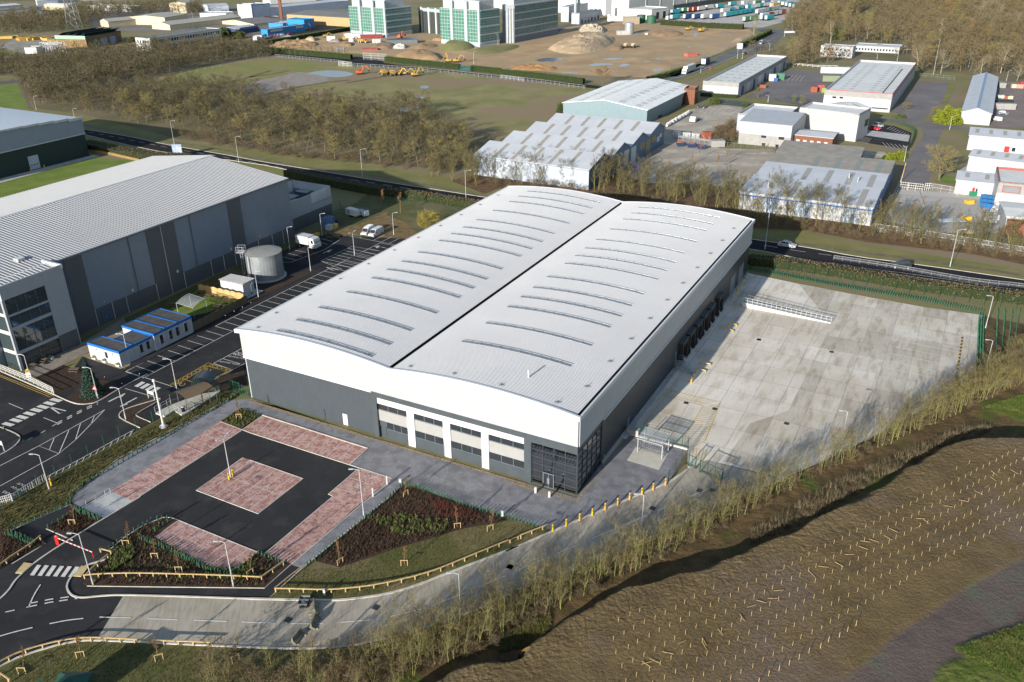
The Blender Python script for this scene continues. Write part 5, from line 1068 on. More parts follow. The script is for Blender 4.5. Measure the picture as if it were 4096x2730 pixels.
# =============================================================== glass office campus
m_gg=brickmat('green_glazing',(.10,.34,.25),(.07,.27,.20),(.45,.5,.48),3.0,2.1,.16,0,off=0,rough=.25,bump=0)
def gridmat(name,c1,c2,mort,d,w,h,ms,rough=.2):
 m=bpy.data.materials.new(name); m.use_nodes=True; N=m.node_tree.nodes; L=m.node_tree.links; b=N['Principled BSDF']; b.inputs['Roughness'].default_value=rough; b.inputs['Specular IOR Level'].default_value=.6
 ge=N.new('ShaderNodeNewGeometry'); dp=N.new('ShaderNodeVectorMath'); dp.operation='DOT_PRODUCT'; L.new(ge.outputs['Position'],dp.inputs[0]); dp.inputs[1].default_value=tuple(d)
 sp=N.new('ShaderNodeSeparateXYZ'); L.new(ge.outputs['Position'],sp.inputs[0]); cb=N.new('ShaderNodeCombineXYZ'); L.new(dp.outputs['Value'],cb.inputs[0]); L.new(sp.outputs['Z'],cb.inputs[1])
 br=N.new('ShaderNodeTexBrick'); br.offset=0; br.inputs['Scale'].default_value=1; br.inputs['Brick Width'].default_value=w; br.inputs['Row Height'].default_value=h; br.inputs['Mortar Size'].default_value=ms; br.inputs['Mortar Smooth'].default_value=0
 for k,c in (('Color1',c1),('Color2',c2),('Mortar',mort)): br.inputs[k].default_value=lin(c)
 L.new(cb.outputs[0],br.inputs['Vector']); L.new(br.outputs['Color'],b.inputs['Base Color']); MATS[name]=m; return m
m_silv=flat('silver_panel',(.36,.40,.44),rough=.35,metal=.1)
def office(label,base,top,al,ac,h=None):
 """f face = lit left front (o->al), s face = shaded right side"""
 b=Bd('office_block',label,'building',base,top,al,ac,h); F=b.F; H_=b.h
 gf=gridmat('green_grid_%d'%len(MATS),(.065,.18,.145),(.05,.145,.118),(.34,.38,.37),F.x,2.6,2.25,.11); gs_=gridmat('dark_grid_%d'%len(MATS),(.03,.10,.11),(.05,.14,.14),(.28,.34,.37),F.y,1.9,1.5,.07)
 mb=shell(F,0,b.L,[(0,H_),(b.W,H_)],0,MB()); b.wall=mb.build('wall',m_silv,b.t)
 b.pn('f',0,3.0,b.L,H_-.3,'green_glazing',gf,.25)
 L=b.L
 for t0,t1 in ((.0,.05),(.30,.37),(.66,.72)):
  if label.startswith('green'): b.pn('f',L*t0,0,L*t1,H_+5,'silver_fin',m_silv,.9)
 fh=(H_-3)/4
 for k in range(5): b.pn('s',0,3+fh*k-.75,b.W,3+fh*k,'floor_band',m_silv,.35)
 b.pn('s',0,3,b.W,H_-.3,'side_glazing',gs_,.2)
 mb=MB(); mb.quad(*[F.p(u,v,H_) for u,v in ((0,0),(b.L,0),(b.L,b.W),(0,b.W))]); mb.build('roof',m_wroof2,b.t)
 mb=MB(); F.box(mb,b.L*.04,b.W*.06,H_,b.L*.94,b.W*.8,H_+5.5); mb.build('penthouse',m_silv,b.t)
 mb=MB(); F.box(mb,b.L*.2,b.W*.2,H_+5.5,b.L*.5,b.W*.6,H_+8); mb.build('plant_room',m_galv,b.t)
 return b
office('green glazed office block furthest left on the campus, silver fins between its bays',('E2',480,375),('E2',475,85),('E2',108,60),('E2',770,62))
office('green glazed office block in the middle of the campus, silver fins between its bays',('E2',1420,470),('E2',1412,102),('E2',1012,76),('E2',1640,82))
b=Bd('office_block','long dark glazed office block with silver floor bands at the right of the campus','building',('E2',1768,428),('E2',1755,52),('E2',2185,-8),('E2',1640,45))
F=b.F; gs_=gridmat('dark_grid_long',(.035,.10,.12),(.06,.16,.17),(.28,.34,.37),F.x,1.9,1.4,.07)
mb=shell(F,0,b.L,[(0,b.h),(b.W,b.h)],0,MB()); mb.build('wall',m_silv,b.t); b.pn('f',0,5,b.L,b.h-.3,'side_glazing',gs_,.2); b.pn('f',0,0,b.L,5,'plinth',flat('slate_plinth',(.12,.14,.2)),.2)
for k in range(5): b.pn('f',0,5+(b.h-5)/4*k-.8,b.L,5+(b.h-5)/4*k,'floor_band',m_silv,.35)
mb=MB(); mb.quad(*[F.p(u,v,b.h) for u,v in ((0,0),(b.L,0),(b.L,b.W),(0,b.W))]); mb.build('roof',m_wroof2,b.t); mb=MB(); F.box(mb,2,2,b.h,b.L-3,b.W-2,b.h+6); mb.build('penthouse',m_silv,b.t)
for nm,lab,ba,to,al,ac in (('atrium_link','dark recessed atrium link between the two green office blocks',('E2',805,318),('E2',800,80),('E2',1015,100),('E2',790,60)),('stair_tower','pale stair tower between the green block and the long dark block',('E2',1700,432),('E2',1668,60),('E2',1752,58),('E2',1640,40))):
 b=Bd('office_'+nm,lab,'building',ba,to,al,ac); F=b.F; mb=shell(F,0,b.L,[(0,b.h),(max(b.W,8),b.h)],0,MB()); mb.quad(*[F.p(u,v,b.h) for u,v in ((0,0),(b.L,0),(b.L,max(b.W,8)),(0,max(b.W,8)))]); mb.build('wall',flat('dark_atrium',(.05,.06,.06),rough=.3) if 'atrium' in nm else m_silv,b.t)
 for k in range(3): b.pn('f',b.L*(k+.4)/3,0,b.L*(k+.55)/3,b.h+1,'fin',m_wht,.8)
 b.pn('f',0,b.h-2,b.L,b.h+.3,'top_band',m_silv,.5)
def bground(name,label,o,a,W,h,side=1):
 o=g(*o);a=g(*a); b=Bd.__new__(Bd); b.h=h; b.L=(a-o).length; b.F=Fr(o,a-o,Vector((-(a-o).y,(a-o).x,0))*side); b.W=W; b.t=thing(name,label,'building',b.F.p(b.L/2,W/2,0)); return b
m_dc=flat('silver_shed_wall',(.50,.50,.50),rough=.5)
b=bground('distribution_centre','vast pale distribution warehouse with dark dock doors behind the lorry park',('E3',620,160),('E3',1900,-38),170,21).parapet(m_dc,m_wroof)
b.pn('f',b.L*.28,0,b.L,4.2,'dock_door_band',flat('dock_band',(.06,.065,.08)),.3); b.pn('s',0,0,170,6,'lower_band',flat('cream_band',(.55,.55,.52)),.15)
for k in range(10): b.pn('f',b.L*(.1+.09*k),0,b.L*(.1+.09*k)+.5,21,'pilaster',m_wht,.3)
b.pn('s',18,0,24,21.2,'corner_panel',flat('dark_corner',(.2,.21,.23)),.5)
b=Bd('white_annex','white flat roofed annex in front of the vast warehouse','building',('E3',838,190),('E3',840,92),('E3',1000,70),('E3',628,78)).parapet(m_wht,m_wroof)
for t in (.35,.75): b.pn('f',b.L*t-2,.1,b.L*t+2,5.5,'roller_door',m_dk,.12)
b=Bd('energy_centre','white and glass energy centre with twin flues right of the glass offices','building',('E3',160,232),('E3',160,125),('E3',358,88),('E3',40,130)).parapet(m_silv,m_wroof2); b.windows('f',[(.5,4.5)],2,b.L-1,6,2.4,m_glass)
for t in (.1,.25):
 mb=MB(); p=b.F.p(b.L*t,b.W*.8,0); mb.tube(p,p+Vector((0,0,26)),1.1,n=12); mb.build('flue',m_silv,b.t)
b=Bd('energy_hall','taller pale hall behind the energy centre','building',('E3',60,210),('E3',60,65),('E3',240,28),('E3',0,60)).parapet(m_silv,m_wroof2)
# =============================================================== far estate top left
def shed(label,base,top,al,ac,wm,rm,rise=1.2,axis='u',h=None,flatroof=False,win=None,name='industrial_unit'):
 b=Bd(name,label,'building',base,top,al,ac,h)
 if flatroof: b.parapet(wm,rm,ph=.3)
 else: b.gable(wm,rm,rise=rise,axis=axis)
 if win: b.windows('f',*win)
 return b
m_cream2=flat('cream_wall',(.55,.47,.32),rough=.7); m_dkgr=flat('dark_green_roof',(.06,.09,.10),rough=.6); m_tan=flat('tan_roof',(.36,.34,.29),rough=.8); m_gre=mat('grey_felt',(.19,.19,.18),(.15,.15,.145),sc=.3); m_wb=flat('white_blue_wall',(.46,.50,.58)); m_bb=flat('vivid_blue_wall',(.02,.22,.50),rough=.5)
shed('long white sided shed with a dark roof in the top left corner',('E0',540,240),('E0',565,100),('E0',-300,165),('E0',520,80),m_wht,m_gre,rise=.6,h=8)
shed('pale roofed shed behind the long white one',('E0',280,90),('E0',280,66),('E0',-300,110),('E0',230,45),m_wb,m_wroof,h=8,rise=.8)
shed('white gabled shed beyond the pylon',('E0',495,80),('E0',490,10),('E0',770,-8),('E0',375,15),m_wb,m_wroof,h=9)
shed('low brown shed with a white roof edge beside the pylon',('E0',600,100),('E0',590,65),('E0',905,75),('E0',600,50),m_cream2,m_wroof,h=5)
shed('cream units with red doors and a tan ridged roof behind the green workshop',('E0',1480,370),('E0',1450,295),('E0',1925,250),('E0',1330,285),m_cream2,m_tan,rise=2)
shed('cream unit range with red doors continuing behind the second one',('E0',2215,290),('E0',2210,240),('E1',165,190),('E0',1830,215),m_cream2,m_tan,rise=1.5,h=6)
shed('long cream shed with a tan ridged roof in front of the white block',('E0',2285,410),('E0',2280,340),('E1',885,230),('E0',2060,320),m_cream2,m_tan,rise=2)
b=shed('green roofed workshop with saw tooth ends and coloured doors',('E0',1190,590),('E0',1145,500),('E0',1620,420),('E0',800,480),m_buff,m_dkgr,h=7.5,rise=.8)
b.parapet(m_buff,m_dkgr,ph=.3);
for k in range(4): mb=MB(); slabroof(b.F.swap(0,0),b.W*.25*k+.1,b.W*.25*k+b.W*.17,[(1,b.h+.1),(b.L-1,b.h+.2)],.1,mb); slabroof(b.F,0,b.L,[(b.W*.25*k,b.h+2.4),(b.W*(.25*k+.22),b.h)],.15,mb); mb.build('sawtooth_roof',clad('green_corrugate',(.05,.085,.10),1.2,ADIR),b.t)
for k,mm in enumerate((flat('green_door',(.02,.2,.15)),flat('lilac_door',(.25,.27,.4)),MATS.get('lilac_door') or m_wb)): b.pn('f',6+9*k,.1,12+9*k,5,'roller_door',mm,.1)
b.pn('s',0,b.h-1.6,b.W,b.h+.6,'green_fascia',flat('mint_fascia',(.25,.45,.3)),.4)
b=shed('white store in front of the green roofed workshop',('E0',1085,638),('E0',1068,538),('E0',1180,525),('E0',835,525),m_wht,m_wroof2,flatroof=True)
b=shed('small white kiosk inside the substation',('E0',500,728),('E0',482,640),('E0',560,620),('E0',378,628),m_wht,m_gre,flatroof=True,h=4)
b=shed('long two storey white office with rows of dark windows beyond the near wood',('E0',2018,640),('E0',2012,520),('E1',608,385),('E0',1835,505),m_wht,m_gre,flatroof=True,h=8.5); b.windows('f',[(1.2,3.2),(5,7)],1,b.L-1,26,1.6,m_glass); b.windows('s',[(1.2,3.2),(5,7)],1,b.W-1,5,1.2,m_glass)
b=shed('tall white and blue edged block behind the long cream shed',('E1',1045,248),('E1',1028,70),('E1',1272,45),('E1',850,58),m_wht,m_wroof2,flatroof=True); b.pn('f',0,0,.8,b.h+.2,'blue_edge',m_bb,.2); b.pn('f',0,b.h-.6,b.L,b.h+.2,'blue_edge',m_bb,.2); b.pn('f',.8,0,b.L,b.h-.6,'painted_shade_panel',m_wb,.1)  # bluish panel paints the shade of this side over the white wall
b=shed('narrower white block stuck to the left of the tall blue edged block',('E1',870,195),('E1',850,62),('E1',1020,60),('E1',712,50),m_wht,m_wroof2,flatroof=True,h=12)
b=shed('low white shed left of the tall blue edged block',('E1',690,210),('E1',685,180),('E1',790,158),('E1',400,165),m_wht,m_wroof2,flatroof=True,h=5)
b=shed('dark roofed shed with a dirty cream wall beside the vivid blue units',('E1',1045,360),('E1',1060,330),('E1',1440,285),('E1',430,305),m_cream2,m_gre,rise=2.5)
b=shed('tyre workshop with white roof and navy front',('E1',850,465),('E1',848,398),('E1',1125,358),('E1',700,370),flat('navy_wall',(.03,.05,.14)),m_wroof2,rise=1.2); b.pn('f',2,3.4,b.L-1,4.6,'fascia_sign',flat('sign_blue',(.04,.08,.25)),.2)
b=shed('low vivid blue unit with a grey roof and white sign',('E1',1245,445),('E1',1240,400),('E1',1745,328),('E1',1150,395),m_bb,m_wroof2,flatroof=True,h=5); b.pn('f',3,2.8,16,4.4,'fascia_sign',m_wht,.15); b.pn('f',b.L*.75,2.8,b.L*.95,4.4,'fascia_sign',m_wht,.15)
b=shed('taller vivid blue unit at the end of the blue row',('E1',1735,385),('E1',1732,268),('E1',1868,250),('E1',1500,255),m_bb,m_bb,flatroof=True)
b=shed('middle vivid blue unit with a flat grey roof',('E1',1448,380),('E1',1448,318),('E1',1595,292),('E1',1298,305),m_bb,m_wroof2,flatroof=True)
b=shed('long white shed with blue grey roof and rooflight frames behind the brick chimney',('E1',1290,220),('E1',1285,115),('E1',2350,5),('E1',1275,75),m_wb,m_wroof2,flatroof=True)
b=shed('long brick and white school-like building with a grey roof behind the campus',('E1',1700,330),('E1',1500,195),('E1',2360,245),('E1',1800,115),m_buff,m_gre,rise=1.5,h=7)
b=shed('far pale shed left of the white block',('E1',450,110),('E1',440,85),('E1',715,70),('E1',470,60),m_wb,m_wroof2,h=6)
b=shed('cream warehouse at the top edge beside the far wood',('E1',140,125),('E1',140,45),('E1',310,5),('E1',-50,40),m_cream2,m_tan,h=9)
for i,(ba,al,W,h,lab) in enumerate(((('E0',1020,20),('E0',1700,-20),30,8,'pale shed roof beyond the pylon wood'),(('E0',1180,140),('E0',1770,165),14,5,'half hidden white shed among the far trees'),(('E1',1285,60),('E1',1900,20),20,7,'far white shed behind the rooflight frames'),(('E0',700,50),('E0',1000,20),22,7,'far pale shed left of the pylon'))):
 b=bground('industrial_unit',lab,ba,al,W,h).parapet(m_wht,m_wroof2,ph=.3)
ch=thing('brick_chimney','tall brown brick chimney on the far estate','chimney',g('E1',1435,265)); mb=MB(); p=g('E1',1435,265); mb.obox(p+Vector((-1.2,-1.2,0)),(2.4,0,0),(0,2.4,0),(0,0,17)); mb.build('stack',m_brick,ch); mb=MB(); mb.obox(p+Vector((-1.4,-1.4,16.6)),(2.8,0,0),(0,2.8,0),(0,0,.8)); mb.build('cap',m_dk,ch)
# =============================================================== trees
def gen(seed,h=10,r=.18,clear=.15,nb=13,bl=.42,up=.35,sub=(6,6,3),stems=1,lean=.08,tw=.035,droop=0,spread=1.0,tip=.55):
 rs=random.Random(seed); T=MB(); V=[];F=[]
 def sliver(p,d,l,w):
  s=Vector((rs.uniform(-1,1),rs.uniform(-1,1),rs.uniform(-.4,.4))).cross(d)
  if s.length<1e-3: s=Vector((1,0,0))
  s.normalize(); s*=w/2; m=p+d*l*.55+Vector((0,0,(.06-droop)*l)); e=p+d*l+Vector((rs.uniform(-.1,.1)*l,rs.uniform(-.1,.1)*l,(.15-droop*2)*l)); n=len(V)
  V.extend([p-s,p+s,m+s*.6,m-s*.6,e]); F.extend([(n,n+1,n+2),(n,n+2,n+3),(n+3,n+2,n+4)])
 def vd(d,a):
  q=Vector((rs.gauss(0,1),rs.gauss(0,1),rs.gauss(0,.7))).normalized(); return (d+q*a).normalized()
 def limb(p,d,l,rr,lev):
  n=4 if lev==0 else (3 if lev==1 else 2); pts=[p]; q=p; dd=d
  for i in range(n):
   dd=(vd(dd,.16)+Vector((0,0,up*.25 if lev else .1))).normalized(); q=q+dd*(l/n); pts.append(q)
  for i in range(n):
   a=rr*(1-.75*i/n); b=rr*(1-.75*(i+1)/n)
   if lev<=1 : T.tube(pts[i],pts[i+1],a,b,n=5 if lev==0 else 3,cap=False)
   else: sliver(pts[i],(pts[i+1]-pts[i]).normalized(),(pts[i+1]-pts[i]).length*1.15,max(tw*1.8,a*2.2))
  return pts
 def at(pts,t):
  f=t*(len(pts)-1); i=min(int(f),len(pts)-2); return pts[i].lerp(pts[i+1],f-i),(pts[i+1]-pts[i]).normalized()
 def side(d):
  q=Vector((rs.gauss(0,1),rs.gauss(0,1),rs.gauss(0,.35))); q-=d*q.dot(d)*.8; return q.normalized()
 for s in range(stems):
  a=rs.uniform(0,6.28); d=Vector((math.cos(a)*lean*(1+s),math.sin(a)*lean*(1+s),1)).normalized(); base=Vector((math.cos(a)*.15*s,math.sin(a)*.15*s,0))
  hh=h*rs.uniform(.82,1) if s else h; tr=limb(base,d,hh*.93,r*(1 if stems==1 else .8),0)
  for i in range(nb):
   t=clear+(1-clear)*((i+rs.random())/nb)**.9*.97; p,dd=at(tr,t); L=hh*bl*(1-.62*max(0,t-.25))*rs.uniform(.75,1.15)*(.65+.5*t if t<.4 else 1)
   b=limb(p,(side(dd)*spread+Vector((0,0,up+rs.uniform(-.1,.35)))).normalized(),L,r*.42*(1-t*.6),1)
   for j in range(sub[0]):
    t2=.2+.8*(j+rs.random())/sub[0]; p2,d2=at(b,t2); L2=L*.5*(1.15-t2*.6)
    c=limb(p2,(side(d2)*.8+d2*.6+Vector((0,0,up*.6))).normalized(),L2,r*.12,2)
    for k in range(sub[1]):
     p3,d3=at(c,.15+.85*(k+rs.random())/sub[1]); d4=(side(d3)*.7+d3*.7+Vector((0,0,up*.4))).normalized(); L3=L2*tip*rs.uniform(.6,1.2); sliver(p3,d4,L3,tw*1.4)
     for m in range(sub[2]):
      sliver(p3+d4*L3*rs.uniform(.2,.8),(side(d4)*.7+d4*.7).normalized(),L3*rs.uniform(.4,.8),tw)
 return T,V,F
def barkmat(n,c,c2): return mat(n,c,tuple(x*.6 for x in c),sc=1.2,rough=.95,world=False,rnd=None)
def twigmat(n,a,b): return mat(n,a,tuple(x*.75 for x in a),sc=.5,rough=.95,spec=.1,world=False,rnd=b)
PT={}
def proto(key,n,tm,bm,**k):
 L=[]
 for i in range(n):
  T,V,F=gen(hash(key)%1000 if False else sum(map(ord,key))*7+i*31,**k)
  me=bpy.data.meshes.new('crown'); me.from_pydata([tuple(v) for v in V],[],F); me.materials.append(tm);
  mt=bpy.data.meshes.new('trunk'); mt.from_pydata(T.v,[],T.f); mt.materials.append(bm); L.append((me,mt,(T.v,T.f,V,F)))
 PT[key]=(L,tm,bm)
tw_ol=twigmat('olive_twig',(.16,.138,.072),(.088,.076,.047)); tw_br=twigmat('brown_twig',(.155,.11,.06),(.12,.095,.06)); tw_rd=twigmat('reddish_twig',(.14,.105,.07),(.17,.14,.065)); tw_gy=twigmat('pale_twig',(.24,.20,.13),(.19,.165,.11)); tw_yl=twigmat('yellow_twig',(.27,.22,.03),(.25,.21,.05)); tw_or=twigmat('orange_twig',(.24,.13,.04),(.2,.12,.05))
bk_br=barkmat('brown_bark',(.16,.13,.08),0); bk_yg=barkmat('lichen_bark',(.19,.18,.06),0); bk_pl=barkmat('pale_bark',(.34,.31,.22),0)
proto('wood',7,tw_ol,bk_br,h=10,r=.17,nb=15,sub=(6,5,2),tw=.045,bl=.45)
proto('bush',5,tw_br,bk_br,h=4.5,r=.06,clear=.02,nb=9,bl=.6,stems=4,lean=.28,sub=(4,4,2),tw=.035,up=.3)
proto('strip',8,tw_rd,barkmat('lime_bark',(.23,.23,.075),0),h=7.2,r=.06,clear=.25,nb=9,bl=.36,stems=2,lean=.06,sub=(4,4,2),tw=.013,up=.6,spread=.95)
proto('belt',7,tw_ol,bk_yg,h=9,r=.11,clear=.12,nb=12,bl=.34,stems=2,lean=.08,sub=(5,5,2),tw=.026,up=.6,spread=.8)
proto('pale',3,tw_gy,bk_pl,h=12,r=.25,clear=.2,nb=16,bl=.5,sub=(6,5,2),tw=.035,up=.35)
proto('yellow',2,tw_yl,bk_yg,h=4.5,r=.06,clear=.02,nb=12,bl=.7,stems=5,lean=.3,sub=(5,5,2),tw=.035,up=.3)
proto('orange',2,tw_or,bk_br,h=9,r=.16,nb=15,sub=(6,6,2),tw=.05,bl=.5)
proto('round',2,tw_yl and twigmat('mossy_twig',(.21,.18,.07),(.19,.16,.07)),bk_br,h=9,r=.25,clear=.1,nb=20,bl=.5,sub=(7,6,2),tw=.04,up=.3)
proto('young',4,twigmat('young_twig',(.24,.14,.07),(.2,.13,.06)),barkmat('young_bark',(.22,.15,.08),0),h=3.3,r=.05,clear=.36,nb=14,bl=.26,sub=(4,4,1),tw=.024,up=.9,spread=.6)
proto('far',5,tw_ol,bk_br,h=10,r=.2,clear=.08,nb=12,sub=(5,3,1),tw=.10,bl=.55,spread=1.2,up=.3)
TN=[0]; rt_=random.Random(5)
def tree(kind,p,label,sc=1.0,cat='tree',group=None,single=False,name=None,z=None,rs=rt_,tilt=0,sxy=None):
 L=PT[kind][0]; me,mt,_=L[rs.randrange(len(L))]; s=sc*rs.uniform(.85,1.15); TN[0]+=1
 name=name or {'strip':'slender_tree','belt':'roadside_tree','wood':'woodland_tree'}.get(kind,'bare_tree')
 r=bpy.data.objects.new(name,None); COL.objects.link(r); r.location=(p.x,p.y,(p.z if z is None else z)-.05); r.rotation_euler=(rs.uniform(-.04,.04)+0,rs.uniform(-.04,.04),rs.uniform(0,6.28)); w_=s*(sxy or 1); r.scale=(w_,w_,s)
 tag(r,label,cat,group)
 for nm,m in (('trunk',mt),('crown',me)): o=bpy.data.objects.new(nm,m); COL.objects.link(o); o.parent=r
 return r
def scatter(poly,s,seed=0,jit=.45):
 rs=random.Random(seed); xs=[p.x for p in poly]; ys=[p.y for p in poly]; out=[]
 y=min(ys);
 while y<max(ys):
  x=min(xs)
  while x<max(xs): out.append((x+rs.uniform(-jit,jit)*s,y+rs.uniform(-jit,jit)*s)); x+=s
  y+=s*.9
 P=np.array(out); return [Vector((a,b,0)) for a,b in P[inside(P,poly)]]
def wood(kind,poly,s,label,group,sc=1.0,seed=1,cap=999,**k):
 pts=scatter(poly,s,seed); rs=random.Random(seed)
 for p in pts[:cap]: tree('round' if kind=='wood' and rs.random()<.22 else kind,p,label,sc=sc*rs.uniform(.65,1.3),group=group,rs=rs,**k)
 return len(pts)
def mass(kind,poly,s,name,sc=1.0,seed=1,lab=None,zf=None):
 """a wood that reads as one mass: one object"""
 rs=random.Random(seed); pts=scatter(poly,s,seed); L=[x[2] for x in PT[kind][0]]; VV=[];FF=[];MI=[];n=0
 arr=[(np.array([tuple(v) for v in V]+T,dtype=np.float32),np.array([f for f in F],dtype=np.int32),np.array([f for f in TF if len(f)==4],dtype=np.int32),len(V)) for T,TF,V,F in L]
 for p in pts:
  v,f,tf,nv=arr[rs.randrange(len(arr))]; a=rs.uniform(0,6.28); q=sc*rs.uniform(.7,1.25); c,s_=math.cos(a)*q,math.sin(a)*q
  w_=np.stack([v[:,0]*c-v[:,1]*s_+p.x,v[:,0]*s_+v[:,1]*c+p.y,v[:,2]*q*rs.uniform(.9,1.1)+(zf(p) if zf else 0)],1)
  t3=np.concatenate([tf[:,[0,1,2]],tf[:,[0,2,3]]])+nv; VV.append(w_); FF.append(np.concatenate([f,t3])+n); MI.append(np.concatenate([np.zeros(len(f)),np.ones(len(t3))])); n+=len(w_)
 o=npobj(name,np.concatenate(VV),np.concatenate(FF),[PT[kind][1],PT[kind][2]],mi=np.concatenate(MI)); o['kind']='stuff'
 if lab: o['label']=lab
 print('mass',name,len(pts),n); return o
strip_poly=gm(['D1',(1250,1210),(1650,1110),(2050,950),(2331,815),'D2',(250,810),(520,715),(860,580),(1300,390),(1660,230),(2110,20),'C3',(240,1385),(600,1215),(1080,985),(1700,650),(1960,470),(2200,330),(2500,200),(2500,420),(2200,560),(1900,700),(1500,880),(1100,1060),(700,1230),(300,1440),'D2',(2280,60),(1700,370),(1300,560),(900,760),(560,940),(200,1090),'D1',(2050,1300),(1700,1420),(1300,1560),(1000,1400)])
pts=scatter(strip_poly,1.12,3); print('strip',len(pts)); rs=random.Random(9)
rs.shuffle(pts)
mass_strip=pts[299:380]
for p in pts[:299]:
 p.z=tz(p); tree('strip',p,'slender bare tree with lichen-yellow stems in the strip between road and ploughed field',sc=rs.uniform(.58,.92),group='trees in the strip beside the concrete road',rs=rs)
under=scatter(strip_poly,1.6,8);
for p in under[:200]:
 p.z=tz(p); tree('bush',p,'low tangled brown shrub under the strip of slender trees',sc=rs.uniform(.3,.48),group='shrubs under the tree strip',rs=rs,cat='shrub',name='bare_shrub')
bp_=gl('D1',[(300,1480),(700,1330),(1000,1330),(1250,1300),(1400,1400),(1300,1568),(1200,1750),(300,1750),(0,1620)])+gl('D0',[(2200,1700),(1750,1700),(1650,1430),(1900,1400),(2250,1460)])
wood('strip',bp_,2.3,'slender bare tree in the thicket below the concrete road','trees in the thicket at the bottom edge',sc=.62,seed=4)
wood('bush',bp_,2.2,'brown twiggy shrub in the thicket below the concrete road','shrubs in the thicket at the bottom edge',sc=.55,seed=5,cat='shrub',name='bare_shrub')
belt=gm(['B1',(1500,160),(1990,230),'B2',(-50,150),(60,215),(600,235),(1000,290),(1500,390),(2080,520),'B3',(0,560),(480,600),(900,640),(1300,700),(1500,720),(1900,800),(2600,880),(2600,780),(2331,730),(1900,640),(1500,580),(1000,520),(500,400),(0,320),'B2',(1900,300),(1300,190),(900,130),(500,90),'A1',(2050,1500),(1700,1420)])
n=wood('belt',belt,4.3,'slender bare tree in the belt between the main road and the blue works','trees in the belt along the main road',sc=.88,seed=11,cap=300); print('belt',n)
wood('bush',gm(['B1',(1700,190),(2050,240),'B2',(500,270),(1000,330),(2080,560),'B3',(0,590),(480,620),(1100,690),(1900,810),(2600,890),(2600,830),(1900,760),(1300,660),(900,600),(450,560),(0,510),'B2',(1000,290),(500,240),'B1',(1900,190)]),3.2,'brown twiggy shrub along the foot of the roadside tree belt','shrubs along the roadside belt',sc=.6,seed=12,cat='shrub',name='roadside_shrub')
wb=gm(['A0',(1150,760),(1600,760),(2119,760),'A1',(-100,760),(100,870),(800,910),(1100,960),(1350,940),(1600,1010),(1650,1130),(1950,1180),(1900,1300),(1850,1440),(1450,1440),(1200,1390),(800,1360),(500,1330),(100,1290),'A0',(1900,1190),(1560,1110),(1100,1040),(800,975),(420,930),(300,870),(250,780),(600,800),(900,820)])
pw=scatter(wb,6.2,21)
n=wood('wood',wb,6.2,'bare olive brown tree in the woodland between the field and the main road','trees of the wood along the main road',sc=.84,seed=21,cap=298,name='woodland_tree'); massp_later=pw[298:]
wood('bush',gm(['A0',(1500,1130),(1560,1190),(2119,1290),'A1',(250,1330),(800,1400),(1200,1430),(1750,1470),(1750,1410),(1300,1360),(800,1340),(300,1290),'A0',(1700,1150)]),4,'brown twiggy shrub at the edge of the wood beside the main road','shrubs at the edge of the wood',sc=.6,seed=22,cat='shrub',name='woodland_shrub')
bw=gm(['A0',(-300,540),(100,520),(200,560),(500,500),(900,480),(1400,440),(1900,400),(2300,440),(2340,480),(1900,530),(1700,570),(1300,650),(1100,690),(850,740),(700,800),(400,900),(280,880),(200,740),(170,640),(0,650),(-300,660)])
mass('far',bw,6.3,'distant_woodland',sc=.86,seed=31)
mass('far',gm(['E0',(-300,480),(300,470),(800,440),(1000,400),(1300,360),(1290,310),(1500,250),(1900,215),(2100,210),(2353,190),'E1',(340,230),(380,190),(300,130),(0,110),'E0',(2353,110),(2000,130),(1700,170),(1200,160),(900,200),(500,260),(200,280),(-300,330)]),8.5,'distant_woodland',sc=1.05,seed=32)
mass('far',gm(['E0',(-300,60),(0,20),(380,40),(360,-60),(-400,-60)]),11,'distant_woodland',sc=1.1,seed=33); mass('far',gm(['E1',(560,0),(1300,30),(1700,5),(1700,-60),(500,-60)]),11,'distant_woodland',sc=1.0,seed=34)
tr_=gm(['A3',(330,560),(340,470),(430,400),(400,330),(320,290),(300,200),(400,90),(520,20),(700,-40),(1500,-120),(2600,-120),(2800,300),(2800,640),(2331,640),(2150,640),(1700,600),(1440,640),(1420,530),(1290,490),(1290,380),(900,360),(620,350),(560,430),(600,500),(900,500),(560,570),(420,590)])
gla=gl('A3',[(820,215),(860,140),(1060,80),(1180,80),(1060,160),(930,200)])
tp=scatter(tr_,8.2,41)
def massp(kind,pts,name,sc,seed,lab=None):
 global scatter
 old=scatter; scatter=lambda *a,**k: pts
 try: return mass(kind,None,1,name,sc=sc,seed=seed,lab=lab)
 finally: scatter=old
G_=inside(np.array([[p.x,p.y] for p in tp]),gla); tp=[p for p,i in zip(tp,G_) if not i]
massp('strip',mass_strip,'strip_scrub',.82,25,'further slender trees filling the strip beside the concrete road')
massp('wood',massp_later,'woodland_interior',.82,24,'further trees of the wood behind the nearest ones')
PT['far2']=(PT['far'][0],twigmat('tan_twig',(.15,.12,.068),(.10,.085,.045)),bk_br)
massp('far2',[p for i,p in enumerate(tp) if i%9],'distant_woodland',.95,42); massp('pale',tp[4::27],'distant_woodland',.95,43); massp('orange',tp[0::36],'distant_woodland',1.0,44); massp('round',tp[9::18],'distant_woodland',1.1,45)
def tr1(kind,s,x,y,label,sc=1,**k): return tree(kind,g(s,x,y),label,sc=sc,**k)
tr1('orange','A2',870,715,'big orange brown bare tree behind the teal warehouse',.95,sxy=1.5)
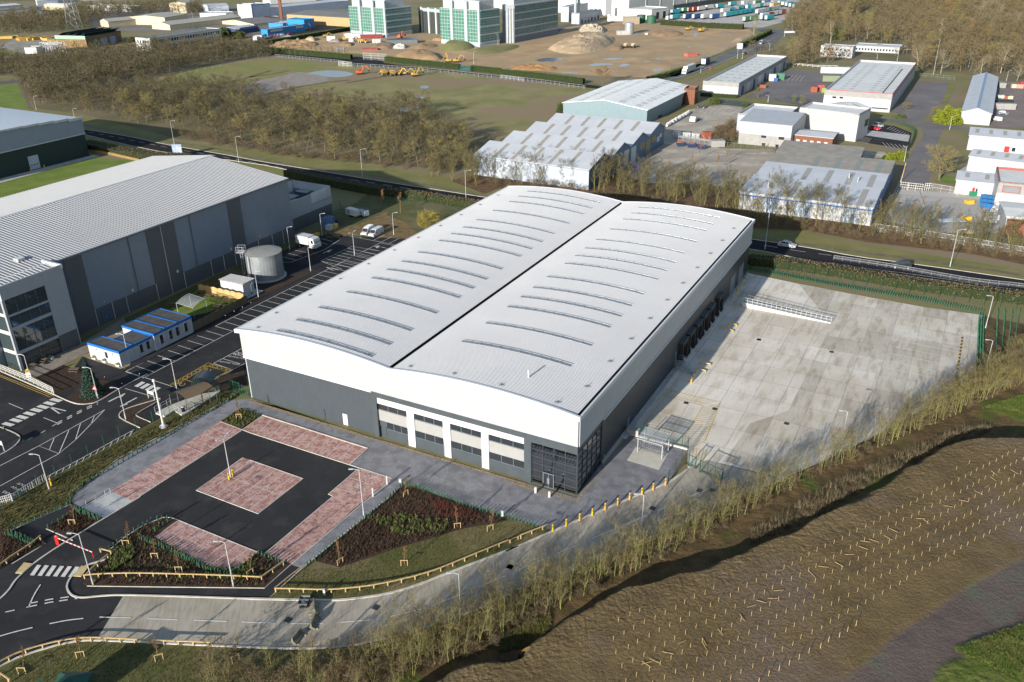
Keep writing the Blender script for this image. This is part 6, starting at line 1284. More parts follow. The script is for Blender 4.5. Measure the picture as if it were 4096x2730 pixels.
for i,(x,y) in enumerate(((1625,625),(1430,560),(1950,690),(2270,690),(1800,560))): tr1('pale','A3',x,y,['pale spreading bare tree right of the small rooflight warehouse','pale bare tree behind the corner of the small rooflight warehouse','wide pale bare tree behind the long ridged shed','leaning pale birch at the far right behind the ridged shed','thin pale tree between the two wide pale ones'][i],[1.15,1.0,1.1,.8,.6][i])
tr1('round','A3',1610,1530,'large round mossy bare tree beside the estate street',1.12,sxy=1.2); tr1('round','A3',1330,930,'broad bare brown tree in front of the small rooflight warehouse',.42,sxy=1.5); tr1('round','A3',1560,980,'bare brown tree at the corner of the small car park beside the green bush',.42,sxy=1.3)
for i,x in enumerate((660,740,830,940,1030,1170)): tr1('wood','A3',x,870+12*i,'%s small bare tree along the front of the red trimmed warehouse'%['first','second','third','fourth','fifth','sixth'][i]+' counted from the left',.42)
for i,(s,x,y,k,q) in enumerate((('A3',450,895,'round',.5),('A3',375,870,'round',.4),('A3',75,835,'wood',.45),('A2',1700,740,'wood',.6),('A2',1825,790,'pale',.45),('A2',2185,830,'wood',.45))): tr1(k,s,x,y,['mossy bare tree beside the green fence of the service yard','bare grey tree just left of the mossy one in the service yard','small bare tree on the round bed of the service yard','dark bare tree beside the brick end of the teal warehouse','pale bare tree in front of the long white unit','small bare tree by the corner of the service yard drive'][i],q)
for i,(s,x,y) in enumerate((('A2',1625,1400),('A2',1690,1350),('A2',1830,1440),('A2',1920,1370),('A2',2245,1320),('B2',1430,150),('B2',1640,180))): tr1('young',s,x,y,'thin bare parking strip tree number %d'%(i+1)+' from the left in the works yard' if False else ['thin bare sapling on the first kerbed strip of the works yard','thin bare sapling further up the first kerbed strip','thin bare sapling low on the second kerbed strip','thin bare sapling higher on the second kerbed strip','thin bare sapling right of both kerbed strips','thin bare sapling beside the white rubbish in the works yard','thin bare sapling beside the red trailer in the works yard'][i],1.5)
wood('bush',gl('A2',[(1790,1130),(1960,1070),(2010,1060),(2010,1180),(1940,1210),(1800,1240)]),2.6,'brown bare shrub in the bed beside the white office','shrubs beside the white office',sc=.7,seed=61,cat='shrub',name='bare_shrub')
for i,(s,x,y,k,q) in enumerate((('B1',1480,600,'yellow',1.15),('B1',1115,410,'young',1.8),('B1',1275,450,'young',1.7),('A0',790,840,'wood',.8))): tr1(k,s,x,y,['rounded yellow green willow bush beside the main warehouse','thin pale birch at the end of the hedge beside the generators','thin pale birch in front of the clipped hedge','reddish bare tree at the near edge of the left wood'][i],q,cat='tree' if i else 'shrub')
for i,(s,x,y) in enumerate((('A3',480,240),('A3',740,215),('A3',590,270),('A3',420,200))): tr1('orange',s,x,y,['orange brown willow at the edge of the wood by the junction','small orange tree right of the orange willow','low orange tree between the two others','orange brown tree closest to the lorry park'][i],[1.1,.8,.6,1.0][i])
for i,(x,y) in enumerate(((130,540),(230,520),(420,560),(600,530),(1240,480),(1100,430),(700,300),(760,320),(820,300))): tr1('far','A3',x,y,'bare tree number %d'%i if False else 'bare brown tree in the loose row behind the trade units',.55,group='loose trees behind the trade units')
tr1('pale','E3',1800,320,'pale bare tree at the far corner of the construction site',.9)
wood('far',gl('A3',[(0,420),(200,400),(330,420),(450,560),(330,575),(200,470),(0,480)]),7,'bare brown tree on the verge of the estate road','trees on the verge of the estate road',sc=.5,seed=62)
for i in range(12): tree('young',g('E1',1470+75*i,740+ 4*i),'thin street tree on the verge in front of the construction hedge',sc=2.0,group='street trees before the construction hedge')
def leafy(name,c,rx,ry,rz,n,m,label,cat='bush',leaf=.16,seed=1,parent=None,cone=False,group=None,core=None):
 rs=np.random.RandomState(seed); d=rs.normal(size=(n,3)); d/=np.linalg.norm(d,axis=1)[:,None]; d[:,2]=np.abs(d[:,2])*1.0-.05
 lump=1+.16*np.sin(d[:,0]*7+seed)*np.cos(d[:,1]*6)+.08*np.sin(d[:,2]*11+d[:,0]*9); rr=rs.uniform(.72,1.02,n)**.6*lump
 P=d*rr[:,None]*np.array([rx,ry,rz])
 if cone: t=rs.uniform(0,1,n); a=rs.uniform(0,6.28,n); q=(1-t)*rs.uniform(.6,1.05,n)*(1+.12*np.sin(t*40)); P=np.column_stack([np.cos(a)*q*rx,np.sin(a)*q*ry,t*rz])
 u=rs.normal(size=(n,3)); u/=np.linalg.norm(u,axis=1)[:,None]; v=np.cross(u,rs.normal(size=(n,3))); v/=np.linalg.norm(v,axis=1)[:,None]; s=leaf*rs.uniform(.6,1.3,n)[:,None]
 V=np.stack([P+u*s,P-u*s*.3+v*s*.6,P-u*s*.3-v*s*.6],1).reshape(-1,3); F=np.arange(3*n).reshape(-1,3)
 root=thing(name,label,cat,c,0,group) if parent is None else parent
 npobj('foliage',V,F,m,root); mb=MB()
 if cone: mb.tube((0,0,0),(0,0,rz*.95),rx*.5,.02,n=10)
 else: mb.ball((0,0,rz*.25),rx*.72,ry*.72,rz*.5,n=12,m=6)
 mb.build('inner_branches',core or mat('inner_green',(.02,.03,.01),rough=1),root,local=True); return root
m_lfy=mat('yellow_green_leaf',(.21,.23,.015),(.14,.18,.01),sc=2,rough=.7,world=False); m_lfd=mat('dark_leaf',(.05,.08,.02),(.08,.10,.025),sc=2,rough=.8,world=False); m_fir=mat('fir_needles',(.035,.075,.055),(.02,.05,.035),sc=2,rough=.8,world=False)
leafy('evergreen_bush',g('A3',1690,1040),5.6,5.6,6.2,9000,m_lfy,'huge round yellow green evergreen bush beside the long ridged shed',leaf=.28,seed=3)
leafy('evergreen_bush',g('A3',1195,1360),2.0,2.0,2.6,2500,m_lfy,'left one of two round yellow green bushes by the small car park',leaf=.18,seed=4); leafy('evergreen_bush',g('A3',1275,1350),2.1,2.1,2.9,2500,m_lfy,'right one of two round yellow green bushes by the small car park',leaf=.18,seed=5); leafy('evergreen_bush',g('A3',1150,1355),1.2,1.2,1.6,900,m_lfd,'small dark bush left of the two round yellow green ones',leaf=.16,seed=6)
leafy('conifer',g('C0',790,595),2.0,2.0,7.6,9000,m_fir,'dense blue green conical fir on the planted island beside the white warning sign','tree',leaf=.16,seed=7,cone=True)
for i,(s,x,y,r_,h_) in enumerate((('A2',1820,880,2.6,3.2),('A2',2080,905,1.8,2),('A3',270,985,1.5,1.5),('A3',1280,1000,2.6,1.4),('A2',510,965,2.0,5.5),('A3',740,320,7,7),('E1',670,500,6,7),('E1',860,520,5,6),('E1',320,540,3,10))):
 leafy('evergreen_bush',g(s,x,y),r_,r_,h_,int(400*r_),m_lfd,['rounded dull green bush beside the green yard gate','low green bush right of the green yard gate','low clipped bush near the white unit','low wide brown green bush at the front of the red trimmed warehouse','tall green shrub at the left corner of the teal warehouse','broad dark green tree at the foot of the big right hand wood','dark green tree beside the navy tyre workshop','second dark green tree in front of the tyre workshop','yellowish tall cypress in front of the long white office'][i],leaf=.12*r_,seed=20+i)
def hedge(label,pts,w,h,m,dens_=26,name='hedge',leaf=.16,z0=0,flatc=None):
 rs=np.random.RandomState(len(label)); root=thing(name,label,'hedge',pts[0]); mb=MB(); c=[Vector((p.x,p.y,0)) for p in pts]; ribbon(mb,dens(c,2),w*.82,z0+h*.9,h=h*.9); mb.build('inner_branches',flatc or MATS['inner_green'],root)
 P=[];
 for a,b in zip(c,c[1:]):
  L=(b-a).length; n=int(L*dens_); t=rs.rand(n); x=(rs.rand(n)-.5)*w; z=rs.rand(n)*h; face=rs.rand(n); x=np.where(face<.5,np.sign(x)*w/2*rs.uniform(.85,1.05,n),x); z=np.where(face>=.5,h*rs.uniform(.88,1.06,n),z)
  d=(b-a)/L; nx=np.array([-d.y,d.x]); P.append(np.column_stack([a.x+d.x*L*t+nx[0]*x,a.y+d.y*L*t+nx[1]*x,z+z0]))
 P=np.concatenate(P); n=len(P); P-=np.array(root.location)
 u=rs.normal(size=(n,3)); u/=np.linalg.norm(u,axis=1)[:,None]; v=np.cross(u,rs.normal(size=(n,3))); v/=np.linalg.norm(v,axis=1)[:,None]; s=leaf*rs.uniform(.6,1.4,n)[:,None]
 npobj('foliage',np.stack([P+u*s,P-u*s*.4+v*s*.6,P-u*s*.4-v*s*.6],1).reshape(-1,3),np.arange(3*n).reshape(-1,3),m,root); return root
m_hed=mat('clipped_hedge',(.12,.105,.045),(.18,.125,.065),sc=.6,lo=.4,hi=.6,rough=.95,world=True); m_hedg=mat('green_hedge',(.05,.085,.012),(.075,.11,.02),sc=.3,rough=.9,world=True); m_hedb=mat('brown_hedge',(.13,.10,.055),(.09,.07,.035),sc=.4,rough=.95,world=True)
hedge('thick clipped brown green hedge between the main road and the concrete yard',smooth(gm(['B2',(2110,870),'B3',(0,880),(220,900),(700,970),(1100,1040),(1600,1120),(2331,1210),(3000,1310)]),1),3.4,2.2,m_hed,70)
hedge('clipped hedge between the main road and the lawn behind the car park',smooth(gm(['B1',(1150,300),(1400,330),(1880,410),(2100,440)]),1),3.0,2.4,m_hed,70)
hedge('dark shaded hedge below the main road behind the grey warehouse',smooth(gm(['B1',(320,140),(600,200),(900,260),(1140,300)]),1),4,2.6,m_hedb,45)
hedge('hedge bank between the far left warehouse lawn and the main road',smooth(gm(['A0',(720,1240),(940,1290),(1200,1340),(1450,1360),(1600,1370)]),1),6,2.2,m_hed,90)
hedge('clipped green hedge along the far side of the site road, right part',smooth(gm(['A1',(1150,520),(1400,548),(1780,590)]),0),2.4,3.0,m_hedg,30,leaf=.25); hedge('clipped green hedge along the far side of the site road, left part',smooth(gm(['A1',(110,440),(450,470),(862,505)]),0),2.4,3,m_hedg,30,leaf=.25); hedge('clipped green hedge in front of the muddy construction ground, nearest the orange tree',smooth(gm(['A1',(1870,600),(2119,625),'A2',(0,632),(400,675),(712,715)]),0),2.4,3,m_hedg,30,leaf=.25)
hedge('tall green hedge along the estate road beside the lorries',gl('A2',[(1250,690),(1400,660),(1630,580)]),2.4,2.5,m_hedg,25,leaf=.25); hedge('bright green hedge near the far end of the estate road',gl('A2',[(2050,400),(2200,330),(2290,285)]),3,3,m_hedg,25,leaf=.25)
hedge('long dark green hedge between the construction site and the lorry park',gl('E3',[(930,235),(1300,262),(1700,280)]),4,4,m_hedb,15,leaf=.4); hedge('dark hedge above the spoil ridge at the far left of the construction site',gm(['E1',(1080,625),(1500,560),(2353,415)]),3,3,m_hedg,20,leaf=.3)
hedge('low clipped hedge in front of the long white trade unit',gl('A2',[(1700,815),(1850,825),(2010,835)]),2,1.6,m_hedg,30,leaf=.2)
# =============================================================== street furniture and small things
def up_(p,h): return Vector((p.x,p.y,p.z+h))
def lampproto(h,arm=1.1,double=False,name='street_lamp',m=None):
 m=m or m_steel; t=thing(name,'x','street lamp'); mb=MB(); mb.tube((0,0,0),(0,0,1.2),.11,.11,n=8); mb.tube((0,0,1.2),(0,0,h),.075,.05,n=8); mb.build('pole',m,t,local=True)
 for s in ((1,-1) if double else (1,)):
  mb=MB(); mb.tube((0,0,h),(.5*s*arm,0,h+.22),.045,.04,n=6); mb.tube((.5*s*arm,0,h+.22),(arm*s,0,h+.25),.04,n=6); mb.build('arm',m,t,local=True)
  mb=MB(); mb.obox((arm*s*.8,-.13,h+.2),(.6*s,0,.03),(0,.26,0),(0,0,.1)); mb.build('lamp_head',m,t,local=True)
 return t
LP={}
def lamp(s,b,tp,label,head=-1,kind='a',group='street lamps'):
 p=g(s,*b); h=zat(p,tp[0],tp[1],tp[2]); key=(round(h),kind)
 if key not in LP: LP[key]=lampproto(round(h),double=(kind=='d'),arm=1.0 if kind!='r' else 1.6); o=LP[key]; o.location=p
 else: o=copy_tree(LP[key],p)
 o.rotation_euler=(0,0,{-1:math.pi,1:0,2:math.pi/2,0:YAW,3:YAW+math.pi}[head]); o['label']=label; o['group']=group; return o
for a in (('D0',(792,745),('D0',670,340),'lamp post at the near corner of the planted bed beside the zebra crossing',-1),('D0',(1980,760),('D0',1903,370),'lamp post in the planted bed at the lower corner of the red bays',-1),('D1',(967,175),('C1',927,1250),'lamp post between the red bays and the grey path',-1),('D1',(1787,1040),('D1',1772,645),'lamp post on the outer edge of the concrete road before the timber rail',-1),('D2',(1203,235),('D2',1220,5),'lamp post on the concrete road opposite the yellow bollards',-1),('C3',(785,1015),('C3',835,735),'lamp post in the middle of the tree strip beside the yard',-1),('C3',(2003,385),('C3',2065,145),'lamp post at the right end of the concrete yard',-1),('B3',(2003,1430),('B3',2078,1150),'lamp post at the far right corner of the yard beside the tree guards',-1),
('C0',(418,1395),('C0',322,1092),'lamp post beside the hatched marking and white railing',-1),('C0',(1068,805),('C0',1008,548),'lamp post on the hooked traffic island',-1),('C0',(1500,550),('C0',1452,300),'lamp post between the yellow hatching and the shelters',-1),('C0',(832,625),('C0',770,375),'lamp post beside the blue green fir',-1),('C0',(1100,325),('C0',1048,78),'lamp post against the white portable office',-1),('C0',(262,465),('C0',197,252),'lamp post behind the yellow warning sign',-1),('B1',(1219,638),('B1',1208,455),'lamp post on the leafy bank beside the two vans',1),('B1',(612,645),('B1',596,460),'lamp post beside the blue plant unit',1),('B1',(515,945),('B1',493,748),'lamp post at the end of the bark bed by the parking bays',1),('B1',(72,1165),('B1',45,950),'lamp post between the pump house and the parking bays',1),('B1',(337,765),('B1',313,580),'lamp post beside the round tank and the grey warehouse',1)):
 lamp(*a,group='lamp posts around the car parks')
lamp('C0',(1955,1290),('C0',1895,940),'double headed lamp post on the central red parking island',0,'d','double headed lamp posts'); lamp('B1',(887,812),('B1',870,630),'double headed lamp post with a yellow base among the rear parking bays',0,'d','double headed lamp posts')
for a in (('A0',(1478,1230),('A0',1443,1020),'road lamp beside the direction sign',1),('A0',(2025,1380),('A0',1995,1165),'road lamp behind the ridge of the grey warehouse',1),('A1',(953,1500),('A1',935,1258),'road lamp in the long shadow on the verge',1),('B1',(1831,345),('B1',1829,88),'tall road lamp beside the left corner of the white roof',1),('B3',(135,760),('B3',180,452),'road lamp beside the silver car',1),('B3',(1703,905),('B3',1765,600),'road lamp on the verge beyond the steel barrier',1),('A0',(632,1005),('A0',630,936),'road lamp above the corner of the far left warehouse',1),('A0',(308,932),('A0',285,812),'thin lamp above the far left roof',1)): lamp(*a,'r','lamps along the main road')
p=MF.p(100.5,36,0); lr=copy_tree(LP[[k for k in LP if k[1]=='r'][0]],p); lr['label']='road lamp rising behind the valley of the white roof'; lr['group']='lamps along the main road'
fars=[('A1',800,490,'A1',795,395),('A1',397,460,'A1',397,405),('A1',738,490,'A1',735,410),('A1',1897,545,'A1',1893,445),('A1',2102,385,'A1',2100,298),('A2',1700,620,'A2',1705,570),('A2',2010,500,'A2',2015,385),('A2',2052,505,'A2',2055,430),('A2',640,240,'A2',642,165),('A2',243,340,'A2',243,245),('A3',1315,1370,'A3',1330,1250),('A3',1700,1100,'A3',1710,995),('A3',1085,505,'A3',1088,460),('A3',1255,520,'A3',1265,400),('A3',690,370,'A3',700,282),('A3',2180,690,'A3',2195,600),('A3',365,275,'A3',372,180),('A3',300,310,'A3',300,250),('A3',170,445,'A3',172,375),('A3',525,420,'A3',527,360),('A3',1560,640,'A3',1605,330),('A3',1860,570,'A3',1878,462),('A3',160,870,'A3',160,820),('E1',1420,450,'E1',1410,300),('E1',1515,435,'E1',1505,290),('E1',540,590,'E1',522,450),('E1',1820,400,'E1',1815,330),('E1',1580,430,'E1',1575,370),('E1',240,240,'E1',235,175)]
for i,f in enumerate(fars): lamp(f[0],(f[1],f[2]),(f[3],f[4],f[5]),'distant lamp post on the estate roads',1 if i%2 else -1,'f','distant lamp posts')
p=g('C0',1388,865); h=zat(p,'C0',1318,478); t=thing('camera_mast','thick white camera mast on a concrete foot beside the fence','mast',p); mb=MB(); mb.tube(p,up_(p,h),.2,.11,n=10); mb.build('pole',m_wht,t); mb=MB(); mb.tube(p,up_(p,.5),.9,.3,n=8); mb.build('foot',MATS['pale_concrete'],t); mb=MB(); mb.ball(up_(p,h+.1),.28,.28,.3); mb.build('camera_dome',m_wht,t)
def bollproto():
 t=thing('bollard','x','bollard'); mb=MB(); mb.tube((0,0,0),(0,0,1.15),.13,.13,n=10); mb.build('post',m_ylw,t,local=True)
 mb=MB(); mb.tube((0,0,.78),(0,0,.86),.136,n=10); mb.tube((0,0,.95),(0,0,1.03),.136,n=10); mb.build('black_band',m_dk,t,local=True); mb=MB(); mb.ball((0,0,1.15),.13,.13,.07); mb.build('cap',m_ylw,t,local=True); return t
bp0=bollproto(); first=[True]
def boll(s,x,y,label,group=None,z=.1):
 p=g(s,x,y,z)
 if first[0]: first[0]=False; bp0.location=p; bp0['label']=label; bp0['group']=group; return bp0
 o=copy_tree(bp0,p,0,label,group)
 if not group and 'group' in o: del o['group']
 return o
bl=[('D2',447,290),('D2',562,243),('D2',675,197),('D2',783,153),('D2',891,108),('D2',997,65),('D2',1098,20),('C2',1203,1440),('C2',1298,1400),('C2',1402,1360)]
od='first second third fourth fifth sixth seventh eighth ninth tenth eleventh twelfth thirteenth'.split()
for i,b_ in enumerate(bl): boll(*b_,'%s yellow bollard along the kerb of the concrete road counted from the timber rail'%od[i],'yellow bollards along the concrete road')
for b_,l_ in ((('C0',1943,1312),'yellow bollard left of the double headed lamp on the red island'),(('C0',1978,1283),'yellow bollard right of the double headed lamp on the red island'),(('C0',410,1352),'yellow bollard left beside the lamp at the hatched marking'),(('C0',437,1360),'yellow bollard right beside the lamp at the hatched marking'),(('C2',1640,465),'yellow bollard furthest behind the steel dock stairs'),(('C2',1620,492),'yellow bollard at the foot of the steel dock stairs'),(('B2',2075,1030),'yellow bollard nearest the far end of the dark side wall'),(('B2',2035,1085),'second yellow bollard from the far end of the dark side wall'),(('B2',2000,1128),'third yellow bollard from the far end of the dark side wall'),(('B2',1960,1185),'yellow bollard at the side wall end of the white ramp wall')): boll(*b_,l_,'yellow guard bollards')
for i,b_ in enumerate((('C0',1050,395),('C0',1190,448),('C0',895,475),('C0',1040,530),('C0',42,898),('B0',1915,1350),('B0',1990,1312),('B0',2060,1277),('B0',2132,1240))):
 p=g(*b_); t=thing('bollard',['black bollard at the gravel corner of the white cabin','black bollard in the parking lane below the cabin','black bollard behind the fir','black bollard on the kerb corner right of the fir','black bollard at the left edge of the photo','black bollard beside the garden fence, nearest','black bollard beside the garden fence, second','black bollard beside the garden fence, third','black bollard beside the garden fence, furthest'][i],'bollard',p,0,'black bollards'); mb=MB(); mb.tube(p,up_(p,1.0),.09,n=8); mb.build('post',m_blk,t); mb=MB(); mb.tube(up_(p,.8),up_(p,.9),.095,n=8); mb.build('band',m_wht,t)
def krail(label,pts,step=1.75,z=.12,m=None):
 pts=[Vector((p.x,p.y,z)) for p in pts]; t=thing('knee_rail',label,'rail',pts[0]); mb=MB(); d=dens(pts,3)
 for a,b in zip(d,d[1:]): mb.bar(up_(a,.62),up_(b,.62),.13,.13)
 mb.build('rail',m_timber,t)
 for p,a in along(pts,step,.1): mb=MB(); mb.obox(p+Vector((-.07,-.07,0)),(.14,0,0),(0,.14,0),(0,0,.58)); mb.build('post',m_timber,t)
krail('timber knee rail along the front of the planted bed above the concrete road',smooth(gl('D0',[(715,697),(850,685),(1150,677),(1500,686),(1900,697),(2210,712)]),1)); krail('short timber knee rail at the right end of the planted bed',gm(['D0',(2215,712),'D1',(105,708),(300,572)])); krail('long curved timber knee rail between lawn and concrete road',smooth(gm(['D1',(215,810),(400,812),(600,820),(800,812),(1100,775),(1500,680),(1750,580),(2000,475),(2331,342),'D2',(30,415),(190,350),(405,265)]),1)); krail('short timber knee rail between the black path and the lawn',gl('D1',[(215,810),(330,715),(465,610)]))
krail('curved timber knee rail along the outer edge at the bottom left',smooth(gl('D0',[(-200,1560),(0,1437),(180,1345),(420,1275),(640,1232),(850,1226),(1260,1250),(1790,1268)]),1)); krail('timber knee rail stub in the bottom left corner',gl('D0',[(0,1520),(100,1590)])); krail('timber knee rail in the left planted bed',smooth(gl('D0',[(-50,640),(30,590),(105,535),(275,425),(355,360)]),0)); krail('short timber knee rail beside the barrier support',gl('D0',[(852,470),(950,495)])); krail('timber knee rail along the right side of the tactile paving',gl('D0',[(925,520),(855,575),(785,640),(740,690)]))
def gproto():
 t=thing('tree_guard','x','tree guard'); mb=MB(); mb.tube((0,0,0),(0,0,.62),.085,.095,n=7,cap=False); mb.build('green_tube',mat('guard_green',(.02,.095,.06),(.03,.12,.075),sc=3,rough=.6,world=False),t,local=True); mb=MB(); mb.tube((.07,0,0),(.07,0,.7),.018,n=4); mb.build('cane',m_timber,t,local=True); return t
gp0=gproto(); gp0.location=g('D0',640,95,.12); gp0['label']='green tube guard in the row'; GN=[1]; grs=random.Random(3)
def guards(label,pts,step,z=.13,group=None,rows=1,off=.5,cap=999):
 n=0
 for k in range(rows):
  for p,a in along(pts,step,grs.uniform(0,.3)):
   if n>=cap: return
   q=p+Vector((math.cos(a+1.57),math.sin(a+1.57),0))*(k*off+grs.uniform(-.12,.12)); q.z=z; n+=1
   if GN[0]==1 and n==1: o=gp0; o.location=q; o['label']=label; o['group']=group; GN[0]+=1; continue
   o=copy_tree(gp0,q,grs.uniform(0,6),label,group); o.rotation_euler=(grs.uniform(-.08,.08),grs.uniform(-.08,.08),grs.uniform(0,6)); GN[0]+=1
G='green tree guards '
guards('green tube guard at the upper edge of the small bed by the barrier',gl('D0',[(640,105),(868,195)]),.5,group=G+'small bed, upper row',rows=2,off=-.45)
guards('green tube guard in the row at the left of the small bed by the barrier',gl('D0',[(405,268),(600,160)]),.75,group=G+'small bed, left row')
guards('green tube guard in the double row in the left planted bed',gl('D0',[(75,305),(200,350),(320,405)]),.45,group=G+'left bed',rows=2,off=-.5)
guards('green tube guard in the curved row beside the asphalt and the big bed',smooth(gl('D0',[(930,455),(1060,350),(1230,235),(1330,190),(1445,190)]),1),.7,group=G+'curved row')
guards('green tube guard in the short row at the end of the lower red bays',gl('D0',[(1310,300),(1440,215)]),.7,group=G+'short end row'); guards('green tube guard in the row along the lower edge of the lower red bays',smooth(gl('D0',[(1180,365),(1300,405),(1470,475),(1640,570),(1800,635),(1940,675)]),0),.5,group=G+'lower red bays',rows=2,off=.4)
guards('green tube guard in the row right of the lower red bays',gm(['D0',(1970,660),(2190,495),'D1',(75,495),(310,570)]),.55,group=G+'right of lower red bays'); guards('green tube guard in the long row beside the grey path',gm(['D1',(480,600),(1180,20),'C1',(1300,1355)]),.62,z=.16,group=G+'beside the grey path')
guards('green tube guard in the row below the warehouse frontage paving',gm(['C1',(1310,1355),(1740,1490),'D1',(1750,60),(2331,225),'D2',(345,275)]),.55,z=.16,group=G+'frontage row')
def gmass(name,pts,step,rows,off,lab,z=.1):
 mb=MB()
 for k in range(rows):
  for p,a in along(pts,step): q=p+Vector((math.cos(a+1.57),math.sin(a+1.57),0))*(k*off); q.z=z; e=q+Vector((grs.uniform(-.08,.08),grs.uniform(-.08,.08),grs.uniform(.55,.75))); mb.tube(q,e,.085,.09,n=6,cap=False)
 o=mb.build(name,MATS['guard_green']); o['kind']='stuff'; o['label']=lab
gmass('tree_guards',smooth(gm(['C0',(1990,610),(1900,675),(1500,900),(1200,1075),(1000,1190),(800,1305),(600,1440),'D0',(600,60),(80,300)]),0),.9,1,0,'far rows of green tube guards')
gmass('tree_guards',smooth(gm(['B2',(2090,925),'B3',(0,935),(180,965),(700,1068),(1100,1138),(1500,1208),(1990,1310)]),0),.5,3,.5,'far rows of green tube guards',z=.05); gmass('tree_guards',gm(['B3',(1990,1340),'C3',(1985,0),(1975,350)]),.4,3,-.45,'far rows of green tube guards');
for i in range(4): gmass('tree_guards',gm(['B3',(2100+62*i,1300),'C3',(2090+50*i,250-20*i)]),1.0,1,0,'far rows of green tube guards',z=.3)
def stakeproto(seedi):
 t=thing('staked_sapling','x','sapling'); me,mt,_=PT['young'][0][seedi]
 for nm,m in (('trunk',mt),('crown',me)): o=bpy.data.objects.new(nm,m); COL.objects.link(o); o.parent=t
 mb=MB();
 for dx in (-.42,.42): mb.obox((dx-.04,-.3,0),(.08,0,0),(0,.08,0),(0,0,.95))
 mb.obox((-.5,-.3,.86),(1,0,0),(0,.06,0),(0,0,.09)); mb.build('stake_frame',m_timber,t,local=True); return t
SP=[]
for i,(s,x,y,l_) in enumerate((('D0',622,225,'staked sapling in the small bed beside the barrier'),('D0',1078,400,'staked sapling near the curved row of guards, top left of the big bed'),('D0',1320,510,'staked sapling in the middle of the big planted bed'),('D0',1525,625,'staked sapling below the lower red bays'),('D0',2115,655,'staked sapling at the right end of the big bed'),('D0',200,1480,'staked sapling on the bottom left grass, furthest left'),('D0',690,1345,'staked sapling on the bottom grass, second from left'),('D0',1350,1370,'staked sapling with brown leaves on the bottom grass'),('D0',1995,1380,'staked sapling in the shade beside the thicket'),('D1',757,560,'staked sapling with bright twigs at the left tip of the lawn'),('D1',1310,570,'staked sapling in the middle of the triangular lawn'),('D1',1757,255,'staked sapling at the upper edge of the triangular lawn'),('D1',2030,275,'staked sapling beside the low lit post on the triangular lawn'),('D1',530,1385,'staked sapling below the concrete barriers'),('C1',1313,1445,'staked sapling at the top corner of the brown triangular bed'),('C0',2030,790,'staked sapling in the square bed at the warehouse corner'))):
 if i<4: o=stakeproto(i); SP.append(o); o.location=g(s,x,y,.14)
 else: o=copy_tree(SP[i%4],g(s,x,y,.14 if 'bottom' not in l_ else .04),.2*(i%5))
 o['label']=l_; o['group']='staked saplings'
def tufts(name,poly,n,hmin,hmax,m,seed,z=.14,lab=None,wd=.03,per=9,spread=.5):
 rs=np.random.RandomState(seed); xs=[p.x for p in poly];ys=[p.y for p in poly]; P=np.column_stack([rs.uniform(min(xs),max(xs),n*3),rs.uniform(min(ys),max(ys),n*3)]); P=P[inside(P,poly)][:n]; n=len(P)
 P=np.repeat(P,per,0); N_=len(P); a=rs.uniform(0,6.28,N_); q=rs.uniform(0,.12,N_); B=np.column_stack([P[:,0]+np.cos(a)*q,P[:,1]+np.sin(a)*q,np.full(N_,0.)]);
 zz_=np.array([tz(Vector((x,y,0))) for x,y in B[:,:2]]) if z is None else z; B[:,2]=zz_
 d=np.column_stack([np.cos(a)*rs.uniform(0,spread,N_),np.sin(a)*rs.uniform(0,spread,N_),np.ones(N_)]); h=rs.uniform(hmin,hmax,N_)[:,None]; s=np.column_stack([-np.sin(a),np.cos(a),np.zeros(N_)])*wd
 o=npobj(name,np.stack([B-s,B+s,B+d*h],1).reshape(-1,3),np.arange(3*N_).reshape(-1,3),m); o['kind']='stuff';
 if lab: o['label']=lab
 return o
m_shr=mat('shrub_leaf',(.07,.10,.03),(.13,.14,.04),sc=2,rough=.8); m_shb=mat('mulch_twig',(.095,.058,.034),(.055,.034,.022),sc=2,rough=.9); m_dry=mat('dry_grass',(.25,.19,.10),(.15,.11,.06),sc=.8,rough=.95); m_grt=mat('grass_tuft',(.095,.10,.025),(.14,.125,.045),sc=.5,rough=.95); m_reds=mat('red_stem',(.12,.035,.025),(.10,.04,.03),sc=1)
bigb=gl('D0',[(760,740),(790,640),(905,525),(1060,360),(1230,250),(1380,195),(1310,355),(1790,610),(1955,655),(2180,480),(2331,500),(2235,760)]); trib=gm(['D1',(560,540),(1180,40),'C1',(1300,1370),'D1',(1620,15),(2200,190),(1800,260),(1300,410),(760,590)])
tufts('ground_cover',bigb,900,.12,.35,m_shb,1,lab='mulch and young ground cover in the planted bed',wd=.04); tufts('ground_cover',bigb,160,.2,.45,m_shr,2,wd=.06,spread=.9); tufts('ground_cover',trib,1500,.12,.35,m_shb,3,z=.15,wd=.04); tufts('ground_cover',gl('D1',[(1000,180),(1300,150),(1700,220),(1650,300),(1250,330)]),220,.25,.5,m_shr,4,wd=.07,spread=.8); tufts('ground_cover',gl('D1',[(1500,0),(1800,90),(2000,200),(1600,180)]),220,.3,.6,m_reds,5,wd=.02)
tufts('ground_cover',gl('D0',[(990,450),(1120,400),(1150,500),(950,650),(880,620)]),160,.25,.5,m_shr,6,wd=.07,spread=.9); tufts('ground_cover',gl('D0',[(1700,620),(2150,560),(2170,700),(1800,700)]),150,.2,.4,m_shr,7,wd=.06,spread=.9); tufts('ground_cover',gl('C0',[(1880,822),(2040,715),(2215,772),(2050,885)]),260,.12,.35,m_shr,8,wd=.04)
tufts('ground_cover',gl('D0',[(0,300),(80,290),(380,400),(100,540),(0,600)]),350,.12,.35,m_shb,9,wd=.04); tufts('ground_cover',gl('D0',[(400,270),(640,95),(870,185),(640,320)]),300,.12,.35,m_shb,10,wd=.04)
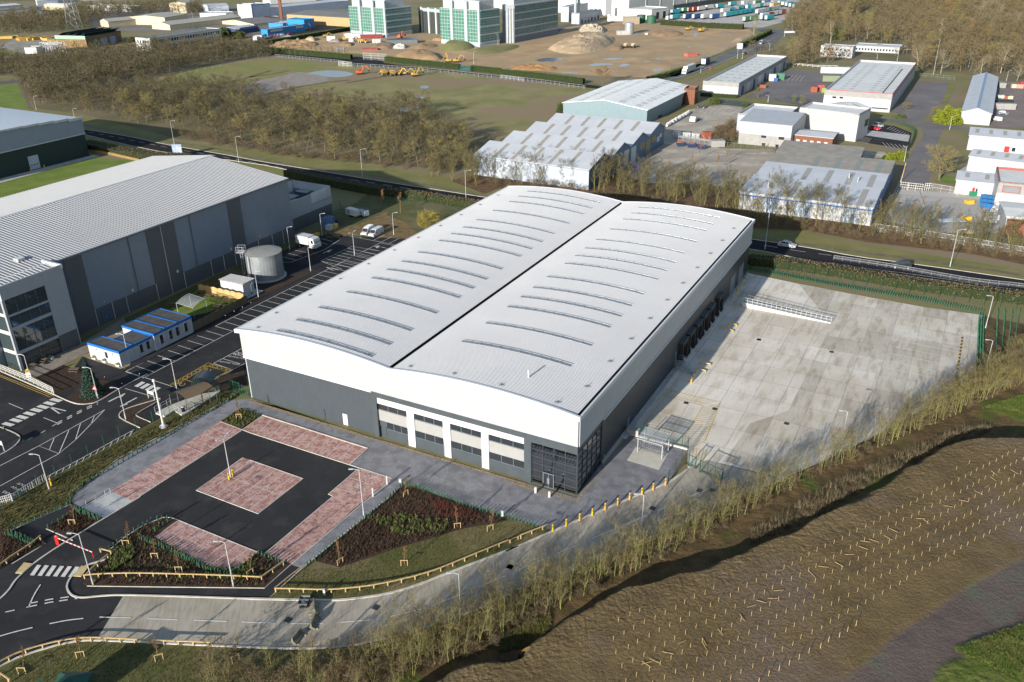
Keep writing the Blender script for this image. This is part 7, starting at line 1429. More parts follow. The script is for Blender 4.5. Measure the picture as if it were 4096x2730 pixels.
hb=gm(['C0',(2070,562),(1880,600),(1290,870),(860,1095),(90,1515),(-300,1660),'D0',(-400,330),(60,280),(560,60),'C0',(640,1440),(1000,1160),(1650,810),(1940,650)]); tufts('low_hedge_growth',hb,1900,.12,.38,mat('olive_growth',(.105,.095,.035),(.06,.055,.022),sc=.6,rough=.95),11,z=.1,wd=.05,per=8,spread=.7,lab='low olive growth along the boundary fence')
lawn=gm(['D1',(180,850),(450,625),(760,600),(1300,430),(1800,275),(2331,230),'D2',(400,290),(0,460),'D1',(2331,380),(1700,615),(1150,805),(860,850)]); tufts('grass',lawn,4200,.06,.16,m_grt,12,z=.13,wd=.02,per=6)
tufts('grass',gl('D0',[(-100,1540),(200,1360),(640,1245),(1790,1290),(2600,1300),(2600,1700),(-100,1700)]),4200,.06,.2,m_grt,13,z=.035,wd=.02,per=6)
tufts('reeds',gm(['C3',(700,1568),(1100,1320),(1500,1120),(1900,1000),(2090,870),(1900,860),(1560,980),(1000,1230),(600,1400),(250,1640),'D3',(0,300),(20,400),(330,290),(700,120)]),1900,.35,1.15,mat('dark_reed',(.17,.135,.08),(.085,.07,.042),sc=.5,rough=.95),14,z=None,wd=.025,per=11,spread=.8,lab='dry reeds on the ditch bank')
tufts('rough_grass',strip_poly,4200,.2,.8,mat('litter_grass',(.17,.125,.065),(.10,.085,.04),sc=.5,rough=.95),15,z=None,wd=.03,per=7,spread=1.2)
tufts('rough_grass',gl('D2',[(0,1130),(430,1010),(420,1130),(300,1260),(0,1330)]),900,.15,.45,m_grt,16,z=None,wd=.03,spread=1); tufts('rough_grass',gl('D3',[(1700,1450),(2331,1210),(2600,1500),(2200,1700)]),2500,.15,.45,mat('lush_grass',(.075,.115,.02),(.12,.135,.035),sc=.5),17,z=None,wd=.03,spread=1)
tufts('rough_grass',gl('C3',[(1950,720),(2331,600),(2500,620),(2400,780),(2100,700)]),1500,.15,.45,MATS['lush_grass'],18,z=None,wd=.03,spread=1)
stk=thing('planting_stake','x','stake'); mb=MB(); mb.obox((-.016,-.016,0),(.032,0,0),(0,.032,0),(0,0,.75)); mb.build('stake',m_timber,stk,local=True)
FS=[]
r0=onfield('D2',1110,1400); ra=onfield('D3',1900,60); ex=(ra-r0); ex.z=0;
rows=[((1120,1385),(2290,765)),((1190,1465),(2331,860)),((1260,1568),(2331,960)),((1350,1500),(2331,1010))]
def rowpts(s,a,b,n,jit=3):
 return [(s,a[0]+(b[0]-a[0])*i/(n-1)+grs.uniform(-jit,jit),a[1]+(b[1]-a[1])*i/(n-1)+grs.uniform(-jit,jit)) for i in range(n)]
A0_=onfield('D2',1120,1400); A1_=onfield('D3',1255,235); B1_=onfield('D3',1110,865)
e1=(A1_-A0_); e1.z=0; L1=e1.length; e1.normalize(); e2_=Vector((e1.y,-e1.x,0)); D_=(B1_-A0_).dot(e2_); D1_=abs(D_)
print('rows',L1,D1_)
cnt=0
nrow=9
for j in range(-3,nrow+1):
 for i in range(-25,90):
  p=A0_+e1*(i*1.52+j*.7)+e2_*(j*1.85)+Vector((grs.uniform(-.12,.12),grs.uniform(-.12,.12),0)); P_=np.array([[p.x,p.y]])
  d1=-sdist(P_,crest)[0]; d2=-sdist(P_,medge)[0]
  if d1<4.4 or d2>-3.2: continue
  v=p-CP; zc=v.dot(fw); px=2048+FOC*v.dot(rt)/zc; py=1365-FOC*v.dot(up)/zc
  if px>4150 or py>2790 or px<2450: continue
  p.z=tz(p)-.05; cnt+=1
  if cnt==1: stk.location=p; o=stk
  elif cnt<=298: o=copy_tree(stk,p)
  else: FS.append(p); continue
  o['label']='pale timber stake standing in the rows on the ploughed field'; o['group']='planting stakes on the field'
print('stakes',cnt)
if FS:
 mb=MB()
 for p in FS: mb.obox(p+Vector((-.025,-.025,0)),(.05,0,0),(0,.05,0),(0,0,.85))
 o=mb.build('planting_stakes',m_timber); o['kind']='stuff'
cn=[('D2',1250,1400),('D2',1230,1430),('D2',1300,1385),('D2',1460,1270),('D2',1425,1330),('D2',1545,1210),('D2',1555,1245),('D2',1720,1230),('D2',1860,1155),('D2',1890,1035),('D2',2050,1020),('D2',2065,955),('D2',2120,920),('D2',2220,890),('D2',1720,1270),('D3',100,900),('D3',205,870),('D3',430,680),('D3',540,650),('D3',620,595),('D3',765,565),('D3',800,495),('D3',860,490),('D3',910,495),('D3',985,385),('D3',1070,370),('D3',1190,355),('D3',1215,295),('D3',1240,285),('D3',1375,255),('D3',1440,190),('D3',1445,262),('D3',1500,200),('D3',1600,130),('D3',1700,90),('D3',1735,35),('D3',1810,25),('D3',255,800),('D3',970,440),('D3',800,830),('C3',2030,1370),('C3',1730,1450),('C3',1950,1420),('C3',2060,1320),('C3',2250,1250),('C3',2230,1275),('C3',2090,1270)]
c0=thing('loose_cane','x','cane'); mb=MB(); mb.obox((-.6,-.02,0),(1.2,0,0),(0,.04,0),(0,0,.04)); mb.build('cane',m_timber,c0,local=True); k=0
for s,x,y in cn[::2]+cn[1::6]:
 for j in range(1):
  p=onfield(s,x+grs.uniform(-15,15),y+grs.uniform(-12,12)); p.z+=.08; o=c0 if k==0 else copy_tree(c0,p); o.location=p; o.rotation_euler=(0,grs.uniform(-.06,.06),grs.uniform(-1.4,.6)); o['label']='loose pale cane lying on the ploughed soil'; o['group']='loose canes on the field'; k+=1
# =============================================================== fences, gates, shelters
def mesh_fence(label,pts,h,m,step=3.0,wire=.18,z=.05,name='mesh_fence',wr=.008,nh=8,pr=.035):
 pts=[Vector((p.x,p.y,z)) for p in pts]; t=thing(name,label,'fence',pts[0]); mb=MB()
 for a,b in zip(pts,pts[1:]):
  L=(b-a).length; d=(b-a)/L; n=int(L/wire); s=Vector((-d.y,d.x,0))*wr
  for i in range(n):
   p=a+d*(i*wire); mb.quad(p-d*wr,p+d*wr,up_(p+d*wr,h),up_(p-d*wr,h));
  for k in range(nh+1):
   q=h*k/nh; mb.quad(up_(a,q-wr),up_(b,q-wr),up_(b,q+wr),up_(a,q+wr))
 mb.build('mesh_panels',m,t); ps=along(pts,step,0,True)
 for p,a in ps[:98]: mb=MB(); mb.obox(p+Vector((-pr,-pr,0)),(2*pr,0,0),(0,2*pr,0),(0,0,h+.08)); mb.build('post',m,t)
 return t
mesh_fence('long green mesh fence between the business park road and the new site',gl('C0',[(1985,570),(1880,620),(1290,845),(1000,985),(620,1215),(250,1440),(-200,1700)]),2.4,m_grn,wire=.2)
mesh_fence('green mesh fence along the top of the white kerb wall above the cycle shelter',gl('C2',[(1090,925),(1590,1058)]),2.0,m_grn,wire=.14,z=.35); mesh_fence('green mesh fence sloping down from the yard corner to the yellow bollards',gl('C2',[(1590,1080),(1425,1335)]),2.0,m_grn,wire=.14,z=.15)
mesh_fence('green mesh fence between the clipped hedge and the tree guards of the yard',smooth(gm(['B3',(210,930),(700,1010),(1100,1085),(1600,1170),(2331,1290)]),0),2.2,m_grn,wire=.5,wr=.005,nh=4)
mesh_fence('green mesh fence behind the lawn hedge of the car park',smooth(gm(['B1',(1120,360),(1400,390),(1750,460)]),0),2.2,m_grn,wire=.3); mesh_fence('green mesh compound fence around the two generators',gl('B1',[(760,400),(800,470),(1010,480)]),2,m_grn,wire=.3)
def gate(label,s,a,b,h,n,z=.12,m=None,name='gate',r=.05,cat='gate'):
 p=g(s,*a,z); q=g(s,*b,z); t=thing(name,label,cat,p); m=m or m_grn; d=(q-p)
 mb=MB()
 for e in (p,q): mb.tube(e,up_(e,h+.2),.08,n=8)
 mb.build('post',m,t); mb=MB()
 for z_ in (.15,h): mb.tube(up_(p,z_),up_(q,z_),r,n=6)
 for i in range(n+1): c=p+d*(i/n); mb.tube(up_(c,.15),up_(c,h),r*.8,n=5)
 mb.build('leaf_frame',m,t); mb=MB(); L=d.length; k=int(L/.14)
 for i in range(k): c=p+d*(i/k); mb.quad(up_(c,.15)-d.normalized()*.008,up_(c,.15)+d.normalized()*.008,up_(c,h)+d.normalized()*.008,up_(c,h)-d.normalized()*.008)
 mb.build('mesh_infill',m,t); return t
gate('small green pedestrian gate beside the yard corner','C2',(1597,1195),(1655,1220),2.0,2); gate('wide green sliding gate leaf across the concrete road','C2',(1692,1250),(1880,1330),2.1,3); gate('green gate leaf half hidden by the scrub at the road edge','C2',(1848,1370),(2020,1450),2.0,3)
gate('green gate at the left corner of the warehouse','C0',(2060,600),(2110,610),2.0,1); gate('small green gate before the left corner of the warehouse','C0',(1960,560),(2040,590),2.2,1)
def railing(label,pts,h=1.1,n=2,step=1.8,m=None,name='railing',z=.1,r=.025,balu=0):
 pts=[Vector((p.x,p.y,z if abs(p.z)<1e-6 else p.z)) for p in pts]; t=thing(name,label,'railing',pts[0]); m=m or m_steel; mb=MB()
 for k in range(n):
  for a,b in zip(pts,pts[1:]): mb.tube(up_(a,h*(k+1)/n),up_(b,h*(k+1)/n),r,n=5)
 if balu:
  for p,a in along(pts,balu): mb.tube(up_(p,.1),up_(p,h),r*.6,n=4)
 mb.build('rails',m,t); mb=MB()
 for p,a in along(pts,step,0,True): mb.tube(p,up_(p,h),r*1.2,n=5)
 mb.build('posts',m,t); return t
railing('white timber-look parapet railing beside the yellow lines',gl('C0',[(-100,345),(0,388),(250,490),(460,592)]),1.3,3,1.5,m_wht,r=.05,balu=.5,z=.16)
railing('white railing beside the hatched marking in front of the lamp',gl('C0',[(110,1500),(250,1410),(390,1320)]),1.1,2,1.2,m_wht,r=.045,balu=.35); railing('white lattice gate at the left edge by the boundary fence',gl('C0',[(-60,1545),(105,1500)]),1.2,3,.9,m_wht,r=.06,balu=.25)
railing('low steel hoop railing beside the pale concrete apron',gl('C0',[(735,1540),(830,1485),(940,1430)]),.9,1,1.5,m_steel,r=.03)
gr_=smooth(gl('B3',[(715,850),(1000,890),(1280,935),(1600,995),(1950,1055),(2331,1090),(2900,1180)]),1); railing('long steel pedestrian guard rail in the middle of the main road',gr_,1.1,2,2.0,m_steel,r=.024,balu=.2,name='guard_rail')
railing('pale fence along the near side of the site road across the field',smooth(gm(['A1',(215,490),(560,522),(745,540),(900,570),(1400,600),(1800,640),(2331,700),'A2',(0,668),(300,705),(720,760)]),0),1.9,2,3,m_steel,r=.04,balu=.9,name='palisade_fence'); railing('wire fence between the near wood and the green field',smooth(gm(['A0',(1150,700),(1500,640),(1900,565),(2331,495),'A1',(200,495)]),0),1.4,1,6,m_steel,r=.04,name='wire_fence')
railing('steel palisade fence along the estate road beside the construction site',gl('A2',[(1440,600),(1700,520),(1900,440),(2080,375)]),2.2,2,2.6,m_galv,r=.04,balu=.6,name='palisade_fence'); railing('white palisade fence behind the roadside trees at the right',gl('B3',[(1060,612),(1500,675),(1950,750),(2400,830)]),2.2,2,2.7,m_wht,r=.04,balu=.3,name='palisade_fence')
railing('grey palisade fence behind the small car park by the wood',gl('A3',[(1440,660),(1560,668),(1740,690)]),2.2,2,3,m_galv,r=.04,balu=.5,name='palisade_fence'); railing('green fence at the end of the service yard',gl('A3',[(305,838),(480,862)]),1.8,2,2.5,m_grn,r=.04,balu=.3,name='palisade_fence'); railing('green gate of the works yard',gl('A2',[(1868,880),(2040,905)]),2.2,2,3,m_grn,r=.04,balu=.25,name='yard_gate'); railing('curved green fence around the small car park',smooth(gl('A3',[(1080,1045),(1250,1055),(1370,1095),(1405,1130),(1370,1240),(1330,1300)]),1),1.8,2,2.5,m_grn,r=.035,balu=.3,name='mesh_fence')
railing('grey rail fence along the white office and the works yard',gl('A2',[(1870,1240),(2010,1255),(2331,1275)]),1.5,1,2.5,m_galv,r=.03,balu=.6,name='rail_fence'); railing('steel barrier along the far edge of the service yard',gl('A3',[(330,552),(560,575),(750,580)]),1.2,2,3,m_wht,r=.12,name='crash_barrier')
for s,a,b,h,lab in (('A1',(962,508),(1160,520),4,'big white slatted site gate at the campus entrance'),('A1',(752,565),(866,575),3,'smaller white slatted gate beside the pond'),('A2',(0,0),(1,1),1,''),('B3',(1280,250),(1470,270),2.2,'pale palisade double gate of the slab yard'),('B3',(1485,260),(1540,262),2.2,'narrow palisade gate of the slab yard')):
 if lab: railing(lab,gl(s,[a,b]),h,3,(g(s,*a)-g(s,*b)).length/3,m_wht,r=.07,balu=.6,name='site_gate',z=.05)
railing('palisade fence curving right from the narrow gate',smooth(gl('B3',[(1550,265),(1700,290),(1770,310)]),0),2.2,2,2.5,m_wht,r=.04,balu=.25,name='palisade_fence'); railing('dark mesh fence between the grey roofed works and the slab yard',gl('B3',[(1270,240),(1240,300),(1150,470)]),2.4,2,2.5,m_frame,r=.04,balu=.3,name='palisade_fence')
railing('teal construction gate between the clipped hedges',gl('A1',[(1780,600),(1868,612)]),3,3,3,flat('teal_paint',(.03,.15,.16)),r=.07,balu=.3,name='site_gate')
t=thing('ramp_wall','long white retaining wall of the dock ramp with steel railings','wall',g('B3',300,1310)); a=g('B3',-60,1250,0); b=g('B3',692,1392,0); c=g('B3',700,1372,0); d=g('B3',-60,1215,0)
mb=MB(); mb.obox(a,b-a,(0,0,.0),(0,0,.0)) if False else None
n_=Vector((-(b-a).y,(b-a).x,0)).normalized()*.3
mb.add([a,b,b+n_,a+n_,up_(a,1.15),up_(b,.3),up_(b+n_,.3),up_(a+n_,1.15)],[(0,1,5,4),(2,3,7,6),(4,5,6,7),(1,2,6,5),(3,0,4,7)]); mb.build('wall',m_wht,t)
n2=n_.normalized()*2.2; mb=MB(); mb.add([a+n_,b+n_,b+n2,a+n2,up_(a+n_,1.0),up_(b+n_,.15),up_(b+n2,.15),up_(a+n2,1.0)],[(2,3,7,6),(4,5,6,7),(1,2,6,5),(3,0,4,7)]); mb.build('ramp_slab',MATS['pale_concrete'],t)
for nm,o_,zz1,zz2 in (('near_railing',n_*.5,1.15,.3),('far_railing',n2,1.0,.15)):
 mb=MB(); A=up_(a+o_,zz1); B=up_(b+o_,zz2)
 for z_ in (.55,1.1): mb.tube(up_(A,z_),up_(B,z_),.035,n=5)
 for i in range(19): q=A.lerp(B,i/18); mb.tube(q,up_(q,1.1),.035,n=5)
 mb.build(nm,m_wht if nm[0]=='n' else m_frame,t)
t=thing('dock_stairs','galvanised steel stairs and landing at the near end of the docks','stairs',MF.p(43,65,0)); mb=MB(); MF.box(mb,43.6,64.1,1.2,46,65.6,1.3); mb.build('landing',m_galv,t); mb=MB()
for u in (43.7,45.9): mb.tube(MF.p(u,65.5,.1),MF.p(u,65.5,1.2),.06)
mb.build('legs',m_galv,t); mb=MB()
for k in range(7): MF.box(mb,43.6,65.6+.33*k,1.1-.16*k,44.7,65.92+.33*k,1.14-.16*k)
mb.build('treads',m_galv,t); mb=MB()
for u in (43.6,44.7):
 for z_ in (.5,1.0): mb.tube(MF.p(u,65.6,1.2+z_),MF.p(u,68.0,.1+z_),.03)
 for k in range(3): mb.tube(MF.p(u,65.7+1.1*k,1.15-.5*k),MF.p(u,65.7+1.1*k,2.15-.5*k),.03)
for z_ in (.5,1.0): mb.path([MF.p(43.6,64.2,1.3+z_),MF.p(43.6,65.6,1.3+z_)],.03); mb.path([MF.p(46,64.2,1.3+z_),MF.p(46,65.6,1.3+z_),MF.p(44.7,65.6,1.3+z_)],.03)
mb.build('handrails',m_galv,t)
for i,(s,a,b) in enumerate((('C2',(1695,330),(1780,345)),('C2',(1660,380),(1740,402)),('B2',(1935,1395),(2005,1410)),('B2',(1900,1440),(1975,1460)))):
 p=g(s,*a,.1);q=g(s,*b,.1); t=thing('wheel_guide',['yellow wheel guide tube nearest but one to the dock stairs','yellow wheel guide tube nearest the dock stairs','yellow wheel guide tube furthest along the docks','third yellow wheel guide tube along the docks'][i],'wheel guide',p); mb=MB(); mb.path([p,up_(p,.35),up_(q,.35),q],.09,8); mb.build('tube',m_ylw,t)
a=g('C3',1797,120,.1); b=g('C3',1745,478,.1)
for i in range(13):
 p=a.lerp(b,i/12); t=thing('wheel_stop','black and yellow wheel stop in the row at the right end of the yard','wheel stop',p,0,'wheel stops'); mb=MB(); d=ADIR*.75; mb.obox(p-d/2,d,BDIR*.25,(0,0,.25)); mb.build('block',mat('stop_ochre',(.25,.14,.03)),t); mb=MB(); mb.obox(up_(p-d*.2,.02),d*.4,BDIR*.3,(0,0,.32)); mb.build('black_band',m_dk,t)
t=thing('cycle_shelter','galvanised cycle shelter with clear roof over two tier racks','shelter',g('C2',1270,1100,.1));
P=[g('C2',1165,1075,.1),g('C2',1370,1137,.1)]; d=(P[1]-P[0]); dn=Vector((-d.y,d.x,0)).normalized();
if dn.y<0: dn=-dn
D=2.6; H1,H2=2.6,2.9; mb=MB()
for k in range(2): mb.tube(P[k],up_(P[k],H1),.07); mb.tube(P[k]+dn*D,up_(P[k]+dn*D,H2),.07); mb.tube(up_(P[k]-dn*.3,H1-.05),up_(P[k]+dn*(D+.3),H2+.05),.06)
for k,(o_,h) in enumerate(((-.3,H1-.03),(D+.3,H2+.05),(D*.5,(H1+H2)/2))): mb.tube(up_(P[0]+dn*o_-d*.03,h),up_(P[1]+dn*o_+d*.03,h),.05)
for i in range(7): q=P[0]+d*(i/6); mb.tube(up_(q-dn*.3,H1),up_(q+dn*(D+.3),H2+.07),.035)
mb.build('frame',m_steel,t); m_clear=bpy.data.materials.new('clear_sheet'); m_clear.use_nodes=True; N=m_clear.node_tree.nodes; L=m_clear.node_tree.links; tr=N.new('ShaderNodeBsdfTransparent'); tr.inputs[0].default_value=(.75,.78,.8,1); df=N.new('ShaderNodeBsdfDiffuse'); df.inputs[0].default_value=(.5,.53,.55,1); mx=N.new('ShaderNodeMixShader'); mx.inputs[0].default_value=.3; L.new(tr.outputs[0],mx.inputs[1]); L.new(df.outputs[0],mx.inputs[2]); L.new(mx.outputs[0],N['Material Output'].inputs[0])
mb=MB(); mb.quad(up_(P[0]-dn*.3,H1+.04),up_(P[1]-dn*.3,H1+.04),up_(P[1]+dn*(D+.3),H2+.11),up_(P[0]+dn*(D+.3),H2+.11)); mb.build('roof_sheet',m_clear,t)
rk=thing('cycle_rack','two tier galvanised cycle rack under the clear shelter roof','cycle rack',g('C2',1270,1100,.1))
mb=MB()
for z_ in (.45,1.35): mb.tube(up_(P[0]+dn*1.2+d*.05,z_),up_(P[1]+dn*1.2-d*.05,z_),.04)
for i in range(11):
 q=P[0]+d*(.05+.09*i)
 for z_,f in ((.3,0),(1.25,.15)): mb.tube(up_(q+dn*(.2+f),z_),up_(q+dn*(2.3),z_+.1),.035,n=4); mb.tube(up_(q+dn*(.2+f)+d.normalized()*.12,z_),up_(q+dn*2.3+d.normalized()*.12,z_+.1),.035,n=4); mb.path([up_(q+dn*(.4+f),z_),up_(q+dn*(.5+f),z_+.5),up_(q+dn*(.8+f),z_)],.02,4)
 mb.tube(q+dn*1.2,up_(q+dn*1.2,1.35),.03,n=4)
mb.build('racks',m_galv,rk)
for s,x,y,h,w_,lab in (('C2',300,1425,.95,.3,'white entrance post left of the double door'),('C2',417,1462,.95,.3,'white entrance post right of the double door'),('C1',1162,1352,1.4,.16,'slim white post at the far end of the disabled bays'),('C1',1043,1455,1.4,.16,'slim white post at the near end of the disabled bays'),('D1',2138,160,.8,.3,'short white light post between the guards and the frontage paving'),('C1',1273,1335,.5,.35,'low white box at the top corner of the brown bed'),('D1',632,830,.9,.25,'short white light post behind the timber rail near the barriers')):
 p=g(s,x,y,.12); t=thing('marker_post',lab,'post',p); mb=MB(); mb.obox(p+Vector((-w_/2,-.08,0)),(w_,0,0),(0,.16,0),(0,0,h)); mb.build('post',m_wht,t); mb=MB(); mb.obox(p+Vector((-w_/2-.03,-.11,h)),(w_+.06,0,0),(0,.22,0),(0,0,.08)); mb.build('cap',m_steel,t)
p=g('D0',510,392,.1); t=thing('car_park_barrier','red and white rising arm barrier across the entrance road','barrier',p); a=g('D0',495,395,.1); b=g('D0',795,515,.1); mb=MB(); mb.obox(a+Vector((-.2,-.2,0)),(.4,0,0),(0,.4,0),(0,0,1.05)); mb.build('cabinet',m_redp,t); mb=MB(); mb.ball(up_(a,1.1),.32,.12,.32,n=14,m=8); mb.build('red_disc',m_redp,t); d=b-a
mb=MB(); mb.bar(up_(a,1.05),up_(b,1.0),.09,.12); mb.build('arm',m_wht,t); mb=MB()
for i in range(9): mb.bar(up_(a+d*(i/9.+.01),1.05-.005*i),up_(a+d*(i/9.+.045),1.05-.005*i),.10,.13)
mb.build('red_stripe',m_redp,t); mb=MB(); mb.tube(b,up_(b,1.0),.06); mb.build('rest_post',m_redp,t)
def vbar(label,s,a,b,h=.9,w=1.0):
 p=g(s,*a,.1);q=g(s,*b,.1); t=thing('concrete_barrier',label,'barrier',p); d=(q-p); n=Vector((-d.y,d.x,0)).normalized(); prof_=[(-w/2,0),(-w/2,.12),(-.12,.4),(-.07,h),(.07,h),(.12,.4),(w/2,.12),(w/2,0)]
 A=[p+n*x+Vector((0,0,z)) for x,z in prof_];B=[v+d for v in A]; mb=MB(); k=len(A)
 mb.add(A+B,[(i,(i+1)%k,k+(i+1)%k,k+i) for i in range(k)]+[tuple(range(k)),tuple(range(2*k-1,k-1,-1))]); mb.build('block',mat('weathered_concrete',(.20,.185,.145),(.12,.12,.08),sc=2,rough=.9),t)
 mb=MB()
 for e in (.08,.92): mb.bar(p+d*e-n*(w*.75),p+d*e+n*(w*.75),.12,.14)
 mb.build('timber_sleeper',m_timber,t)
vbar('furthest concrete traffic barrier, next to the kerb and lawn','D1',(545,900),(550,995)); vbar('middle concrete traffic barrier on the white centre line','D1',(565,1015),(520,1120)); vbar('nearest concrete traffic barrier on the concrete road','D1',(435,1150),(362,1245))
for i,(x,y) in enumerate(((470,895),(458,925))):
 p=g('D1',x,y,.1); t=thing('rubble_cart',['dark cart of rubble against the kerb by the concrete barriers','dark low cart in front of the rubble cart by the barriers'][i],'cart',p,0); mb=MB(); q=up_(p,.35); mb.add([q+Vector(v) for v in ((-.4,-.25,0),(.4,-.25,0),(.4,.25,0),(-.4,.25,0),(-.6,-.4,.45),(.6,-.4,.45),(.6,.4,.45),(-.6,.4,.45))],[(0,3,2,1),(0,1,5,4),(1,2,6,5),(2,3,7,6),(3,0,4,7)]); mb.build('tray',m_frame,t); mb=MB()
 for dx in (-.35,.35): mb.tube(p+Vector((dx,-.3,.18)),p+Vector((dx,.3,.18)),.18,n=10)
 mb.build('wheels',m_tyre,t); mb=MB(); mb.ball(up_(p,.6),.38,.26,.12,jit=.3,rs=grs); mb.build('rubble',MATS['weathered_concrete'],t)
def arch(label,s,c,cc,dd,h,m,frm):
 a=g(s,*c);b=g(s,*cc);e=g(s,*dd); d=b-a; n=(e-a); t=thing('shelter',label,'shelter',a); mb=MB(); K=10
 for k in range(K):
  f=lambda i:(n*(i/K),h+.75*math.sin(math.pi*i/K))
  (n0,z0),(n1,z1)=f(k),f(k+1); mb.quad(up_(a+n0,z0),up_(b+n0,z0),up_(b+n1,z1),up_(a+n1,z1)); mb.quad(up_(a+n0,z0+.05),up_(a+n1,z1+.05),up_(b+n1,z1+.05),up_(b+n0,z0+.05))
 mb.build('curved_roof',m,t); mb=MB()
 for i in range(5):
  for q in (a,a+n): p=q+d*(i/4); mb.tube(p,up_(p,h),.05)
 mb.build('posts',frm,t); mb=MB()
 for q in (a,a+n):
  for z_ in (.3,1.1): mb.tube(up_(q,z_),up_(q+d,z_),.03)
 mb.build('side_rails',frm,t); return t
arch('smoking shelter with a brown ribbed curved roof beside the fence','C0',(1455,690),(1700,600),(1600,735),2.4,clad('brown_ribbed',(.13,.09,.055),.3,BDIR),m_frame); arch('dark arched cycle shelter behind the brown roofed one','C0',(1640,575),(1690,510),(1810,590),2.4,flat('smoky_sheet',(.05,.06,.065),rough=.2),m_grn)
t=thing('access_ramp','pale concrete access ramp with steel rails below the brown shelter','ramp',g('C0',1450,740)); pr=gl('C0',[(1320,760),(1460,690),(1700,600),(1870,575),(1590,760),(1545,782),(1480,735),(1400,790)],.0); mb=MB(); mb.prism(pr,.05,.35); mb.build('slab',MATS['slab'],t); mb=MB()
for P_ in ([(1320,755),(1450,680)],[(1400,790),(1480,735),(1545,775)],[(1600,750),(1860,580)]):
 q=[up_(v,.35) for v in gl('C0',P_)]
 for z_ in (.5,1.0): mb.path([up_(v,z_) for v in q],.03)
 for v,_ in along(q,1.3,0,True): mb.tube(v,up_(v,1.0),.03)
mb.build('rails',m_steel,t); p=g('C0',1555,735,.35); t=thing('litter_bin','dark round litter bin on the access ramp','bin',p); mb=MB(); mb.tube(p,up_(p,.9),.28,.3,n=12); mb.build('drum',m_blk,t); mb=MB(); mb.tube(up_(p,.9),up_(p,1.0),.32,.2,n=12); mb.build('lid',m_steel,t)
def board(label,s,a,b,h,bh,m,bm,name='sign',txt=None):
 p=g(s,*a,.1);q=g(s,*b,.1); t=thing(name,label,'sign',p); mb=MB(); mb.tube(p,up_(p,h),.06); mb.tube(q,up_(q,h),.06); mb.build('posts',m,t); mb=MB(); d=q-p; n=Vector((-d.y,d.x,0)).normalized()*.06; mb.obox(up_(p,h-bh)-n/2,d,n,(0,0,bh)); mb.build('panel',bm,t); return t
board('low white two post sign on the traffic island beside the camera mast','C0',(1260,620),(1312,640),1.6,.6,m_wht,m_wht); board('white two post sign cut by the left edge of the photo','C0',(-30,1040),(38,1070),1.8,.8,m_wht,m_wht)
p=g('A0',1512,1330); t=thing('direction_sign','blue grey road direction sign with white border beside the main road','road sign',p); h=zat(p,'A0',1512,1225); mb=MB()
for dx in (-1.0,1.0): mb.tube(p+Vector((dx,0,0)),p+Vector((dx,0,h)),.09)
mb.build('posts',m_steel,t); mb=MB(); mb.obox(p+Vector((-1.75,-.1,h-3.1)),(3.5,0,0),(0,.08,0),(0,0,3.1)); mb.build('panel',flat('sign_grey_blue',(.22,.30,.42)),t); mb=MB()
for a in ((-1.5,1.6,-.7,1.75),(-.1,.3,.05,2.7),(-1.4,1.0,1.4,1.12),(.3,1.5,1.5,2.0),(.4,.5,1.4,.8),(-1.4,.4,-.4,.55)): mb.obox(p+Vector((a[0],-.12,h-3.1+a[1])),(a[2]-a[0],0,0),(0,.02,0),(0,0,a[3]-a[1]))
mb.build('symbols',m_wht,t)
def tri(label,s,x,y,z,m,col,w=.5,rect=None):
 p=g(s,x,y,.1); t=thing('warning_sign',label,'sign',p); mb=MB(); mb.tube(p,up_(p,z),.04); mb.build('post',m_steel,t); mb=MB(); q=p+Vector((0,-.08,z)); mb.add([q+Vector((-w,0,0)),q+Vector((w,0,0)),q+Vector((0,0,w*1.7)),q+Vector((-w,.03,0)),q+Vector((w,.03,0)),q+Vector((0,.03,w*1.7))],[(0,1,2),(3,5,4),(0,3,4,1),(1,4,5,2),(2,5,3,0)]); mb.build('triangle',col,t); q=q+Vector((0,-.02,w*.25)); w2=w*.55; mb=MB(); mb.poly([q+Vector((-w2,0,0)),q+Vector((w2,0,0)),q+Vector((0,0,w2*1.7))]); mb.build('inner_triangle',m,t)
 if rect: mb=MB(); mb.obox(p+Vector((-.45,-.1,z-1.0)),(.9,0,0),(0,.04,0),(0,0,.9)); mb.build('plate',rect,t)
tri('red bordered white warning triangle beside the blue green fir','C0',822,620,1.7,m_wht,m_redp); tri('yellow warning triangle above a white plate behind the white railing','C0',258,478,1.9,m_dk,m_ylw,.45,rect=m_wht)
def letters(txt,o,dx,dy,size,m,label,z=.085):
 cu=bpy.data.curves.new('lettering','FONT'); cu.body=txt; cu.size=1; cu.align_x='LEFT'; cu.extrude=.0
 ob=bpy.data.objects.new('road_lettering',cu); COL.objects.link(ob); dx=dx.normalized(); up3=Vector((0,0,1)); dy2=up3.cross(dx)
 ob.matrix_world=Matrix(((dx.x*size,dy.x*size,0,o.x),(dx.y*size,dy.y*size,0,o.y),(0,0,1,z),(0,0,0,1))); cu.materials.append(m); ob['kind']='structure'; return ob
def lett(txt,s,a,b,c,n):
 """a = baseline start, b = baseline end, c = point at the height of a capital over a"""
 A=g(s,*a);B=g(s,*b);C_=g(s,*c); L=(B-A).length; size=L/(.62*n); dy=(C_-A)/(size*.72); ob=letters(txt,A,B-A,dy,size,m_white,'')
lett('MOTORCYCLES','C0',(1925,272),(2062,312),(1935,262),11); lett('MOTORCYCLES','C0',(1853,318),(1990,362),(1863,307),11)
lett('CARS','C0',(135,1445),(62,1395),(112,1462),4); lett('HGV','C0',(182,1402),(120,1372),(158,1415),3); lett('OUT','C0',(228,1368),(165,1345),(205,1380),3)
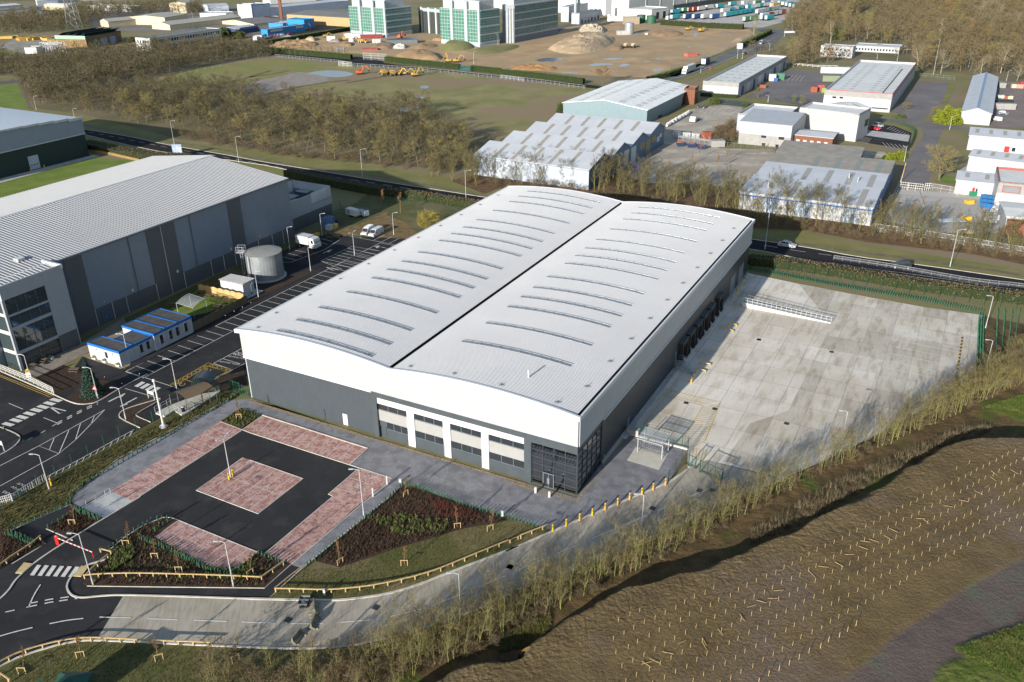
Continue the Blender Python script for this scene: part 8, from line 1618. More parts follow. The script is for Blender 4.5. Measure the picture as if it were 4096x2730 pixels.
def fence_board(label,pts,h,m,z=0.05,sc_=1.9):
 t=thing('timber_fence',label,'fence',pts[0]); L=along(pts,sc_,0,True)
 for (p,_),(q,_2) in zip(L,L[1:]):
  mb=MB(); d=q-p; K=6
  for k in range(K): a=p+d*(k/K);b=p+d*((k+1)/K); ha=h+.25*math.sin(math.pi*k/K);hb=h+.25*math.sin(math.pi*(k+1)/K); n=Vector((-d.y,d.x,0)).normalized()*.06; mb.add([a,b,up_(b,hb),up_(a,ha),a+n,b+n,up_(b+n,hb),up_(a+n,ha)],[(0,1,2,3),(5,4,7,6),(3,2,6,7),(0,3,7,4),(1,5,6,2)])
  mb.build('arched_panel',m,t)
 mb=MB()
 for p,_ in L: mb.obox(p+Vector((-.06,-.06,0)),(.12,0,0),(0,.12,0),(0,0,h+.1))
 mb.build('posts',m,t)
m_fen=mat('golden_fence',(.50,.34,.15),(.40,.26,.10),sc=2,rough=.8); m_fend=mat('grey_brown_fence',(.16,.12,.08),(.11,.085,.06),sc=2,rough=.85)
fence_board('golden timber fence with arched panels behind the picnic garden',gl('B0',[(1690,1120),(2070,1205)]),1.8,m_fen); fence_board('brown timber fence with arched panels along the parking bays',gl('B0',[(2100,1215),(1640,1455)]),1.8,m_fend)
t=thing('timber_paling','row of low golden timber palings beside the far lawn','fence',g('A0',800,1290)); mb=MB()
for p,_ in along(gl('A0',[(760,1290),(950,1320),(1180,1372)]),.45): mb.obox(p,(.12,0,0),(0,.04,0),(0,0,1.0))
mb.build('pales',m_fen,t); mb=MB(); q=gl('A0',[(760,1290),(950,1320),(1180,1372)]); [mb.tube(up_(a,.6),up_(b,.6),.04) for a,b in zip(q,q[1:])]; mb.build('rail',m_fen,t)
def picnic():
 t=thing('picnic_table','x','picnic table'); mb=MB(); mb.box(-.9,-.38,.7,.9,.38,.76); mb.build('table_top',m_fend,t,local=True)
 for y in (-.75,.5): mb=MB(); mb.box(-.9,y,.42,.9,y+.25,.47); mb.build('bench',m_fend,t,local=True)
 mb=MB()
 for x in (-.6,.6): mb.bar((x,-.65,0),(x,.2,.72),.06,.09); mb.bar((x,.65,0),(x,-.2,.72),.06,.09); mb.bar((x,-.7,.4),(x,.7,.4),.06,.09)
 mb.build('legs',m_fend,t,local=True); return t
pk=None
for i,(s,x,y,lab) in enumerate((('C0',285,362,'picnic table nearest the glazed office corner'),('C0',372,315,'picnic table beside the white planter by the office'),('C0',635,400,'picnic table standing on the bark bed'),('B0',1775,1170,'picnic table in the garden, left of three'),('B0',1857,1190,'picnic table in the garden, middle of three'),('B0',1925,1210,'picnic table in the garden, right of three'),('B0',1850,1250,'picnic table in the garden near the brown fence'),('B0',1462,1240,'picnic table left of the clear canopy'),('B0',1702,1138,'picnic table in the far corner of the garden'))):
 if pk is None: pk=picnic(); o=pk; o.location=g(s,x,y,.07)
 else: o=copy_tree(pk,g(s,x,y,.07))
 o.rotation_euler=(0,0,YAW+math.pi/2+.2*(i%3)); o['label']=lab; o['group']='picnic tables'
for i,(s,x,y) in enumerate((('C0',432,285),('C0',800,290),('C0',887,318),('C0',1002,352))):
 p=g(s,x,y,.08); t=thing('planter',['white planter with shrubs beside the office door','left white planter on the gravel before the cabin','middle white planter on the gravel before the cabin','right white planter on the gravel before the cabin'][i],'planter',p); mb=MB(); mb.obox(p-ADIR*.2-BDIR*.5,ADIR*.5,BDIR*1.0,(0,0,.4)); mb.build('trough',m_wht,t); mb=MB(); mb.ball(up_(p,.5),.45,.3,.3,jit=.3,rs=grs); mb.build('plants',m_shr,t)
t=thing('canopy','clear curved canopy on steel legs over the paved garden corner','shelter',g('B0',1620,1240)); a=g('B0',1510,1300);b=g('B0',1650,1345);e=g('B0',1620,1240); a2=a; mb=MB(); d=b-a; n=e-a; K=8
for k in range(K): z0=2.4+.6*math.sin(math.pi*k/K*.6);z1=2.4+.6*math.sin(math.pi*(k+1)/K*.6); mb.quad(up_(a+n*(k/K),z0),up_(b+n*(k/K),z0),up_(b+n*((k+1)/K),z1),up_(a+n*((k+1)/K),z1))
mb.build('roof_sheet',m_clear,t); mb=MB()
for i in range(7):
 q=a+d*(i/6); mb.path([up_(q+n*(k/K),2.42+.6*math.sin(math.pi*k/K*.6)) for k in range(K+1)],.035,4)
for q in (a,b,a+n,b+n): mb.tube(q,up_(q,2.5),.05)
mb.tube(up_(a,2.42),up_(b,2.42),.04); mb.tube(up_(a+n,2.95),up_(b+n,2.95),.04); mb.build('frame',m_steel,t)
def boxthing(name,label,cat,p,ux,l,w,h,m,extra=None,group=None,z=.05):
 t=thing(name,label,cat,p,0,group); F=Fr(p,ux); mb=MB(); F.box(mb,-l/2,-w/2,z,l/2,w/2,h); mb.build('body',m,t)
 if extra: extra(t,F,l,w,h)
 return t
def gen_extra(t,F,l,w,h):
 mb=MB()
 for k in range(8): F.box(mb,-l*.42+.2*k,-w/2-.02,.9,-l*.42+.2*k+.1,-w/2,h-.25)
 mb.build('grille',m_frame,t); mb=MB(); mb.tube(F.p(-.6,-w/2-.05,.3),F.p(-.6,w/2+.05,.3),.3,n=12); mb.tube(F.p(.1,-w/2-.05,.3),F.p(.1,w/2+.05,.3),.3,n=12); mb.build('wheels',m_tyre,t)
boxthing('generator','larger white towed generator on the grass behind the vans','generator',g('B1',875,480),ADIR*-.2+BDIR,4.2,1.8,2.3,m_wht,gen_extra,z=.55); boxthing('generator','smaller white generator with a blue roof beside the larger one','generator',g('B1',962,478),ADIR*-.2+BDIR,3.2,1.6,1.7,flat('pale_blue_gen',(.35,.42,.52)),gen_extra,z=.4)
def ibc(t,F,l,w,h):
 mb=MB()
 for k in range(6):
  for e in (-1,1): F.box(mb,-l/2+l*k/5-.02,e*w/2-.02,.1,-l/2+l*k/5+.02,e*w/2+.02,h+.03); F.box(mb,e*l/2-.02,-w/2+w*k/5-.02,.1,e*l/2+.02,-w/2+w*k/5+.02,h+.03)
 F.box(mb,-l/2,-w/2,0,l/2,w/2,.12); mb.build('cage',m_steel,t)
boxthing('plant_unit','blue framed plant unit against the annex wall','plant',g('B1',665,570),ADIR,3,2.2,2.9,flat('plant_blue',(.04,.13,.27)),ibc); boxthing('liquid_tank','white caged liquid tank beside the blue plant unit','tank',g('B1',675,595),ADIR,1.6,1.3,1.5,m_wht,ibc); boxthing('liquid_tank','yellow caged liquid tank right of the white one','tank',g('B1',720,583),ADIR,1.5,1.2,1.3,m_ylw,ibc); boxthing('waste_bin','dark wheeled bin beside the yellow tank','bin',g('B1',745,535),ADIR,1.3,1,1.1,m_dk,ibc)
boxthing('yellow_grit_bin','yellow grit bin lying beside the annex path','bin',g('B1',567,648),ADIR,1.5,.9,.7,m_ylw,lambda t,F,l,w,h:(lambda mb:(F.box(mb,-l/2-.05,-w/2-.05,h,l/2+.05,w/2+.05,h+.1),mb.build('lid',m_ylw,t)))(MB()))
# =============================================================== vehicles
m_car={c:flat('car_paint_'+c,v,rough=.3,spec=.6,world=False) for c,v in {'silver':(.36,.38,.42),'white':(.55,.56,.57),'red':(.42,.015,.03),'dark':(.02,.025,.035),'blue':(.08,.11,.18),'grey':(.2,.22,.25)}.items()}
m_turq=flat('turquoise_tarp',(.03,.33,.36),rough=.5); m_navy=flat('navy_paint',(.02,.04,.10),rough=.4); m_ygear=flat('plant_yellow',(.48,.30,.06),rough=.5); m_ored=flat('plant_orange',(.60,.10,.02),rough=.5); m_lens=flat('lamp_lens',(.7,.7,.65),rough=.2); m_rlens=flat('tail_lens',(.4,.01,.01),rough=.3)
def loft(mb,secs):
 """secs: list of cross-sections (lists of points)"""
 n=len(secs[0]); k=len(mb.v)
 vs=[p for s in secs for p in s]; fs=[]
 for i in range(len(secs)-1):
  for j in range(n): fs.append((i*n+j,i*n+(j+1)%n,(i+1)*n+(j+1)%n,(i+1)*n+j))
 fs+=[tuple(range(n-1,-1,-1)),tuple((len(secs)-1)*n+j for j in range(n))]; mb.add(vs,fs)
def wheel(t,x,y,r,w=.22,name='wheel'):
 mb=MB(); mb.tube((x,y-w/2,r),(x,y+w/2,r),r,n=16); o=mb.build(name,m_tyre,t,local=True); mb=MB(); mb.tube((x,y-w/2-.01,r),(x,y+w/2+.01,r),r*.6,n=12); mb.build('rim',m_steel,o,local=True)
def car(kind,label,s,b,az,col,group='cars'):
 p=g(s,*b,.05); t=thing('parked_car' if group!='cars on the main road' else 'car',label,'car',p,az,group); m=m_car[col]
 P={'sedan':(4.5,1.76,[(0,.3,.62),(.15,.25,.72),(1.3,.22,.9),(2.0,.22,.95),(3.7,.22,.95),(4.35,.25,.85),(4.5,.32,.6)],[(1.25,.92),(1.95,1.38),(3.2,1.42),(3.95,.96)]),'hatch':(4.1,1.75,[(0,.3,.65),(.12,.25,.78),(1.1,.22,.95),(1.8,.22,1.0),(3.8,.22,1.02),(4.05,.25,.95),(4.1,.32,.6)],[(1.05,.96),(1.75,1.48),(3.4,1.5),(3.95,1.02)]),'suv':(4.6,1.88,[(0,.35,.8),(.12,.3,.98),(1.2,.28,1.12),(1.9,.28,1.15),(4.3,.28,1.15),(4.55,.3,1.0),(4.6,.4,.7)],[(1.15,1.12),(1.85,1.68),(4.0,1.7),(4.45,1.15)])}[kind]
 L,W,bs,cs=P; mb=MB(); w=W/2
 loft(mb,[[(L/2-x,-w*(.9 if i in(0,len(bs)-1) else 1),z0),(L/2-x,w*(.9 if i in(0,len(bs)-1) else 1),z0),(L/2-x,w*(.86 if i in(0,len(bs)-1) else .97),z1-.06),(L/2-x,w*.86,z1),(L/2-x,-w*.86,z1),(L/2-x,-w*(.86 if i in(0,len(bs)-1) else .97),z1-.06)] for i,(x,z0,z1) in enumerate(bs)]); mb.build('body',m,t,local=True)
 mb=MB(); loft(mb,[[(L/2-x,-w*.82,cs[0][1]-.05),(L/2-x,w*.82,cs[0][1]-.05),(L/2-x,w*(.82 if i in(0,3) else .68),z-.01),(L/2-x,-w*(.82 if i in(0,3) else .68),z-.01)] for i,(x,z) in enumerate(cs)]); mb.build('glazing',m_glass,t,local=True)
 mb=MB(); a,b_=cs[1],cs[2]; mb.add([(L/2-a[0]-.05,-w*.69,a[1]),(L/2-a[0]-.05,w*.69,a[1]),(L/2-b_[0]-.12,w*.69,b_[1]+.01),(L/2-b_[0]-.12,-w*.69,b_[1]+.01)]+[(L/2-a[0]-.05,-w*.7,a[1]+.05),(L/2-a[0]-.05,w*.7,a[1]+.05),(L/2-b_[0]-.12,w*.7,b_[1]+.05),(L/2-b_[0]-.12,-w*.7,b_[1]+.05)],[(0,1,2,3),(7,6,5,4),(0,4,5,1),(1,5,6,2),(2,6,7,3),(3,7,4,0)])
 for y in (-1,1):
  for (x1,z1),(x2,z2) in zip(cs,cs[1:]): mb.bar((L/2-x1,y*w*(.82 if z1<1.2 else .69),z1),(L/2-x2,y*w*(.82 if z2<1.2 else .69),z2),.06,.05)
  xm=(cs[1][0]+cs[2][0])/2; mb.bar((L/2-xm,y*w*.83,cs[0][1]),(L/2-xm,y*w*.69,cs[1][1]),.08,.05)
 mb.build('roof',m,t,local=True)
 for x in (L*.5-.85,-L*.5+.85):
  for y in (-1,1): wheel(t,x,y*(w-.1),.32)
 for y in (-1,1):
  mb=MB(); mb.box(L/2-.12,y*w*.7-.15,.6,L/2+.01,y*w*.7+.15,.72); mb.build('headlight',m_lens,t,local=True); mb=MB(); mb.box(-L/2-.01,y*w*.7-.14,.7,-L/2+.1,y*w*.7+.14,.85); mb.build('tail_light',m_rlens,t,local=True)
  mb=MB(); mb.box(L/2-cs[0][0]-.35,y*(w+.02)-.08,.95,L/2-cs[0][0]-.2,y*(w+.02)+.08,1.08); mb.build('mirror',m,t,local=True)
 return t
def van(label,s,b,az,rack=False,L=4.9,h=1.95,group='vans'):
 p=g(s,*b,.05); t=thing('van',label,'van',p,az,group); w=.93; m=m_car['white']; mb=MB(); bs=[(0,.3,.75),(.1,.25,.95),(.75,.25,1.1),(1.45,.25,h-.1),(1.9,.25,h),(L-.1,.25,h),(L,.3,h-.1)]
 loft(mb,[[(L/2-x,-w,z0),(L/2-x,w,z0),(L/2-x,w*.98,max(z0+.3,z1-.5)),(L/2-x,w*.84,z1),(L/2-x,-w*.84,z1),(L/2-x,-w*.98,max(z0+.3,z1-.5))] for x,z0,z1 in bs]); mb.build('body',m,t,local=True)
 mb=MB(); mb.quad((L/2-.74,-w*.8,1.13),(L/2-.74,w*.8,1.13),(L/2-1.4,w*.78,h-.14),(L/2-1.4,-w*.78,h-.14)); mb.build('windscreen',m_glass,t,local=True)
 for y in (-1,1): mb=MB(); mb.add([(L/2-.95,y*w*1.0,1.15),(L/2-1.9,y*w*1.0,1.15),(L/2-1.9,y*w*.92,h-.35),(L/2-1.35,y*w*.92,h-.35)],[(0,1,2,3)]); mb.build('side_window',m_glass,t,local=True); mb=MB(); mb.box(L/2-.1,y*.7-.14,.65,L/2+.01,y*.7+.14,.85); mb.build('headlight',m_lens,t,local=True); mb=MB(); mb.box(L/2-1.0,y*(w+.1)-.1,1.1,L/2-.9,y*(w+.1)+.1,1.35); mb.build('mirror',m_blk,t,local=True)
 mb=MB(); mb.box(L/2-.02,-w*.9,.3,L/2+.04,w*.9,.5); mb.build('bumper',m_blk,t,local=True)
 for x in (L/2-.9,-L/2+.95):
  for y in (-1,1): wheel(t,x,y*(w-.08),.33)
 if rack:
  mb=MB()
  for y in (-.7,.7): mb.tube((L/2-1.6,y,h+.12),(-L/2+.2,y,h+.12),.03)
  for k in range(7): mb.tube((L/2-1.6-.45*k,-.7,h+.12),(L/2-1.6-.45*k,.7,h+.12),.025)
  mb.build('roof_rack',m_steel,t,local=True)
 return t
def truck(label,s,b,az,L=9,box=None,cab=None,h=3.6,group='lorries',trailer=False,open_=False,txt=None):
 p=g(s,*b,.05); t=thing('lorry',label,'lorry',p,az,group); w=1.25; cab=cab or m_car['white']; box=box or m_wht
 ch=2.9 if h>3 else 2.3; cl=2.0; mb=MB(); bs=[(0,.4,1.2),(.15,.35,1.5),(.45,.35,ch-.25),(.8,.35,ch),(cl,.35,ch)]
 loft(mb,[[(L/2-x,-w,z0),(L/2-x,w,z0),(L/2-x,w*.97,z1-.1),(L/2-x,w*.86,z1),(L/2-x,-w*.86,z1),(L/2-x,-w*.97,z1-.1)] for x,z0,z1 in bs]); mb.build('cab',cab,t,local=True)
 mb=MB(); mb.quad((L/2-.14,-w*.88,1.52),(L/2-.14,w*.88,1.52),(L/2-.44,w*.85,ch-.35),(L/2-.44,-w*.85,ch-.35)); mb.build('windscreen',m_glass,t,local=True)
 for y in (-1,1): mb=MB(); mb.add([(L/2-.5,y*w*1.005,1.6),(L/2-1.3,y*w*1.005,1.6),(L/2-1.3,y*w*.985,ch-.5),(L/2-.75,y*w*.985,ch-.5)],[(0,1,2,3)]); mb.build('side_window',m_glass,t,local=True); mb=MB(); mb.box(L/2-.04,y*.95-.18,.65,L/2+.02,y*.95+.18,.85); mb.build('headlight',m_lens,t,local=True)
 mb=MB(); mb.box(-L/2,-.5,.65,L/2-cl,.5,.95); mb.build('chassis',m_dk,t,local=True)
 mb=MB()
 if open_: mb.box(-L/2,-w,.95,L/2-cl-.1,w,1.1); [mb.box(-L/2,y0,1.1,L/2-cl-.1,y0+.05,1.5) for y0 in (-w,w-.05)]
 else: mb.box(-L/2,-w,1.0,L/2-cl-.15,w,h)
 mb.build('flatbed' if open_ else 'box_body',box,t,local=True)
 if not open_:
  mb=MB(); mb.box(-L/2-.03,-w*.96,1.1,-L/2,-.02,h-.1); mb.box(-L/2-.03,.02,1.1,-L/2,w*.96,h-.1); mb.build('rear_doors',m_steel,t,local=True)
 for x in ([L/2-1.1,-L/2+1.2] if L<10 else [L/2-1.1,L/2-3.5,-L/2+1.3,-L/2+2.5,-L/2+3.7]):
  for y in (-1,1): wheel(t,x,y*(w-.16),.48 if L>8 else .36,.3)
 return t
R_=lambda s,a,b:(lambda p,q:math.atan2(q.y-p.y,q.x-p.x))(g(s,*a),g(s,*b))
van('white van with a roof rack parked beside the plain white van','B1',(1000,628),R_('B1',(1045,590),(945,655)),True); van('plain white van parked nearest the leafy bank','B1',(1068,640),R_('B1',(1115,610),(1010,665)))
truck('white box van lorry parked among the rear bays','B1',(500,738),R_('B1',(425,720),(580,750)),6.4,m_wht,h=3.1,group='')
car('sedan','silver saloon car driving on the shaded main road','B3',(322,735),R_('B3',(255,722),(388,742)),'silver','cars on the main road'); car('suv','black and silver car behind the steel guard rail','B3',(1285,915),R_('B3',(1320,905),(1240,900)),'dark','cars on the main road')
car('hatch','red hatchback in the small car park by the taller white block','A3',(1070,1100),R_('A3',(1030,1095),(1110,1108)),'red'); car('hatch','silver hatchback behind the red one in the small car park','A3',(1095,1075),R_('A3',(1060,1070),(1130,1085)),'silver'); car('hatch','red car beside the shrub bed of the works yard','A2',(1865,1097),R_('A2',(1900,1095),(1830,1095)),'red'); car('sedan','dark red car in the shade of the brick office','A2',(1705,915),R_('A2',(1730,915),(1680,910)),'dark')
car('hatch','blue grey car outside the long ridged shed','A3',(2152,970),R_('A3',(2110,965),(2195,972)),'blue'); van('white van outside the end of the long ridged shed','A3',(2095,1025),R_('A3',(2130,1030),(2060,1010)),L=4.4,h=1.8); van('small white van at the end of the first trade unit','A3',(1905,1238),R_('A3',(1880,1235),(1940,1240)),L=4.2,h=1.75); car('suv','dark car on the estate road beyond the two lorries','A2',(2068,465),R_('A2',(2030,480),(2100,450)),'dark','cars on the estate road'); van('white van far along the estate road','A2',(2213,375),R_('A2',(2260,350),(2180,390)),L=5.5,h=2.4)
truck('white flatbed truck with red cab roof in the works yard','A2',(1648,1030),R_('A2',(1690,995),(1610,1040)),6.2,m_wht,h=2.4,open_=True,group='')
truck('articulated white lorry driving towards the camera on the estate road','A2',(1598,618),R_('A2',(1690,575),(1500,650)),15,m_wht,h=4,group='lorries on the estate road'); truck('dark blue lorry ahead of the white articulated one','A2',(1742,550),R_('A2',(1690,580),(1790,525)),11,m_navy,m_navy,h=4,group='lorries on the estate road')
t=g('A2',1640,595)
for i,(x,y) in enumerate(((2065,530),(2090,495),(2110,460),(2130,430))): truck(['white lorry parked at the slab yard, nearest of the row','white lorry second in the slab yard row','white lorry third in the slab yard row','white lorry furthest in the slab yard row'][i],'B3',(x+50,y),math.pi+.15,7,m_wht,h=2.6,group='lorries in the slab yard')
board('white post box sized red marker beside the estate road','A2',(1775,600),(1782,600),2,.9,m_redp,m_redp,name='red_marker')
tcol=[m_turq,m_wht,m_turq,m_wht,flat('trailer_blue',(.03,.10,.30)),flat('trailer_red',(.35,.03,.02)),flat('trailer_green',(.06,.22,.10))]
TP={}
def trailer(s,x,y,az,ci,label,L=12,h=4.1,group='trailers in the lorry park'):
 p=g(s,x,y,.05)
 if (ci,L) not in TP:
  t=thing('trailer','x','trailer'); mb=MB(); mb.box(-L/2,-1.25,1.15,L/2,1.25,h); mb.build('box_body',tcol[ci],t,local=True); mb=MB(); mb.box(-L/2-.02,-1.2,1.2,-L/2,1.2,h-.05); mb.build('rear_doors',m_steel if ci!=1 else m_wht,t,local=True); mb=MB(); mb.box(-L/2,-.5,.7,L/2,.5,1.15); mb.build('chassis',m_dk,t,local=True); mb=MB()
  for q in (-L/2+1.2,-L/2+2.5,-L/2+3.8):
   for y_ in (-1.05,1.05): mb.tube((q,y_-.14,.5),(q,y_+.14,.5),.5,n=10)
  mb.build('wheels',m_tyre,t,local=True); TP[(ci,L)]=t; o=t; o.location=p
 else: o=copy_tree(TP[(ci,L)],p)
 o.rotation_euler=(0,0,az); o['label']=label; o['group']=group; return o
az1=R_('E3',(1560,150),(1500,100)); cn_=['turquoise','white','turquoise','white','blue','red','green']
def trow(a,b,n,az,cols,lab,L=12):
 for i in range(n):
  x=a[0]+(b[0]-a[0])*i/max(1,n-1); y=a[1]+(b[1]-a[1])*i/max(1,n-1); ci=cols[i%len(cols)]; trailer('E3',x,y,az,ci,'%s trailer in %s'%(cn_[ci],lab),L)
azb=R_('E3',(1600,160),(1800,130))
trow((1560,162),(1780,125),6,azb,[0,0,2,0],'the front turquoise row of the lorry park'); trow((1850,135),(2010,100),7,azb+.1,[1,3,1,0],'the white row behind the front turquoise row'); trow((1530,125),(1700,88),5,azb,[1,0],'the second row from the left of the lorry park'); trow((1760,88),(1950,62),6,azb,[0,1,1],'the middle rear row of the lorry park')
trow((1900,170),(2060,140),5,azb,[1,5,1],'the far right row near the wood'); trow((1900,190),(1945,192),2,azb,[0,0],'the pair beside the far bare tree'); trow((1060,135),(1120,120),2,azb,[0,2],'the pair before the vast warehouse docks'); trow((1160,118),(1300,105),4,azb,[6,5,5,1],'the green and red row at the docks'); trow((1380,92),(1480,80),2,azb,[1,0],'the pair at the right of the docks'); trow((1600,60),(1720,50),2,azb,[0,1],'the far pair under the vast warehouse'); trow((1830,48),(2000,50),3,azb,[6,4,1],'the furthest row of tankers and trailers'); trow((2060,50),(2200,80),5,azb,[0,1,0,4],'the rear right corner of the lorry park'); trow((1740,205),(1790,198),2,azb,[6,6],'the pale green pair behind the hedge'); trow((1180,180),(1430,180),4,azb,[4,4,1,4],'the blue row behind the hedge'); trow((1060,185),(1090,183),1,azb,[0],'front of the white annex')
truck('white lorry with a turquoise body beside the white annex','E3',(1000,188),azb+3.14,7,m_turq,h=3.2,group=''); trailer('E3',1990,72,azb,1,'yellow sided trailer block',12)['label']='white trailer just behind the yellow one'
t=trailer('E3',1995,75,azb,3,'yellow trailer towering over the white ones',15);
mb=MB(); q=g('E3',1990,78); F=Fr(q,Vector((math.cos(azb),math.sin(azb),0))); t=thing('trailer','bright yellow curtain sided trailer in the rear of the lorry park','trailer',q,0,'trailers in the lorry park'); F.box(mb,-7,-2.8,1.1,7,-.2,4.6); mb.build('curtain_body',m_ygear,t); mb=MB(); F.box(mb,-6.8,-2.2,.3,6.8,-.6,1.1); mb.build('chassis',m_dk,t)
def crate(name,label,cat,s,x,y,az,l,w,h,m,rib=True,group=None):
 p=g(s,x,y,.05); t=thing(name,label,cat,p,0,group); F=Fr(p,Vector((math.cos(az),math.sin(az),0))); mb=MB(); F.box(mb,-l/2,-w/2,0,l/2,w/2,h); mb.build('body',m,t)
 mb=MB(); F.box(mb,-l/2-.04,-w/2-.04,h-.12,l/2+.04,w/2+.04,h+.04)
 if rib:
  for k in range(int(l/.6)): F.box(mb,-l/2+.3+.6*k,-w/2-.05,0,-l/2+.4+.6*k,-w/2,h); F.box(mb,-l/2+.3+.6*k,w/2,0,-l/2+.4+.6*k,w/2+.05,h)
 mb.build('rim_and_ribs',m,t); return t
m_rust=flat('rust_red',(.28,.08,.04),rough=.8); crate('site_container','tall rust red container in the works yard','container','A2',1745,1190,.3,3,2.4,3.2,m_rust); crate('skip_store','grey roofed concrete store beside the works fence','store','A2',1840,1240,0,5,3,2.2,m_gblock)
for i,(x,y) in enumerate(((1530,1240),(1620,1250),(1705,1265))):
 p=g('A2',x,y,.05); t=thing('skip',['navy skip of scrap, left of the row','navy skip of scrap, middle of the row','navy skip of scrap, right of the row'][i],'skip',p); mb=MB(); mb.add([p+Vector(v) for v in ((-1.1,-.8,0),(1.1,-.8,0),(1.1,.8,0),(-1.1,.8,0),(-1.9,-.9,1.4),(1.9,-.9,1.4),(1.9,.9,1.4),(-1.9,.9,1.4))],[(0,3,2,1),(0,1,5,4),(1,2,6,5),(2,3,7,6),(3,0,4,7)]); mb.build('tub',m_navy,t); mb=MB(); mb.ball(up_(p,1.2),1.5,.8,.4,jit=.4,rs=grs); mb.build('scrap',m_rust,t)
t=thing('scaffold_rack','long galvanised rack of pipes behind the navy skips','rack',g('A2',1600,1200)); mb=MB(); q=gl('A2',[(1470,1180),(1780,1225)]); d=q[1]-q[0]
for i in range(8):
 p=q[0]+d*(i/7); mb.tube(p,up_(p,2.4),.08); mb.tube(p+Vector((0,2.5,0)),up_(p+Vector((0,2.5,0)),2.4),.08); mb.tube(up_(p,2.0),up_(p+Vector((0,2.5,0)),2.0),.06)
mb.build('uprights',m_galv,t); mb=MB()
for k in range(8): mb.tube(up_(q[0]+Vector((0,.3*k,0)),1.0+.15*(k%3)),up_(q[1]+Vector((0,.3*k,0)),1.0+.15*(k%3)),.1,n=5)
mb.build('pipes',m_galv,t)
for i in range(3): crate('cab_unit',['white cab unit behind the pipe rack, left','white cab unit behind the pipe rack, middle','white cab unit behind the pipe rack, right'][i],'cab','A2',1505+75*i,1160+8*i,.3,2.2,2,1.9,m_wht,False,'cab units behind the pipe rack')
bg0=None
for r in range(3):
 for i in range(16):
  p=g('A2',1600-12.2*i-(3 if r else 0)+6*r*0,962+7*i+6*r,.05);
  if bg0 is None:
   bg0=thing('bulk_bag','x','bag'); mb=MB(); mb.ball((0,0,.55),.55,.55,.6,n=8,m=6); mb.build('bag',m_wht,bg0,local=True); mb=MB(); mb.tube((0,0,1.1),(0,0,1.3),.15,.3,n=6,cap=False); mb.build('spout',m_wht,bg0,local=True); o=bg0; o.location=p
  else: o=copy_tree(bg0,p,grs.uniform(0,6),scale=grs.uniform(.9,1.2))
  o['label']='white bulk bag stacked in the rows along the teal warehouse'; o['group']='bulk bags along the teal warehouse'
for s,x,y,l,w,h,m,lab in (('A3',195,685,3.5,3,3.2,m_wht,'white container beside the blue doors of the service yard'),('A3',225,690,2,1.6,1.6,flat('bin_blue',(.02,.1,.35)),'small blue bin between the white and green containers'),('A3',262,675,4,3,3.2,flat('dull_green',(.05,.16,.10)),'green container in the service yard'),('A3',115,745,3,2,1.4,m_rust,'red skip beside the small bare tree'),('A3',547,780,3,2.2,2.4,m_rust,'rust container beside the pink one in the service yard'),('A3',605,770,3,2.4,2.8,flat('pinkish_red',(.33,.06,.08)),'pinkish red container left of the red trimmed warehouse'),('A3',630,785,2,2,2.2,flat('olive_green',(.2,.3,.05)),'olive green container at the corner of the red trimmed warehouse'),('A3',690,690,8,2.6,2.8,flat('drab_green',(.18,.22,.13)),'long drab green container by the service yard'),('A3',735,620,16,3,3,m_wht,'long white container row beyond the drab green one'),
('A3',2135,740,3,5,2.2,m_gblock,'grey cage beside the long ridged shed'),('A3',2250,745,3,2,1.6,m_cream2,'cream crate at the top of the unit yard'),('A3',2290,748,3,2,1.8,flat('pale_pink',(.4,.25,.2)),'pale pink crate at the top of the unit yard'),('A3',2330,745,4,2.4,2.6,m_redp,'red container at the right edge of the unit yard'),('A3',2120,830,2,2,1.2,flat('mint',(.3,.4,.35)),'mint crate in the row beside the long shed'),('A3',2150,832,2,2,1.2,m_wht,'white crate in the row beside the long shed'),('A3',2180,835,2,2,1.2,m_rust,'rust crate in the row beside the long shed'),('A3',2210,838,2,2,1.2,m_cream2,'cream crate in the row beside the long shed'),('A3',2155,870,8,2.4,.9,m_dk,'dark low trailer beside the grey container'),('A3',2155,925,9,2.6,2.4,m_gblock,'long grey container in the unit yard'),
('B3',1895,305,1.8,1.2,1.2,flat('bin_green',(.02,.22,.1)),'green bin beside the small white unit'),('B3',1865,370,2.2,1.5,1,m_ylw,'yellow grit box by the blue crates'),('B3',1840,512,2.2,1.6,1.1,m_ylw,'yellow grit box in the middle of the slab yard edge'),('B3',1865,618,1.8,1.2,1,m_cream2,'cream grit box nearest the roadside trees'),('B2',1160,65,1.8,1.4,1.2,flat('lilac',(.2,.12,.35)),'lilac crate beside the works door'),('B2',1085,115,2.4,2,.9,m_buff,'stack of pale pallets beside the works'),('B2',1460,175,1.4,1,.6,m_wht,'small white rubbish pile in the works yard')): crate('site_container' if h>1.9 else 'crate',lab,'container' if h>1.9 else 'crate',s,x,y,YAW-1.3 if s=='A3' else .1,l,w,h,m)
for i in range(6):
 for j in range(3): crate('blue_crate','blue crate in the block stacked below the outside stair','crate','B3',1985+40*i,400-22*j+6*i,.1,1.6,1.3,1.3+.4*j,flat('crate_blue',(.03,.16,.38)),False,'blue crates below the outside stair')
crate('red_trailer','small trailer with red junk in the works yard','trailer','B2',1700,215,.4,3.2,1.8,.9,m_rust); boxthing('pallet_canopy','low steel canopy behind the roadside trees','shelter',g('B3',1700,590),Vector((1,.0,0)),7,2.5,2.6,m_steel,lambda t,F,l,w,h:None,z=2.45)
p=g('B3',1285,190); t=thing('leaning_pole','pale leaning pole beside the palisade gates','pole',p); h=zat(p,'B3',1325,30); mb=MB(); q=g('B3',1330,28,h); mb.tube(p,q,.14,.1,n=8); mb.build('pole',m_timber,t); mb=MB(); mb.tube(p,up_(p,.6),.25,.2,n=8); mb.build('foot',MATS['pale_concrete'],t)
